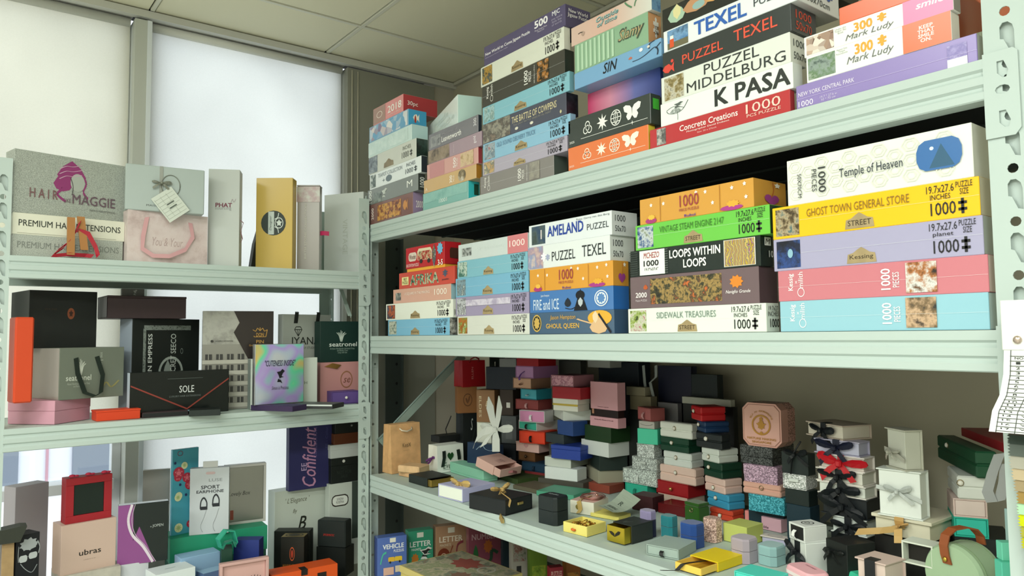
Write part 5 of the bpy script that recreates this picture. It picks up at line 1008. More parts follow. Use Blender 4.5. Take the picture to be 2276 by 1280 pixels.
# boxes and bags in the dark behind the towers
def back(C, L, R, col, label, y=1.79, yaw=0, **k): return item(k.pop('name', 'gift_box'), 'box', label, 'plain', C, L, R, k.pop('base', Z3), col, ref=('y', y), yaw=yaw, group='boxes at the back of the lower shelf', **k)
back((1290, 802), 1242, .03, '#4a4c48', 'dark grey box at the back between the first and third towers', 1.83)
back((1418, 806), 1330, .06, '#0f1b26', 'big navy box at the back above the pink standing drawer', 1.815)
back((1355, 802, 818), 1306, .08, '#9a9c98', 'light grey box poking out under the beam behind the pink standing drawer', 1.76, base=None)
z0 = solve((1446, 882, 914), 1400, .03, ('y', 1.77), None, 0)
back((1446, 914), 1396, .04, '#131715', 'black box under the two khaki ones behind the pink standing drawer', 1.768)
back((1446, 882), 1400, .03, '#7a735c', 'khaki box behind the pink standing drawer, lower of two', 1.77, base=z0['zb'])
back((1433, 861), 1392, .03, '#8a846e', 'khaki tray box behind the pink standing drawer, upper of two', 1.772, base=z0['zt'])
for C, L, col, lb, y in (((1534, 815, 1000), 1463, '#10142c', 'navy gift bag at the back above the white clasp tower', 1.83), ((1592, 834, 1000), 1537, '#0f1c1c', 'blackish green gift bag at the back behind the bright red clasp box', 1.83)):
    item('gift_bag', 'bag', lb, 'bag', C, L, .035, Z3, col, ref=('y', y), yaw=0, taper=.8, group='gift bags')
back((1506, 897), 1462, .02, '#77767a', 'grey box behind the topmost white clasp box', 1.80)
z0 = solve((1624, 889, 905), 1516, .02, ('y', 1.80), None, 0)
back((1630, 905), 1518, .02, '#141816', 'black box under the pale one behind the bright red clasp box', 1.80)
back((1624, 889), 1516, .02, '#a9ab9e', 'pale box behind the bright red clasp box', 1.80, base=z0['zb'])
m = MB(); c0 = rel(on_y(1440, 812, 1.79))
for pts in (((1430, 812), (1433, 850), (1437, 880), (1436, 900)), ((1458, 812), (1458, 838), (1445, 850), (1452, 880), (1448, 910))):
    m.ribbon([rel(on_y(x, y, 1.79))-c0 for x, y in pts], .012, '#8f9694;g', Vector((.9, -.1, .2)))
tag(m.build('ribbon', None, c0), 'pale satin ribbons dangling beside the navy bag under the shelf', 'ribbon')
# ---- front row
item('drawer_box', 'box', 'black drawer box with a gold drawer pulled out, next to the kraft boxes', 'drawer', (956.7, 1066, 1085), (908.6, 1051), (1010, 1057), None, '#232a28', fr='R', ref=Z, drawer='#b99a4e;m', out=.02, inside='#121212', group=GS)
def lavbow(root, w, d, h):
    m = MB(); bow(m, (w*.1, -d/2+.03, h+.006), .05, '#c0a264;g', 4, True); m.build('ribbon', root)
item('drawer_box', 'box', 'lavender drawer box with a white drawer pulled out under a gold bow', 'drawer', (1027.8, 1087, 1117), (974, 1072), (1100, 1071), None, '#b9bade', fr='L', ref=Z, drawer='#e6ece0', out=-.0012, group=GS, dc=None, deco_=None, extra=lavbow)
def goldtop(root, w, d, h):
    m = MB()
    m.ribbon([(-w/2+.01, -d/2-.004, h*.6), (-w/2+.015, -d/2-.006, h+.001), (-w*.1, -d*.1, h+.006), (w*.1, d*.1, h+.004)], .014, '#bfa066;g', (.5, .8, .2)); bow(m, (0, 0, h+.012), .045, '#bfa066;g', 7); m.build('ribbon', root)
item('drawer_box', 'box', 'black bow-topped drawer box with a gold tab at the shelf edge', 'drawer', (1123, 1112, 1147), (1042.6, 1099), (1183, 1099), None, '#191e20', fr='R', ref=Z, out=-.0012, pull='bar', pcol='#c9b070;m', pu=.52, group=GS, extra=goldtop)
item('ring_box', 'box', 'black octagonal box with white script on its lid', 'oct', (1234, 1108, 1170), 1192.5, 1267, None, '#1c2526', ref=Z, yaw=6, cut=.14, seam=.5, gap=.006, group=GS, deco_=[('T', 'Viydsa', .2, .5, .7, .72, '#c4d0d0', {'sh': .3})])
def ybox(root, w, d, h):
    m = MB(); m.tube([(-w*.1, -d/2-.001, h*.45), (-w*.06, -d/2-.006, h*.5), (.0, -d/2-.006, h*.46), (w*.03, -d/2-.001, h*.42)], .003, '#d86a2c'); m.build('pull', root)
    rnd = random.Random(4); m = MB()
    for i in range(14):
        c = Vector((rnd.uniform(-.35, .3)*w, rnd.uniform(-.3, .3)*d, h*.72)); m.tube([c+Vector((.009*math.cos(t), .009*math.sin(t)*.6, .005*math.sin(t+i))) for t in [2*math.pi*q/8 for q in range(8)]], .0014, '#b88a3a;m', 5, True)
    m.build('gold_trinkets', root)
item('drawer_box', 'box', 'pale yellow open tray with gold trinkets and an orange pull', 'tray', (1304, 1171, 1194), (1251.6, 1156), (1346.8, 1156), None, '#e6d878', fr='L', ref=Z, group=GS, extra=ybox)
c0 = rel(on_z(1321, 1146, Z3+.045)); m = MB()
tag(m.build('card', None, c0, math.radians(-25)), 'small white card lying in the pale yellow tray', 'card')
item('gift_box', 'box', 'pale yellow lid behind the open yellow tray', 'plain', (1375, 1150, 1158), (1312, 1140), (1402, 1141), None, '#e4d774', ref=Z, group=GS)
item('drawer_box', 'box', 'black box with a mirrored gold acrylic front and leaf mark', 'drawer', (1388.4, 1173, 1214), (1346.8, 1163.5), (1450.7, 1159), None, '#2c322f', fr='L', ref=Z, drawer='#c9b23c;m', out=.025, inside='#141414', group=GS, deco_=[('F', '@leafpair', .16, .36, .78, .72, '#1e1a0c'), ('T', '@leafpair', .3, .3, .6, .6, '#4a524e')])
def oc(C, L, R, yaw, col, label, **k): return item('ring_box', 'box', label, 'oct', C, L, R, None, col, ref=Z, yaw=yaw, group='velvet and glitter ring boxes', **k)
oc((1443, 1138, 1196), 1419, 1462, 0, '#8c84a8;v', 'purple velvet ring box with a dark navy lower half', base_=0, basec='#1a1e3a;v', seam=.66)
oc((1490, 1150, 1197), 1464.7, 1510, 0, '#2c7c84;v', 'teal velvet ring box behind the pale grey drawer')
oc((1542, 1168, 1222), 1506, 1571, 0, '#2c4c8c;v', 'royal blue velvet ring box')
oc((1587, 1156, 1208), 1559, 1609, 0, '#d4a99a;s', 'blush glitter ring box between the royal blue and the lime ones')
oc((1659, 1202, 1256), 1619, 1690, 0, '#a79ca6;v', 'mauve-grey velvet ring box')
oc((1720, 1219, 1262), 1679, 1752, 0, '#8fb4b4;v', 'pale teal velvet ring box')
item('ring_box', 'box', 'moss green velvet box leaning upright by the red drawer', 'clasp', (1552, 1121, 1164), 1521, 1578, None, '#2f5a20;v', ref=Z, yaw=-4, group='velvet and glitter ring boxes', bcol='#2f5a20', br=.002, seam=.8)
item('gift_box', 'box', 'lime green plain cube among the velvet ring boxes', 'plain', (1659.7, 1173, 1214), (1607, 1163), (1696, 1165), None, '#c4cd6e', ref=Z, group=GS)
item('gift_box', 'box', 'salmon box behind the pale pink cube', 'plain', (1700, 1142, 1172), (1655, 1134), .07, None, '#e8908c', ref=Z, group=GS)
item('gift_box', 'box', 'pale pink cube with tiny dark script', 'plain', (1735.6, 1156, 1185), 1692.5, .08, None, '#dcaebb', ref=Z, group=GS, deco_=[('F', 'Isha', .1, .12, .36, .32, '#3a2428', {'sh': .3, 'b': .02})])
o, q = item('ribbon_box', 'box', 'white box with a black ribbon under the white cube with the black drawer', 'plain', (1790, 1209), 1757, 1855, Z3, '#dbe0da', ref=('y', 1.45), yaw=-28, group=GR, extra=lambda root, w, d, h: (lambda m: (m.ribbon([(0, -d/2-.001, h), (0, -d/2-.002, 0)], .02, '#12161a', (1, 0, 0)), bow(m, (0, -d/2-.004, h*.6), .042, '#12161a', 5), m.build('ribbon', root)))(MB()))
item('ribbon_box', 'box', 'black box with a loose black bow beside the white cube with the black drawer', 'plain', (1882, 1212), 1836, .07, Z3, '#171c1b', ref=('y', 1.43), yaw=-20, group=GR, extra=lambda root, w, d, h: (lambda m: (bow(m, (-w*.1, -d/2-.003, h*.75), .03, '#101413', 8), m.build('ribbon', root)))(MB()))
item('drawer_box', 'box', 'white cube with a black drawer and white tab', 'drawer', (1787.7, 1171), (1753, 1160), (1837.6, 1167.5), q['zt'], '#dde1dc', ref=('y', 1.45), drawer='#1c1d1c', pull='tab', pcol='#eceeea', pu=.42, t=.004, group=GS, deco_=[('T', '@ring', .25, .25, .75, .75, '#2a2c2a'), ('T', 'D', .4, .4, .6, .6, '#2a2c2a')])
o, q = item('gift_box', 'box', 'lavender box with a flat white lid, beside the pale teal ring box', 'lid', (1747, 1199, 1216), (1688.7, 1187), (1757, 1190), None, '#d9cfc9', ref=Z, seam=.84, ov=.004, basec='#b4b2cc', group=GS, deco_=[('T', '@ring', .2, .2, .8, .8, '#bdb2ae')])
item('drawer_box', 'box', 'pale grey-green drawer box with a black ribbon pull at the shelf edge', 'drawer', (1507.8, 1222, 1246), (1436.6, 1209.7), (1547, 1203), None, '#9fb0a8', fr='L', ref=Z, pull='tab', pcol='#171a19', group=GS)
def yribbon(root, w, d, h):
    m = MB(); m.ribbon([(.0, -d*.05, h*.7), (-.0, -d/2+.01, h*1.02), (-.01, -d/2-.004, h*.9), (-.02, -d/2-.012, h*.2), (-.045, -d/2-.03, .002)], .009, '#1a1612', (.9, .2, .1)); m.build('ribbon', root)
item('drawer_box', 'box', 'bright yellow drawer box pulled open with a black ribbon', 'drawer', (1560, 1262, 1284), (1498, 1243), (1651, 1229), None, '#e8cd1e', fr='L', ref=Z, drawer='#eec858', inside='#c99a2c', out=.055, group=GS, extra=yribbon)
item('drawer_box', 'box', 'bright aqua drawer box cut by the lower picture edge', 'drawer', (1716, 1290, 1320), (1631.5, 1264), (1752, 1268), None, '#4fd2c0', fr='L', ref=Z, pull='tab', pcol='#1d2b28', group=GS)
# middle row
s0 = item('gift_box', 'box', 'mint green box in front of the white heart bag', 'lid', (1074, 1047, 1072), (1000, 1026), .06, None, '#8fcdb2', ref=Z, seam=.2, group=GS, ov=.001)
o, q = item('gift_box', 'box', 'dark olive green flat box under the open pink drawer', 'plain', (1150, 1066, 1078), 1092, .13, None, '#34461f', ref=Z, yaw=-8, group=GS)
def pinkpull(root, w, d, h):
    m = MB(); m.ribbon([(-.012, -d/2-.0008, h*.5), (0, -d/2-.008, h*.62), (.012, -d/2-.006, h*.5), (.03, -d/2-.001, h*.3)], .008, '#a86a6c', (0, .2, 1)); m.build('pull', root)
o, q = item('drawer_box', 'box', 'blush drawer box with its drawer half pulled out, lying on other boxes', 'drawer', (1109, 1040, 1062), .115, (1159, 1030), None, '#d7b0a4', fr='R', ref=('z', Z3+.030), out=.03, inside='#c99a90', group=GS, extra=pinkpull, deco_=[('T', 'LUXE', .35, .4, .65, .6, '#a07a78')])
o.rotation_euler.x = .26; o.location.z += .012
item('gift_box', 'box', 'sea green flat box behind the black octagonal one', 'plain', (1275, 1101, 1112), (1192, 1090), (1313, 1087), None, '#4f9c7e', ref=Z, group=GS)
item('gift_box', 'box', 'olive-grey flat box beside the sea green one', 'plain', (1196, 1089, 1098), (1140, 1077), .10, None, '#5f5a48', ref=Z, group=GS)
def rings(root, w, d, h):
    m = MB()
    m.ribbon([(-w*.15, d*.3, h+.001), (-w*.2, -d*.3, h+.001), (-w*.1, -d/2-.003, h), (-w*.02, -d/2-.006, h*.4), (-w*.1, -d/2-.008, .004)], .014, '#bfa25e;g', (1, 0, .3)); m.build('ribbon', root)
o, q = item('gift_box', 'box', 'white box with a pink top, gold leaf mark and gold ribbon', 'plain', (1319.4, 1118, 1147), (1267, 1109), (1352, 1101), None, '#e4e2d0', ref=Z, top='#dcb4a8', group=GS, extra=rings, deco_=[('F', '@leaf', .2, .3, .42, .75, '#8a7c3a')])
c0 = q['loc']+Vector((.0, .01, q['h'])); m = MB()
for k in range(3): m.tube([(.036*math.cos(t)+.004*k, .026*math.sin(t)*1.2, .003+.003*k+.0015*math.sin(3*t+k)) for t in [2*math.pi*i/22 for i in range(22)]], .0014, '#b5827a;m', 5, True)
m.ball((.0, .02, .006), .004, '#d8b0a0;m')
tag(m.build('bracelet', None, c0), 'rose gold bracelet lying on the pink-topped box', 'bracelet')
A, B, Cc, D = on_z(1330, 1123, Z3+.032), on_z(1362, 1138, Z3+.032), on_z(1424, 1110, Z3+.052), on_z(1386, 1086, Z3+.066)
c0 = rel(A); m = MB(); n = 6; vs = []
for i in range(n+1):
    for e, (p, q_) in enumerate(((A, D), (B, Cc))):
        t = i/n; v = p.lerp(q_, t); v.z += -.012*math.sin(math.pi*t); vs.append(rel(v)-c0)
k0 = len(vs); vs += [v+Vector((0, 0, -.0006)) for v in vs]
fs = [(2*i, 2*i+1, 2*i+3, 2*i+2) for i in range(n)]+[(k0+2*i+2, k0+2*i+3, k0+2*i+1, k0+2*i) for i in range(n)]+[(2*i, 2*i+2, k0+2*i+2, k0+2*i) for i in range(n)]+[(2*i+3, 2*i+1, k0+2*i+1, k0+2*i+3) for i in range(n)]
m.add(vs, fs, '#a3b09f', False)
for txt, t0, t1, s0, s1 in (('EASIRING', .22, .34, .2, .75), ('R', .5, .66, .4, .6), ('thank you for your order', .08, .14, .2, .8)):
    tv, tf = text_mesh(txt, .01, 0); out = []
    for x_, y_, _z in tv:
        t = t0+(t1-t0)*y_; f = min(int(t*n), n-1); u = s0+(s1-s0)*x_; w_ = t*n-f
        out.append(vs[2*f].lerp(vs[2*f+1], u).lerp(vs[2*f+2].lerp(vs[2*f+3], u), w_)+Vector((0, 0, .0008)))
    m.add(out, tf, '#5c675c')
tag(m.build('leaflet', None, c0), 'pale sage leaflet with dark printing, bent over the pale yellow lid', 'leaflet')
item('gift_box', 'box', 'dark maroon box behind the sage leaflet', 'plain', (1450, 1106, 1140), (1404, 1098), .06, None, '#3c1c20', ref=Z, group=GS)
item('gift_box', 'box', 'glossy dark red box in front of the red knob drawer', 'plain', (1522, 1128, 1150), (1462, 1117), .07, None, '#5c1418;g', ref=Z, group=GS)
# bottom row by the frame edge
def roundbox(C, L, R, yb, yaw, col, label, txt=None, rim=None):
    s = solve(C, L, R, Z, None, yaw); w, d, h = s['w'], s['d'], s['h']; root = empty('jewellery_box', s['loc'], s['rz'])
    def rr(f, n=6):
        r = min(w, d)*.28*f; out = []
        for cx, cy, a in ((w/2*f-r, d/2*f-r, 0), (-w/2*f+r, d/2*f-r, 90), (-w/2*f+r, -d/2*f+r, 180), (w/2*f-r, -d/2*f+r, 270)):
            out += [(cx+r*math.cos(math.radians(a+90*i/n)), cy+r*math.sin(math.radians(a+90*i/n))) for i in range(n+1)]
        return out
    m = MB(); m.prism(rr(1), 0, h*.6, col); m.build('base', root)
    m = MB(); m.prism(rr(1.0), h*.6+.0008, h*.78, rim or col, smooth=False); m.prism(rr(.985), h*.78, h*.92, col, taper=.96); m.prism(rr(.945), h*.92, h, col, taper=.9)
    if txt: deco(m, [('T', txt, .3, .62, .66, .74, '#b87a88', {'b': .02})], (-w/2, w/2, -d/2, d/2, 0, h))
    m.build('lid', root); tag(root, label, 'box', GS)
roundbox((1800, 1280, 1330), 1742, 1852, 0, -24, '#eab0b8', 'pale pink rounded jewellery box with a white rim by the lower picture edge', 'MAVIAJE', '#f0dcdc')
roundbox((1935, 1292, 1330), 1866, 1995, 0, -24, '#3fc8a0', 'bright green rounded jewellery box by the lower picture edge')
item('gift_box', 'box', 'white open sleeve standing hollow beside the sage round bag', 'frame', (2072, 1215, 1265), (2002.5, 1199), (2096, 1203), None, '#d3d8ca', fr='L', ref=('y', 1.42), inside='#171310', recess=.02, back=True, dmax=.05, group=GS)
o, q = item('ribbon_box', 'box', 'blush ribbon box with a thin overhanging lid and black ribbon', 'book', (1968.4, 1255), (1899, 1236), (2013, 1240), Z3, '#cdb5ab', fr='L', ref=('y', 1.36), tray='#d4bfb4', ribbon='#14171a', bs=.035, rw=.02, drop=-.004, group=GR)
# sage round bag with a leather handle
c0 = rel(on_y(2142, 1277, 1.44)); root = empty('round_bag', c0, math.radians(-14)); r = .056; M = Matrix(((1, 0, 0, 0), (0, 0, 1, -.030), (0, 1, 0, 0), (0, 0, 0, 1)))
pts = [(r*math.cos(2*math.pi*i/40), r*math.sin(2*math.pi*i/40)) for i in range(40)]
m = MB()
for z0, z1, f0, f1 in ((0, .006, .93, 1), (.006, .056, 1, 1), (.056, .06, 1, .93)):
    vs = [M @ Vector((p[0]*f0, p[1]*f0, z0)) for p in pts]+[M @ Vector((p[0]*f1, p[1]*f1, z1)) for p in pts]
    m.add(vs, [(i, 40+i, 40+(i+1) % 40, (i+1) % 40) for i in range(40)], '#9fb896', True)
m.add([M @ Vector((p[0]*.93, p[1]*.93, 0)) for p in pts], [tuple(range(40))], '#9fb896'); m.add([M @ Vector((p[0]*.93, p[1]*.93, .06)) for p in pts], [tuple(range(40))[::-1]], '#9fb896')
m.build('body', root)
m = MB(); m.tube([M @ Vector((p[0]*1.002, p[1]*1.002, .012)) for p in pts], .0012, '#7d966f', 4, True); m.tube([M @ Vector((p[0]*1.002, p[1]*1.002, .049)) for p in pts], .0010, '#7d966f', 4, True); m.build('piping', root)
m = MB(); m.ribbon([(-.006, -.032, r*.38), (-.009, -.034, r*.65), (-.010, -.035, r*.95), (-.009, -.030, r*1.25), (-.004, -.018, r*1.44), (.004, .0, r*1.5), (.010, .018, r*1.42), (.013, .029, r*1.2), (.014, .031, r*.95)], .016, '#8e4c28', (1, 0, 0), .0014)
h_ = m.build('handle', root); m = MB(); m.ball((-.008, -.0365, r*.52), .0045, '#c9a84a;m', 10, (1, .5, 1)); m.build('rivet', h_)
tag(root, 'sage green round bag with a tan leather handle', 'bag')
mb_h = c0.z-r-(Z3+CAMZ)
m = MB(); m.box(-.05, .05, -.028, .04, 0, mb_h, '#1a1816'); tag(m.build('gift_box', None, (c0.x, c0.y, Z3+CAMZ), math.radians(-14)), 'dark box carrying the sage round bag', 'box', GS)
item('gift_box', 'box', 'aqua cube beside the sage round bag, lower of two', 'plain', (2226, 1250, 1300), (2210, 1246), .07, Z3, '#5cc8ac', fr='R', ref=('y', 1.36), yaw=-45, group=GS)
item('gift_box', 'box', 'aqua cube behind the fabric swatches, upper of two', 'plain', (2226, 1206), (2213, 1203), .07, solve((2226, 1250, 1300), 2210, .07, ('y', 1.36), Z3, -45)['zt'], '#6fd0b2', fr='R', ref=('y', 1.37), yaw=-45, group=GS)
item('gift_box', 'box', 'pale blue upright box behind the fabric swatches', 'plain', (2240, 1133), (2232, 1140), .05, Z3, '#a9c8c6', fr='R', ref=('y', 1.45), yaw=-45, group=GS)
# fabric sample book hanging from the wide post
Y = 1.212; tl = rel(on_y(2224, 668, Y)); root = empty('fabric_sample_book', tl)
def q(x, y): p = rel(on_y(x, y, Y))-tl; return p.x, p.z
x0 = 0.0; zb = q(2225, 778)[1]
m = MB(); m.box(0, .12, -.004, .002, zb, 0, '#e4e6df', .001); m.box(.01, .12, .0022, .026, zb+.02, -.01, '#dfe1da', .001); m.build('holder', root)
m = MB(); m.ball((q(2264, 755)[0], -.005, q(2264, 755)[1]), .006, '#c9b8ac;m', 10, (1, .6, 1)); m.build('rivet', root)
m = MB(); za, zc = zb, q(2225, 955)[1]; L = za-zc; xa = q(2234, 800)[0]
P = [(0, 0, za), (-.001, -.004, za-L*.3), (-.004, -.012, za-L*.55), (-.012, -.02, za-L*.75), (-.014, -.03, zc)]
m.ribbon([(xa+.055+p[0], p[1]-.002, p[2]) for p in P], .11, '#e6eae6', (1, 0, 0), .0005)
rows = 18
for i in range(rows+1):
    t = .06+.92*i/rows; f = t*(len(P)-1); k = min(int(f), len(P)-2); a = Vector(P[k]).lerp(Vector(P[k+1]), f-k)
    m.box(xa+a.x+.008, xa+a.x+.11, a.y-.0036, a.y-.0030, a.z-.0004, a.z+.0004, '#4a4e4c', .0001)
    if i < rows:
        s_ = 'NO' if i == 0 else str(i); zr = a.z-L*.92/rows
        deco(m, [('L', s_, .2 if len(s_) == 1 else .1, .2, .5 if len(s_) == 1 else .7, .8, '#2c302e', {'b': .02})], (xa+a.x+.012, xa+a.x+.030, a.y-.0034, a.y, zr, a.z), .0003)
        deco(m, [('L', 'XC180-%d' % (i or 1), .0, .2, 1, .8, '#2c302e', {'b': .02})], (xa+a.x+.036, xa+a.x+.085, a.y-.0034, a.y, zr, a.z), .0003)
for dx in (.009, .032): m.ribbon([(xa+dx+p[0], p[1]-.0034, p[2]) for p in P], .0009, '#4a4e4c', (1, 0, 0), .0003)
m.build('chart', root)
SW = [('#4a4640', 966), ('#39443e', 986), ('#5d6660', 1013), ('#a8a698', 1041), ('#b9a98a', 1067), ('#9c8c6c', 1093), ('#9a7f48', 1121), ('#a9d4ac', 1146), ('#c4cc14', 1173), ('#a6a43c', 1198), ('#b4b420', 1224), ('#a294b8', 1254), ('#8f7fa6', 1282), ('#7c6c98', 1310)]
lx = [2237, 2236, 2236, 2237, 2241, 2245, 2250, 2249, 2251, 2254, 2255, 2262, 2262, 2262]
yy = .0
for k, (c, yb) in enumerate(SW):
    x_, z_ = q(lx[k], yb); zt = q(2240, 945)[1] if k == 0 else q(2240, SW[k-1][1])[1]+.006; n = 5; outl = []
    for i in range(n*2+1): outl.append((x_+(.0035 if i % 2 else 0), zt+(z_-zt)*i/(2*n)))
    outl += [(x_+.11, z_), (x_+.11, zt)]
    Mx = Matrix(((1, 0, 0, 0), (0, 0, -1, .004+.0022*k), (0, 1, 0, 0), (0, 0, 0, 1)))
    m = MB(); m.prism(outl, 0, .0018, c+';r', Mx); m.prism([(x_+.006, zt-.004), (x_+.108, zt-.004), (x_+.108, zt+.02), (x_+.006, zt+.02)], 0, .0018, c+';r', Mx); m.build('swatch', root)
tag(root, 'fabric sample book with a printed chart, hanging on the wide post', 'sample book')
# folded metal clip shown on the beam: gold tab
m = MB(); p = rel(on_y(1116, 1153, 1.246)); m.prism([(-.012, -.006), (.0, -.012), (.012, -.004), (.010, .006), (-.006, .011)], 0, .003, '#d0b678;m', Matrix(((.9, 0, 0, 0), (0, 0, -1, 0), (-.5, 1, 0, 0), (0, 0, 0, 1))))
tag(m.build('gold_tag', None, p), 'small gold tag hanging over the front beam of the lower shelf', 'tag')
# ================================================================== toy boxes on the lowest shelf seen
Z4 = .62-CAMZ+.0006; GY = 'toy puzzle boxes on the lowest shelf'
def toy(C, L, R, col, label, dc, yaw, y, **k): return item('toy_box', 'toy box', label, 'plain', C, L, R, k.pop('base', Z4), col, fr='R', ref=('y', y), yaw=yaw, dmax=k.pop('dmax', .045), group=GY, deco_=dc, **k)
toy((839, 1197), 830, 904, '#5a74b8;g', 'blue vehicle puzzles toy box by the rack post', [('F', 'VEHICLE', .18, .70, .9, .82, '#f2f4f4', {'b': .05}), ('F', 'PUZZLES', .55, .60, .9, .67, '#e8ecf2', {'b': .04}), ('F', '@rect', .42, .86, .62, .97, '#e6e4d8'), ('F', '~.2;0,0 .4,.8 1,1', .1, .34, .3, .62, '#4fbca0'), ('F', '@bus', .36, .36, .58, .50, '#e8b93a'), ('F', '@bus', .58, .36, .84, .50, '#e8c33a'), ('F', '@disc', .4, .33, .46, .39, '#2a2a2a'), ('F', '@disc', .72, .33, .78, .39, '#2a2a2a'), ('F', '@rect', .2, .05, .55, .24, '#e6b8a4'), ('F', '@rect', .6, .1, .9, .26, '#e6d2b4')], -12, 1.272, side='#4a60a8;g')
toy((908, 1182), 900, 963, '#3f9c7c;g', 'green letter magnets toy box with a zebra', [('F', 'LETTER', .05, .58, .9, .72, '#eef2ee', {'b': .05}), ('F', 'MAGNETS', .12, .48, .5, .54, '#dfeae4', {'b': .04}), ('F', '@rect', .34, .82, .6, .95, '#e4e6da'), ('F', '@bird', .45, .2, .95, .55, '#e8eae4'), ('F', '@bird', .5, .28, .9, .5, '#2a2c2a'), ('F', '@splat', .1, .1, .42, .42, '#c87a2c'), ('F', '@disc', .55, .06, .9, .22, '#8a4a24')], -14, 1.41)
toy((968, 1171), 962, 1036, '#b08a6c;g', 'tan letter magnets toy box with a brown monster', [('F', 'LETTER', .12, .60, .88, .74, '#e8dcc8', {'b': .05}), ('F', 'MAGNETS', .14, .50, .5, .56, '#d8c4a8', {'b': .04}), ('F', '@rect', .4, .82, .62, .95, '#e0dccc'), ('F', '@disc', .06, .08, .46, .46, '#7a3420'), ('F', '@ring', .16, .14, .36, .34, '#d8b8a0'), ('F', '~.14;0,0 .6,.7 1,1', .4, .1, .56, .5, '#8a4830'), ('F', '~.14;.2,0 .3,.8 1,1', .62, .12, .9, .58, '#8a3a44')], -16, 1.50, side='#6a503c')
toy((1041, 1174), 1036, 1113, '#8a4a58;g', 'plum pink number magnets toy box in the shade', [('F', 'NUMBER', .1, .7, .9, .84, '#c09aa0', {'b': .04}), ('F', '@drop', .14, .2, .3, .6, '#2f6a3a'), ('F', '@splat', .45, .35, .75, .7, '#b0602c'), ('F', '~.2;0,0 .5,.2 .6,.8 1,.6', .45, .12, .9, .5, '#2a4a34')], -18, 1.58)
toy((1117, 1192), 1113, 1133, '#24343c', 'narrow dark toy box next to the number magnets', [], -18, 1.64)
toy((1137, 1206), 1131, 1172, '#b9b4a8', 'pale toy pack with red and green patches in the shade', [('F', '@rect', .1, .55, .9, .95, 'pic:#3a5a3a,#a8a49a,#8a3a34;40'), ('F', '1', .3, .2, .6, .45, '#3a3a3a')], -20, 1.60)
toy((1178, 1222), 1172, 1216, '#6a8a2c', 'lime green toy box under the shelf beam', [('F', '@rect', .1, .1, .9, .6, 'pic:#4a6a20,#8aa83a,#c0b040;40')], -22, 1.62)
toy((1222, 1262), 1216, 1252, '#8e2230', 'dark red toy box near the lower picture edge', [('F', 'PUZZLES', .1, .75, .9, .9, '#d8a8a0', {'b': .04})], -22, 1.58)
toy((1258, 1248), 1250, 1290, '#9a5a24', 'orange-brown toy box under the shelf beam', [('F', '@rect', .1, .1, .9, .7, 'pic:#7a3a1c,#c88a3a,#5a3a24;40')], -22, 1.66)
zz = Z4
for k, (c, h, lb) in enumerate((('#c9b45a', .05, 'yellow-edged flat puzzle box, lowest of the lying stack on the lowest shelf'), ('#d8c878', .03, 'yellow-edged flat puzzle box, middle of the lying stack on the lowest shelf'), ('#cfc07a', .022, 'flat map puzzle box lying on top of the stack on the lowest shelf'))):
    a = math.radians(-4+3*k); c0 = rel(on_z(1022, 1263, -.775)); r = MB(); r.box(-.17, .17, -.13, .13, 0, h, c, .001)
    if k == 2: deco(r, [('T', '@rect', .02, .02, .98, .98, 'pic:#b8b494,#9aa27c,#c8bca0,#7a8a74,#b07a6a;14'), ('T', '@splat', .2, .5, .6, .9, '#a85a50'), ('T', '@splat', .55, .2, .8, .5, '#8a6a5a'), ('T', '@ring', .6, .6, .8, .85, '#c8c8b8')], (-.17, .17, -.13, .13, 0, h))
    o = r.build('toy_box', None, (c0.x, c0.y, zz+CAMZ), a); tag(o, lb, 'toy box', GY); zz += h
# ================================================================== rack by the windows
LZ1, LZ2, LZ3 = 1.7371-CAMZ, 1.2536-CAMZ, .6106-CAMZ
GL1, GL2, GL3 = 'gift boxes on the upper shelf by the windows', 'gift boxes and bags on the middle shelf by the windows', 'gift boxes on the lower shelf by the windows'
XL = -2.492
def lb(base, kind, col, label, C, L, R, x=None, name='gift_box', cat='box', grp=GL1, **k):
    dc = k.pop('dc', None); ref = k.pop('ref', None) or ('x', x if x is not None else XL)
    return item(name, cat, label, kind, C, L, R, base, col, fr=k.pop('fr', 'R'), ref=ref, deco_=dc, group=grp, **k)
# ---- upper shelf
s = St(('x', XL-.03), LZ1)
g = '#4a4f4a'
lb(s, 'plain', '#a3a8a0;f', 'grey glitter box lettered premium hair, lowest of three', (28, 519), .20, 273.6, yaw=6, dc=[('F', 'PREMIUM HAIR EXTENSIONS', .04, .38, .96, .68, '#7b807a', {'b': .01})])
lb(s, 'plain', '#d9d9c8', 'cream box lettered premium hair, middle of three', (28.4, 471), .20, 277.6, yaw=6, dc=[('F', 'PREMIUM HAIR EXTENSIONS', .05, .40, .96, .70, '#2f352f', {'b': .01}), ('F', '@rect', .04, .06, .92, .075, '#8a8a7c')])
hair = [('F', '@drop', .36, .52, .62, .94, '#8f3a70'), ('F', '@drop', .33, .42, .5, .72, '#8f3a70'), ('F', '~.12;.1,1 .4,.6 .1,.3 .6,0', .35, .26, .5, .62, '#8f3a70'), ('F', '~.14;0,1 .6,.7 .3,.3 .8,0', .57, .34, .66, .72, '#8f3a70'), ('F', '@disc', .48, .44, .61, .74, '#aab0a8'), ('F', '~.08;0,1 .3,.5 .2,.0', .48, .38, .56, .66, '#4a4248')]
for v0 in (.62, .70, .78): hair.append(('F', '~.06;0,0 .3,.5 .6,.55 1,.9', .38, v0, .58, v0+.12, '#c8a0b8'))
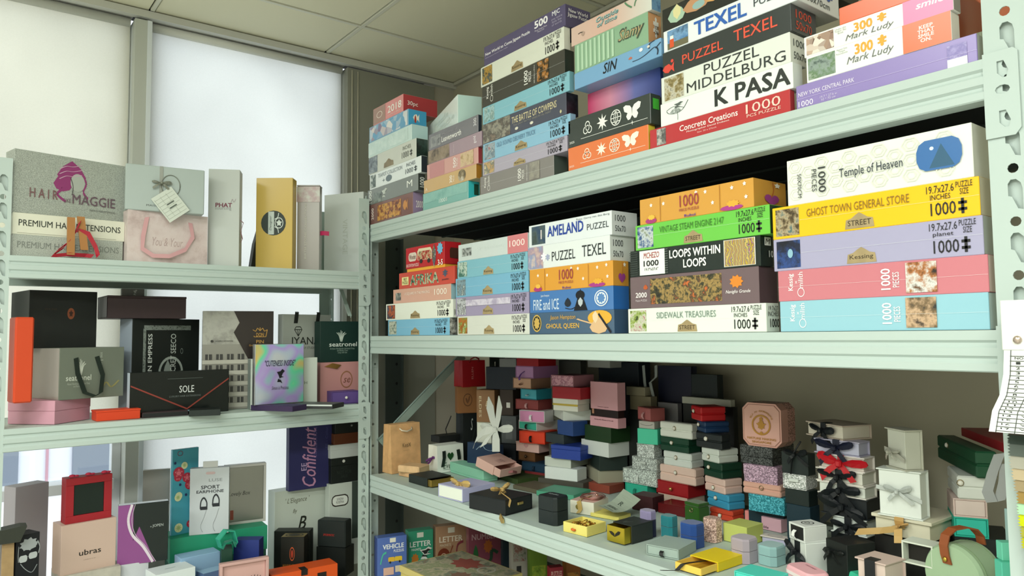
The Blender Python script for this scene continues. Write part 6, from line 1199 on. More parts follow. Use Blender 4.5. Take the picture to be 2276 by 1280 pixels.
lb(s, 'plain', '#a0a69e;f', 'large grey glitter box with a pink long-haired woman logo', (33, 329), .07, (280, 370), dc=hair+[('F', 'H A I R', .13, .27, .37, .42, '#7a5a5c', {'b': .03}), ('F', 'MAGGIE', .50, .24, .90, .40, '#6a5660', {'b': .02}), ('F', 'LIKE', .425, .25, .485, .31, '#6a5660'), ('F', 'PREMIUM HAIR EXTENSIONS', .66, .15, .90, .18, '#6a6a68')])
# red ribbon bundle with two gilt brown bars
c0 = rel(on_x(158, 568, XL+.004)); root = empty('ribbon_bundle', (c0.x, c0.y, LZ1+CAMZ), 0)
def yz(x, y): p = rel(on_x(x, y, XL+.004)); return p.y-c0.y, p.z-(LZ1+CAMZ)
for (xa, ya, xb, yb, dx) in ((157, 484, 156, 567, .010), (179, 482, 187, 556, .004)):
    y1, z1 = yz(xa, ya); y0, z0 = yz(xb, yb); m = MB(); m.ribbon([(dx, y0, max(z0, .002)), (dx, (y0+y1)/2, (z0+z1)/2), (dx, y1, z1)], .020, '#a4713c', (0, 1, 0), .003); m.build('bar', root)
m = MB()
for pts in (((118, 566), (140, 552), (165, 520), (176, 495)), ((128, 556), (150, 540), (172, 512)), ((172, 512), (195, 520), (212, 550), (217, 570)), ((115, 569), (150, 566), (190, 568), (205, 570))):
    m.ribbon([(.006+.004*(i % 2), yz(*p)[0], max(yz(*p)[1], .002)) for i, p in enumerate(pts)], .014, '#a3182c;g', (.5, .5, .7))
m.build('ribbon', root); tag(root, 'red satin ribbon bundle with two gilt brown bars in front of the cream lettered box', 'ribbon')
s = St(('x', XL-.05), LZ1)
def pinkhandle(root, w, d, h):
    m = MB(); m.ribbon([(-w*.27, -d/2-.001, h*.88), (-w*.32, -d/2-.008, h*.5), (-w*.33, -d/2-.01, h*.25), (-w*.2, -d/2-.012, h*.12), (0, -d/2-.014, h*.13), (w*.2, -d/2-.01, h*.28), (w*.3, -d/2-.006, h*.55), (w*.27, -d/2-.001, h*.84)], .013, '#d0a0a4;g', [Vector((.9, 0, .2)), Vector((.9, 0, .1)), Vector((.7, 0, .6)), Vector((.3, 0, .9)), Vector((0, 0, 1)), Vector((-.3, 0, .9)), Vector((-.8, 0, .5)), Vector((-.9, 0, .1))]); m.build('handle', root)
lb(s, 'plain', '#cfc0bd;p', 'pink marbled box with a pink ribbon handle', (284, 465), .05, 462, yaw=4, extra=pinkhandle, dc=[('F', '@rect', .0, .0, 1, 1, 'pic:#c8b4b0,#d4c6c4,#cdbcba,#b8a4a2;10'), ('F', 'You & Your', .3, .33, .68, .50, '#b09a98', {'sh': .3})])
def tagbow(root, w, d, h):
    m = MB(); m.ribbon([(-w*.06, -d/2-.001, h), (-w*.06, -d/2-.0015, .0)], .010, '#8f938a;g', (1, 0, 0)); bow(m, (-w*.06, -d/2-.004, h*.62), w*.13, '#7d8074;g', 4); m.build('ribbon', root)
    m = MB(); m.tube([(w*.06+w*.12*math.cos(t), -d/2-.002, h*.58+h*.24*math.sin(t)) for t in [2*math.pi*i/24 for i in range(24)]], .0012, '#7d8278', 4, True); m.build('ring', root)
    m = MB(); M = Matrix.Translation((w*.06, -d/2-.006, h*.16)) @ Matrix.Rotation(math.radians(-38), 4, 'Y'); S = .045; m.box(-S*.8, S*.8, -.0005, .0005, -S, S, '#c9d0c6', .0002, M)
    for i in range(7): m.box(-S*.7, S*.7, -.0009, -.0005, -S*.8+S*.25*i, -S*.8+S*.25*i+.0008, '#98a096', .0001, M)
    for i in range(3): m.box(-S*.7+S*.45*i, -S*.7+S*.45*i+.0008, -.0009, -.0005, -S*.8, S*.8, '#98a096', .0001, M)
    for i in range(2): m.box(-S*.2, S*.35, -.0010, -.0005, -S*.25+S*.3*i, -S*.15+S*.3*i, '#5a625a', .0001, M)
    m.build('price_tag', root)
lb(s, 'plain', '#a9b5b2', 'ice grey box with a grey bow and a hanging written tag', (280, 362), .05, (455, 379), extra=tagbow, c=.002, dc=[('F', 'MAISON LA BEAUTE', .26, .1, .74, .14, '#4a4f4a')])
def redtail(root, w, d, h):
    m = MB(); m.ribbon([(w/2+.002, -d/2+.01, h*.48), (w/2+.012, -d/2+.008, h*.45), (w/2+.004, -d/2+.006, h*.36), (w/2+.010, -d/2+.006, h*.28), (w/2+.004, -d/2+.008, h*.25)], .008, '#6e1430;g', (0, .8, .3)); m.build('ribbon', root)
lb(LZ1, 'plain', '#b7bdb9', 'tall white-grey box with a small dark red logo and red ribbon at its side', (464, 375), .06, (533.5, 377.5), XL-.04, extra=redtail, dc=[('F', 'PHAT', .23, .605, .76, .65, '#6a1a34', {'b': .05}), ('F', 'sourcing', .22, .57, .74, .61, '#8a8f8c'), ('F', '~.1;0,0 .3,.8 .6,.2 1,.9', .72, .65, .88, .70, '#9a8a90')])
m = MB(); p = rel(on_x(563, 588, XL-.19)); m.prism([(-.02, 0), (.03, 0), (.03, .15), (.008, .15), (-.006, .1)], 0, .03, '#23261f', Matrix(((0, 0, 1, 0), (1, 0, 0, 0), (0, 1, 0, 0), (0, 0, 0, 1)))); tag(m.build('pouch', None, (p.x, p.y, LZ1+CAMZ)), 'black pouch half hidden behind the gold box', 'pouch', GL1)
def seal(w_, u, v, r):
    return [('F', '@disc', u-r, v-r*w_, u+r, v+r*w_, '#23302a'), ('F', '@rect', u-r*.42, v-r*w_*.92, u+r*.05, v+r*w_*.92, '#b9c4be'), ('F', '@ring', u+r*.1, v-r*w_*.45, u+r*.8, v+r*w_*.45, '#c9d2cc'), ('F', '@blossom', u+r*.2, v-r*w_*.3, u+r*.7, v+r*w_*.3, '#c9d2cc'), ('F', '~.15;0,0 .6,.3 .8,1', u+r*.1, v+r*w_*.3, u+r*.5, v+r*w_*.8, '#c9d2cc'), ('F', '~.15;0,1 .6,.7 .8,0', u+r*.1, v-r*w_*.8, u+r*.5, v-r*w_*.3, '#c9d2cc'), ('F', 'Designer', u-r*.34, v-r*w_*.6, u-r*.1, v+r*w_*.6, '#4a5450', {'rot': 90, 'sh': .3})]
lb(LZ1, 'plain', '#c6a955;g', 'tall gold box with a round black and white seal', (651, 395), (570, 395.5), .05, XL-.02, fr='L', dc=seal(.40, .48, .505, .34), c=.0012)
lb(LZ1, 'lid', '#a39f9b;g', 'silver holographic box with birth stone lettering beside the gold one', (711, 411), (660, 411), .045, XL-.03, fr='L', seam=.985, dc=[('F', 'BIRTH STONE COLLECTION', .34, .14, .43, .78, '#d6d6cc', {'rot': 90}), ('F', '@rect', .0, .8, 1, .98, 'pic:#a8a4a0,#b0989a,#c2c4bc;20')], extra=lambda root, w, d, h: (lambda m: (m.ribbon([(w/2, -d/2+.012, h*.44), (w/2+.014, -d/2+.006, h*.44), (w/2+.034, -d/2-.0, h*.43)], .016, '#a81c50', (0, .1, 1)), m.build('pull_tab', root)))(MB()))
lb(LZ1, 'plain', '#c5cbc8', 'white box with faint embossed letters standing against the rack post', (808, 425.5), (721, 434), .04, XL-.075, fr='L', dc=[('F', 'VINTAGE', .48, .25, .60, .68, '#b4bab2', {'rot': -90})])
# ---- middle shelf
s = St(('x', XL-.03), LZ2)
lb(s, 'lid', '#c995a6', 'pink box with a lid, lowest beside the rack post, carrying other boxes', (122, 891), (17, 893), (202, 884), XL-.02, grp=GL2, seam=.56, ov=.001)
zp = s.z
lb(zp, 'plain', '#d24a26', 'upright orange box standing on the pink one', (35, 704.5), 21, 77, XL+.0, grp=GL2, c=.004, yaw=9)
def ribh(root, w, d, h):
    for sg in (-1, 1):
        pass
    m = MB(); m.ribbon([(-w*.26, -d/2-.001, h*.80), (-w*.24, -d/2-.006, h*.5), (-w*.14, -d/2-.012, h*.12), (0, -d/2-.018, .006), (w*.1, -d/2-.014, h*.1), (w*.14, -d/2-.008, h*.45), (w*.06, -d/2-.001, h*.82)], .013, '#14211a', (1, 0, .3), .0009); m.build('handle', root)
    m = MB(); m.ribbon([(-w*.05, d*.1, h+.001), (-w*.05, d*.1, h+.008), (w*.05, d*.1, h+.008), (w*.05, d*.1, h+.001)], .008, '#14211a', (0, 1, 0)); m.build('handle', root)
lb(zp, 'plain', '#6d7468', 'grey-green shiny gift bag box with black handles and a reed logo', (133, 773.5), 72, 276, XL-.03, yaw=18, grp=GL2, name='gift_bag', cat='bag', side='#8f8880;g', extra=ribh, dc=[('F', '@reed', .24, .46, .40, .80, '#cfd4c8'), ('F', 'seatronel', .10, .36, .48, .47, '#cfd4c8', {'b': .01}), ('F', 'About Handmade Artisanal Soap\nand Body Care', .12, .22, .46, .32, '#aeb5a8'), ('F', '~.1;0,0 .3,.8 .6,.4 1,.9', .62, .1, .92, .35, '#8f8a58'), ('F', 'soap & sea', .6, .62, .66, .9, '#aeb5a8', {'rot': -90})])
s2 = solve((133, 773.5), 72, 276, ('x', XL-.03), zp, 18)
lb(s2['zt'], 'plain', '#141917', 'large black box with a small copper emblem resting on the reed-logo bag', (66, 644), 26, 216.5, XL-.13, yaw=10, grp=GL2, dc=[('F', '@disc', .55, .5, .66, .70, '#8a4a2c'), ('F', '@blossom', .57, .53, .64, .67, '#3a2014'), ('F', 'ZHUNA', .22, .66, .4, .69, '#3a2c20')])
lb(LZ2, 'lid', '#d6431f', 'flat orange box at the front of the middle shelf', (214, 914, 937), 202, 313, grp=GL2, ref=('z', LZ2), yaw=3, seam=.82, ov=.0015)
zz0 = St(('x', XL-.13), LZ2)
lb(zz0, 'plain', '#161c19', 'black upright box with silver lettering and a woman emblem', (295, 707.6), 267, (443.6, 710), XL-.12, grp=GL2, side='#8d98a4', dc=[('F', '@rect', .16, .88, .86, .93, 'pic:#2a322e,#8a948e,#3a423e;120'), ('F', '@rect', .15, .1, .19, .90, 'pic:#2a322e,#8a948e,#3a423e;120'), ('F', 'AN EMPRESS', .22, .39, .28, .84, '#d6dcd8', {'rot': 90, 'b': .03}), ('F', '@ring', .37, .24, .75, .60, '#9aa49e'), ('F', '@drop', .44, .29, .58, .56, '#8a948e'), ('F', 'SECRET SEECO', .55, .36, .63, .84, '#c4ccc6', {'rot': 90, 'b': .01}), ('F', '@ring', .7, .62, .74, .68, '#9aa49e')])
lb(zz0, 'lid', '#2e1f22', 'long dark maroon box with a pale end on top of the black lettered box', (239, 656), 217, (415, 660), XL-.11, grp=GL2, seam=.9, ov=.001, dc=[('S', '@rect', .04, .06, .98, .94, '#77777a')])
lb(zz0.z, 'plain', '#7e807d', 'small grey card box on top of the long maroon box', (271, 641), 268, 321, XL-.2, grp=GL2, dmax=.02, dc=[('F', '@bird', .5, .2, .68, .9, '#c8ccc8')])
sole = [('F', 'SOLE', .48, .50, .63, .66, '#cfd4d2', {'b': .01}), ('F', 'LUXURY HAIR EXTENSIONS', .38, .40, .70, .44, '#6a7270'), ('F', '@rect', .36, .82, .72, .832, '#4a524e')]
def chev(root, w, d, h):
    m = MB(); m.ribbon([(-w/2+.002, -d/2-.0012, h*.70), (w*.06, -d/2-.0014, h*.12), (w/2-.002, -d/2-.0012, h*.78)], .005, '#8a3a30', (0, 0, 1)); m.build('chevron', root)
lb(LZ2, 'plain', '#171c1b;g', 'wide black box with a red chevron and silver letters', (289.5, 828.5), 283, 509, XL-.06, yaw=2, grp=GL2, dc=sole, extra=chev, side='#b9c6d4', dmax=.045)
lb(LZ2, 'plain', '#3a2c30', 'flat dark box with a white rim next to the flat orange one', (316, 918, 929), .06, (418, 912), grp=GL2, ref=('z', LZ2), dc=[('F', '@rect', .02, .15, .98, .85, '#15191a')])
lb(LZ2, 'plain', '#17211f', 'flat black box in front of the wide chevron box', (420, 912, 926), .07, (490, 909), grp=GL2, ref=('z', LZ2))
c0 = rel(on_z(440, 912, LZ2+.012)); m = MB(); m.box(-.03, .03, -.02, .02, 0, .0012, '#7fa6b8', .0003); tag(m.build('card', None, c0+Vector((0, 0, .001)), math.radians(80)), 'small blue-grey card lying on the flat black box', 'card')
m = MB(); c0 = rel(on_z(345, 905, LZ2+.02)); rnd = random.Random(3)
for i in range(9): m.tube([(rnd.uniform(-.02, .02), rnd.uniform(-.035, .035), .003+rnd.uniform(0, .01)) for _ in range(4)], .0016, '#cfd0c6;g', 5)
m.box(-.02, .02, -.035, .035, -.001, .003, '#b9bab0;g', .001); tag(m.build('cord_bundle', None, c0), 'clear tangle of packing cord on the flat dark box', 'cord')
poly_photo = [('F', '@rect', .0, .0, 1, 1, 'pic:#8f8f88,#a8a89f,#7a7a74;9'), ('F', '@rect', .0, .0, .9, .66, '#8d8c83')]
for j in range(5): poly_photo += [('F', '@rect', .0, .11*j+.02, .75, .11*j+.06, '#b4b3a8')]+[('F', '@rect', .04+.15*i, .11*j+.065, .13+.15*i, .11*j+.12, '#3a3a38') for i in range(5)]+[('F', '@rect', .08+.15*i, .11*j+.065, .088+.15*i, .11*j+.12, '#b4b3a8') for i in range(5)]
poly_photo += [('F', '@cut', 0, 0, 1, 1, '#2c2624;g')]
lb(LZ2, 'plain', '#2c2624;g', 'brochure box with a photo of a building and a gilt crown', (451, 691), .03, (608, 691.7), XL-.15, grp=GL2, dc=poly_photo+[('F', '@crown', .70, .715, .91, .83, '#b58a3c'), ('F', 'DON', .75, .735, .86, .775, '#b58a3c', {'b': .02}), ('F', 'PIN', .75, .665, .86, .70, '#b58a3c', {'b': .02}), ('F', 'Group of Companies', .65, .63, .95, .655, '#b58a3c'), ('F', 'DONPIN CORPORATION', .18, .685, .42, .70, '#2c2c2a'), ('F', '@disc', .11, .68, .15, .705, '#2c2c2a')])
lb(LZ2, 'plain', '#d3dcd3', 'white box behind the rainbow foil pouch box', (558, 798), 551, (705.6, 794), XL-.06, grp=GL2, side='#77827e', dc=[('F', 'H', .80, .45, .84, .51, '#5a6a5e')], dmax=.09)
zb = LZ2
lb(zb, 'plain', '#37294c', 'flat purple box under the rainbow foil pouch box', (557, 900, 912), .075, (650, 903), grp=GL2, ref=('z', LZ2))
zf = solve((557, 900, 912), .075, (650, 903), ('z', LZ2), None)['zt']
def holo(root, w, d, h):
    m = MB(); n = 6; vs = []
    for j in range(n+1):
        for i in range(n+1):
            u, v = i/n, j/n; b = (1-(2*u-1)**4)*(1-(2*v-1)**4)
            vs.append((-w/2+.002+(w-.004)*u, -d/2-.0006-.006*b, .002+(h-.004)*v))
    m.add(vs, [(j*(n+1)+i, j*(n+1)+i+1, (j+1)*(n+1)+i+1, (j+1)*(n+1)+i) for j in range(n) for i in range(n)], '#c9cdd4;h', True)
    D = (-w/2, w/2, -d/2-.0072, d/2, 0, h); deco(m, [('L', '"CUTENESS INSIDE"', .18, .63, .80, .73, '#3a3a50', {'sh': .2, 'b': .02}), ('L', '@bird', .42, .34, .58, .58, '#14161a'), ('L', 'Simon is Precious', .32, .24, .66, .30, '#4a4a50', {'sh': .2})], D); m.build('front_pillow', root)
lb(zf, 'plain', '#b9bcc2;m', 'rainbow foil box with a bird and dark slanted lettering', (567, 765), .02, (676, 748), XL-.004, grp=GL2, extra=holo, yaw=4)
lb(LZ2, 'plain', '#2e3032', 'flat black and white box beside the flat purple one', (650, 898, 908), .09, (739, 899), grp=GL2, ref=('z', LZ2), top='#5a6260', dc=[('F', '@rect', .01, .62, .99, .96, '#c4ccc8')])
def twoh(root, w, d, h):
    for u in (-.25, .2):
        m = MB(); m.ribbon([(w*u, -d/2-.001, h*.9), (w*u+.004, -d/2-.003, h*1.02), (w*u+.016, 0, h*1.03)], .016, '#1f221e', (1, 0, 0)); m.build('handle', root)
lb(LZ2, 'plain', '#acb2aa', 'pale grey jewellery bag with black ribbon handles and a diamond logo', (629, 698), .03, (736, 700), XL-.14, grp=GL2, name='gift_bag', cat='bag', extra=twoh, dc=[('F', 'IYANA', .18, .66, .76, .745, '#2f332e', {'b': .01}), ('F', '@gem', .23, .755, .38, .86, '#2f332e'), ('F', 'JEWELRY STUDIO', .25, .60, .68, .635, '#5a5f58')])
ss = St(('x', XL-.06), LZ2)
lb(ss, 'plain', '#c58e8c', 'dusty pink bag with a thin round monogram', (712, 806), .05, 799, XL-.10, grp=GL2, name='gift_bag', cat='bag', yaw=2, dc=[('F', '@ring', .5, .34, .82, .78, '#9a6a50'), ('F', 'se', .58, .48, .76, .60, '#7a4a3a', {'sh': .3}), ('F', 'STYLEELU', .28, .14, .98, .25, '#6a3a3a', {'b': .01})], extra=lambda root, w, d, h: (lambda m: (m.prism([(-w*.4, -.0), (-w*.1, -.01), (w*.02, .004), (-w*.2, .012)], 0, .004, '#b98a4c;m', Matrix(((1, 0, 0, 0), (0, .3, -1, -d/2), (0, 1, 0, h*.9), (0, 0, 0, 1)))), m.build('clip', root)))(MB()))
lb(ss, 'plain', '#12302a', 'dark green bag with a white reed logo above the dusty pink one', (712, 714), .05, 800, XL-.11, grp=GL2, name='gift_bag', cat='bag', yaw=2, dc=[('F', '@reed', .38, .50, .66, .80, '#c9d6cc'), ('F', 'seatronel', .22, .38, .92, .49, '#dfe8e0', {'b': .02}), ('F', 'Artisan Handmade Artisanal Soap\nand Body Care\nsoap and sea', .24, .20, .86, .35, '#9ab0a4')])
lb(LZ2, 'drawer', '#5a4484', 'purple drawer box with a striped side and a bead knob', (737.5, 871, 899), 722, (800, 868), grp=GL2, ref=('z', LZ2), pull='knob', pcol='#dcd8d0', pu=.5)
# ---- lower shelf
lb(LZ3, 'plain', '#9c979c', 'tall pale grey box standing by the window behind the black face box', (35, 1083.5), 9, (109, 1070), XL-.2, grp=GL3)
zu = solve((137, 1170, 1284), 117, (259, 1148.6), ('x', XL-.10), None)['zb']
lb(LZ3, 'plain', '#b9b4a8;p', 'pale wood-look box under the blush pink upright box', (130, 1283), .12, 268, XL-.095, yaw=3, grp=GL3); s = St(('x', XL-.12), zu)
lb(s, 'plain', '#cfb4a6', 'blush pink upright box with dark lower-case lettering', (137, 1170), 117, (259, 1148.6), XL-.10, grp=GL3, dc=[('F', 'ubras', .32, .35, .72, .46, '#2c2622', {'b': .02}), ('F', 'comfort is all', .4, .25, .62, .265, '#8a7468')], dmax=.09)
def bows3(root, w, d, h):
    m = MB()
    for u in (-.35, .0, .35):
        m.ball((w*u, -d*.2, h+.005), .006, '#d83a58', 8, (1.6, 1, .8)); m.ball((w*u+.012, -d*.2, h+.004), .005, '#d83a58', 8, (1.6, 1, .7))
    m.build('bow', root)
lb(s.z, 'frame', '#a3222c', 'red frame box with a dark window and red bows, on the blush pink box', (147.5, 1065), 137, (250, 1051.6), XL-.115, grp=GL3, t=.022, inside='#1a2622;g', recess=.004, back=True, dmax=.05, extra=bows3)
def jop():
    r = [('F', '@rect', .0, .0, .30, 1, '#8a4a88;g'), ('F', '@tri', .1, .0, .74, .62, '#8a4a88;g')]
    r += [('F', '~.05;.27,1 .2,.75 .28,.5 .5,.28 .7,0', 0, 0, 1, 1, '#d8cdd8'), ('F', '~.012;.33,1 .27,.75 .34,.5 .55,.28 .76,0', 0, 0, 1, 1, '#b8a8b8'), ('F', '@disc', .635, .585, .665, .605, '#7a8482'), ('F', 'JOPEN', .68, .57, .90, .63, '#aeb6b4')]
    return r
o, q = lb(None, 'plain', '#16201f;g', 'black and plum hardback book with silver lettering', (263, 1124.7, 1259), .03, (375, 1112.7), XL-.13, grp=GL3, name='book', cat='book', top='#dfe6ee', dc=jop())
lb(LZ3, 'plain', '#c6c9cf', 'flat pale box under the plum and black book', (258, 1259), .07, 330, XL-.12, yaw=0, grp=GL3, name='gift_box')
DBGZ = LZ3
face = [('F', '@splat', .12, .60, .95, .92, '#aeb4b8'), ('F', '@drop', .2, .62, .9, .88, '#aeb4b8'), ('F', '~.12;.1,1 0,.5 .1,.1', .10, .34, .3, .75, '#aeb4b8'), ('F', '~.12;.6,1 1,.6 .8,.2', .75, .42, 1.0, .80, '#aeb4b8'), ('F', '@scallop', .14, .36, .48, .52, '#c4cacc'), ('F', '@scallop', .54, .40, .90, .55, '#c4cacc'), ('F', '~.1;0,.5 1,.6', .44, .44, .58, .5, '#c4cacc'), ('F', '~.05;0,1 .3,.4 .7,0 1,.6', .2, .08, .9, .34, '#9aa0a4')]
face = [(f[0], f[1], f[2], 1-(1-f[3])*.34, f[4], 1-(1-f[5])*.34)+tuple(f[6:]) for f in face]
lb(LZ3, 'plain', '#1d1f24', 'black box with a white drawing of hair and sunglasses', (36, 1193), 11, (89, 1181), XL+.0, grp=GL3, dc=face)
o, q = item('gift_bag', 'bag', 'crumpled kraft bag with a cream top at the picture corner', 'bag', (6, 1210), .05, 33, LZ3, '#a68a62;p', fr='R', ref=('x', XL+.02), yaw=6, taper=.6, group=GL3)
m = MB(); p = rel(on_x(16, 1170, XL+.0)); m.prism([(-.06, -.02), (.03, -.02), (.045, .02), (.03, .022), (-.06, .012)], 0, .05, '#2c3028', Matrix(((0, 0, 1, 0), (1, 0, 0, 0), (0, 1, 0, 0), (0, 0, 0, 1))))
tag(m.build('pouch', None, (p.x-.03, p.y, q['zt']+CAMZ+.02)), 'dark pointed pouch lying on the crumpled kraft bag', 'pouch', GL3)
fr_ = []
rnd = random.Random(12)
for i in range(17):
    u, v = rnd.uniform(.0, .8), rnd.uniform(.02, .9); k = i % 3; S = rnd.uniform(.24, .42)
    if k == 0: fr_ += [('F', '@disc', u, v, min(u+S, .98), v+S*.32, '#b03044'), ('F', '@blossom', u+.04, v+.01, min(u+S-.04, .96), v+S*.28, '#d8707c'), ('F', '@ring', u+.1, v+.03, min(u+S-.1, .95), v+S*.22, '#8a1c30')]
    elif k == 1: fr_ += [('F', '@disc', u, v, min(u+S, .98), v+S*.34, '#d8dcae'), ('F', '@flower', u+.03, v+.01, min(u+S-.03, .96), v+S*.31, '#a8bc7c')]
    else: fr_ += [('F', '@disc', u, v, u+.09, v+.032, '#25305c')]
fr_ = [q_ for q_ in fr_ if q_[3]+.0 <= .99 and q_[5] <= .985]
sj = St(('x', XL-.14), LZ3)
o, q = lb(sj, 'lid', '#22946f', 'wide teal green box with a pale rim, carrying the earphone box', (378, 1199), .13, (594.6, 1167), XL-.19, grp=GL3, seam=.62, ov=.003, basec='#2a6a58', dmax=.12, top='#c4ccc4')
lb(sj.z, 'plain', '#4aa0b4;g', 'narrow turquoise box patterned with roses and citrus slices', (384, 1000), 380, (442, 993), XL-.23, grp=GL3, dc=fr_, dmax=.03)
def hang(root, w, d, h):
    m = MB(); m.box(-w*.18, w*.2, -d/2+.004, -d/2+.006, h, h+.022, '#c9cbc8', .0005); m.build('hang_tab', root)
ear = [('F', 'LUSE', .48, .79, .82, .835, '#8a9092', {'b': .01}), ('F', 'SPORT', .28, .68, .76, .735, '#20242c', {'b': .03}), ('F', 'EARPHONE', .17, .62, .86, .665, '#20242c', {'b': .03}), ('F', '@scallop', .4, .90, .64, .94, '#c9b0b0')]
for u in (.27, .58): ear += [('F', '~.16;0,.05 .1,.7 .5,1 .9,.6 .9,.1', u, .38+.04*(u > .4), u+.18, .55+.04*(u > .4), '#20242c'), ('F', '@rect', u, .37+.04*(u > .4), u+.18, .42+.04*(u > .4), '#20242c'), ('F', '~.03;.9,1 .5,.6 .1,.3 .2,.1 .4,0', u+.0, .04, u+.18, .38, '#8a8f92')]
lb(sj.z, 'plain', '#c3c9cd', 'white sport earphone box with a hang tab', (422.6, 1042), .03, (510, 1037), XL-.20, grp=GL3, dc=ear, extra=hang, dmax=.035)
lb(sj.z, 'frame', '#c4c3bd', 'silver tray box with a white rim and handwritten lettering', (500, 1036), .03, (592, 1028), XL-.255, grp=GL3, t=.009, inside='#8e8f8a;m', recess=.004, back=True, dmax=.04, dc=[('F', 'Lovely Box', .1, .46, .62, .55, '#2c2c2c', {'sh': .3}), ('F', '@rect', .14, .08, .22, .24, '#9a4a3a')])
# front things of the lower shelf
ZB = LZ3
lb(ZB, 'lid', '#8fb2d2', 'light blue box in front of the wide teal green box', (402, 1242), .065, (489.6, 1224.5), XL-.10, grp=GL3, seam=.5, ov=.001)
lb(ZB, 'plain', '#23347c', 'deep blue cube in front of the wide teal green box', (576, 1200), (519, 1201), .05, XL-.05, grp=GL3, fr='L')
o, q = lb(ZB, 'plain', '#113a2c', 'dark green box between the light blue and the deep blue ones', (492, 1222), .06, (517, 1219), XL-.045, grp=GL3)
c0 = q['loc']+Vector((0, 0, q['h'])); m = MB()
m.ribbon([(0, -.02, .001), (.004, -.03, .03), (0, -.005, .055), (0, .02, .05), (0, .03, .012), (0, .022, .001)], .03, '#2fa588', (1, .1, 0), .002); m.ribbon([(.018, -.02, .001), (.018, -.01, .02), (.018, .012, .024), (.018, .022, .001)], .02, '#1f7a64', (1, 0, 0), .002)
tag(m.build('headband', None, c0), 'teal headband loop on the dark green box', 'headband', None)
s3 = solve((436, 1258), .06, (487, 1254), ('x', XL+.05), LZ3)
lb(ZB, 'plain', '#4a6288', 'slate blue box at the lower picture edge below the light blue one', (452, 1276), (436, 1254), (500, 1258), XL-.01, grp=GL3, top='#8fb0cc')
lb(ZB, 'plain', '#dfe8ea', 'bright white box with a slot line at the lower picture edge', (347, 1279), .09, (434.5, 1259), XL-.005, grp=GL3, dc=[('T', '@rect', .35, .48, .62, .51, '#9aa8ac')])
def lash(root, w, d, h):
    m = MB()
    for sx in (-.22, .2):
        for i in range(9):
            a = math.radians(25+130*i/8); x, z = w*sx, h*.42; r = w*.17
            m.tube([(x+r*.55*math.cos(a), -d/2+.006, z+r*.45*math.sin(a)), (x+r*1.05*math.cos(a), -d/2+.003, z+r*.9*math.sin(a)+.004), (x+r*1.35*math.cos(a), -d/2-.002, z+r*1.2*math.sin(a)+.012)], .0011, '#2a1a18', 4)
    m.build('eyelashes', root)
    m = MB(); m.box(-w*.1, w*.25, -d/2-.004, -d/2+.002, .012, h*.22, '#a9aca9;m', .002); m.build('tool', root)
lb(ZB, 'frame', '#cfa7a2', 'open pink lash box showing two false eyelashes', (489, 1255), 486, (598, 1237), XL+.0, grp=GL3, t=.009, inside='#d5aaa4', recess=.012, back=True, dmax=.045, extra=lash)
def otab(root, w, d, h):
    m = MB(); m.ribbon([(-w*.02, -d/2-.001, h*.8), (-w*.02, -d/2-.002, h+.001), (-w*.02, -d*.1, h+.001)], .022, '#1c1512', (1, 0, 0)); m.build('ribbon_tab', root)
    m = MB(); m.box(w*.18, w*.32, -d/2-.001, -d/2, h*.42, h*.78, '#1c1512', .0003); m.build('patch', root)
lb(ZB, 'plain', '#e0571c', 'long bright orange box with a black ribbon tab at the picture edge', (604, 1280), (588.5, 1262), (751, 1248.6), XL+.0, grp=GL3, extra=otab, c=.002)
# far end of the lower shelf
s = St(('x', XL-.22), LZ3)
lb(s, 'plain', '#c9d2c8', 'white box with handwritten lettering and a big letter B', (611, 1094), .06, 726, XL-.27, grp=GL3, yaw=4, dc=[('F', "' L'Elegance '", .2, .82, .66, .9, '#6a6a58', {'sh': .3}), ('F', 'By', .34, .70, .42, .76, '#6a6a58', {'sh': .3}), ('F', 'B', .44, .50, .60, .66, '#22261f', {'sh': .3, 'b': .02})])
lb(s.z, 'plain', '#2a2a5c', 'navy box with huge pink script lettering up its front', (643, 950), .03, 738, XL-.245, grp=GL3, yaw=0, dmax=.03, dc=[('F', 'Confident', .30, .04, .62, .98, '#c08cae', {'rot': 90, 'sh': .35, 'b': .01}), ('F', 'COLLECTION', .56, .48, .64, .96, '#6a5a94', {'rot': 90}), ('F', 'EE', .28, .30, .40, .42, '#c9b0d4', {'rot': 90}), ('F', 'EE - Color', .84, .62, .90, .96, '#4a4a84', {'rot': 90})])
s = St(('x', XL-.22), LZ3)
lb(s, 'plain', '#dfe5e0', 'small white box at the foot of the stack against the rack post', (770, 1199), .06, 800, XL-.22, grp=GL3, yaw=0)
lb(s, 'plain', '#c3ccc3', 'tall white box with a framed black label', (732, 1077), .04, 796, XL-.22, grp=GL3, yaw=0, dc=[('F', '@scallop', .08, .60, .66, .80, '#2c2620'), ('F', '@scallop', .11, .62, .63, .78, '#dfe4dc'), ('F', 'SUNDRA\nROSEFINA', .24, .65, .5, .75, '#3a3a36'), ('F', '@rect', .78, .0, 1, 1, '#3f4a44')])
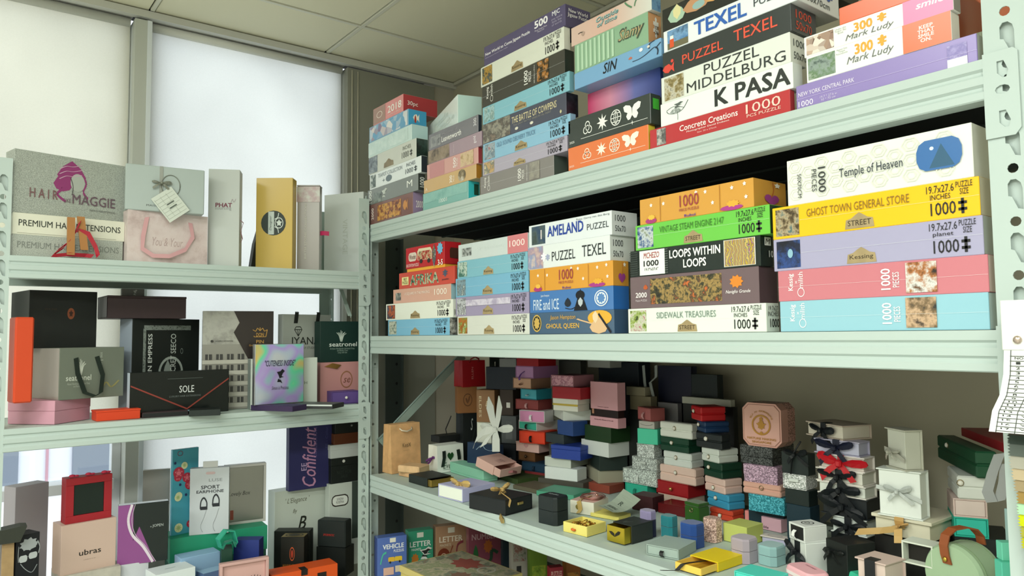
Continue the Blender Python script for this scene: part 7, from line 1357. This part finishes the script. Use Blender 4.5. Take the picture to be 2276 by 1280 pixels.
lb(s, 'lid', '#191f1c', 'black box with faint lettering and a pearl under the white lidded one', (736, 1020), .06, 800, XL-.22, grp=GL3, yaw=0, seam=.7, ov=.0008, dc=[('F', '@disc', .38, .80, .48, .92, '#dfe0d8'), ('F', 'HOT\nNOT FOR\nSALE', .2, .2, .7, .65, '#2f3833')])
lb(s, 'lid', '#ccd3d0', 'white lidded box under the brown one in the stack against the rack post', (734.6, 990), .06, 800, XL-.22, grp=GL3, yaw=0, seam=.6, ov=.0015)
lb(s, 'plain', '#6a3a22', 'small brown box near the top of the stack against the rack post', (742.6, 965), .06, 800, XL-.22, grp=GL3, yaw=0)
lb(s, 'plain', '#1d211f', 'black box topping the stack against the rack post under the beam', (745, 942), .06, 800, XL-.22, grp=GL3, yaw=0, dc=[('F', '@disc', .62, .6, .70, .8, '#8a8f8c')])
o, q = lb(LZ3, 'plain', '#131816', 'black box carrying the black cube with red lettering', (768, 1219), 703, .07, XL-.10, yaw=38, grp=GL3, fr='L')
lb(q['zt'], 'plain', '#1f2625', 'black cube with small red lettering', (767.5, 1158.6), 705, 782, XL-.102, yaw=38, grp=GL3, fr='L', c=.004, dc=[('F', 'SPORMATIC', .22, .42, .62, .50, '#b02c24', {'b': .03, 'sh': .2})])
o, q = lb(LZ3, 'plain', '#141a16', 'black box behind the black and gold cube', (688, 1180), 609, .05, XL-.15, yaw=52, grp=GL3, fr='L')
lb(LZ3, 'plain', '#181a14', 'black and gold cube with an orange round emblem', (676, 1193), 624, .05, XL-.09, yaw=52, grp=GL3, fr='L', top='#7a6a3c', dc=[('F', '@ring', .38, .52, .60, .80, '#c8582c'), ('F', '@disc', .44, .58, .54, .74, '#a83a24'), ('F', 'MANUKA DOCTOR', .1, .36, .9, .46, '#a8702c', {'b': .02}), ('F', '@rect', .0, .24, 1, .255, '#7a6a3c'), ('T', '@ring', .1, .1, .9, .9, '#1c1c14'), ('T', '@disc', .25, .25, .75, .75, '#1c1c14')])
lb(LZ3, 'plain', '#b9b6ae', 'added pale grey box standing in for the grey band behind the blind, past the plum and black book', (318, 1046), .02, (378, 1042), XL-.335, grp=GL3, dc=[('F', '@rect', 0, .72, 1, 1, '#9a9892')])  # added box, stands in for the grey band behind the blind
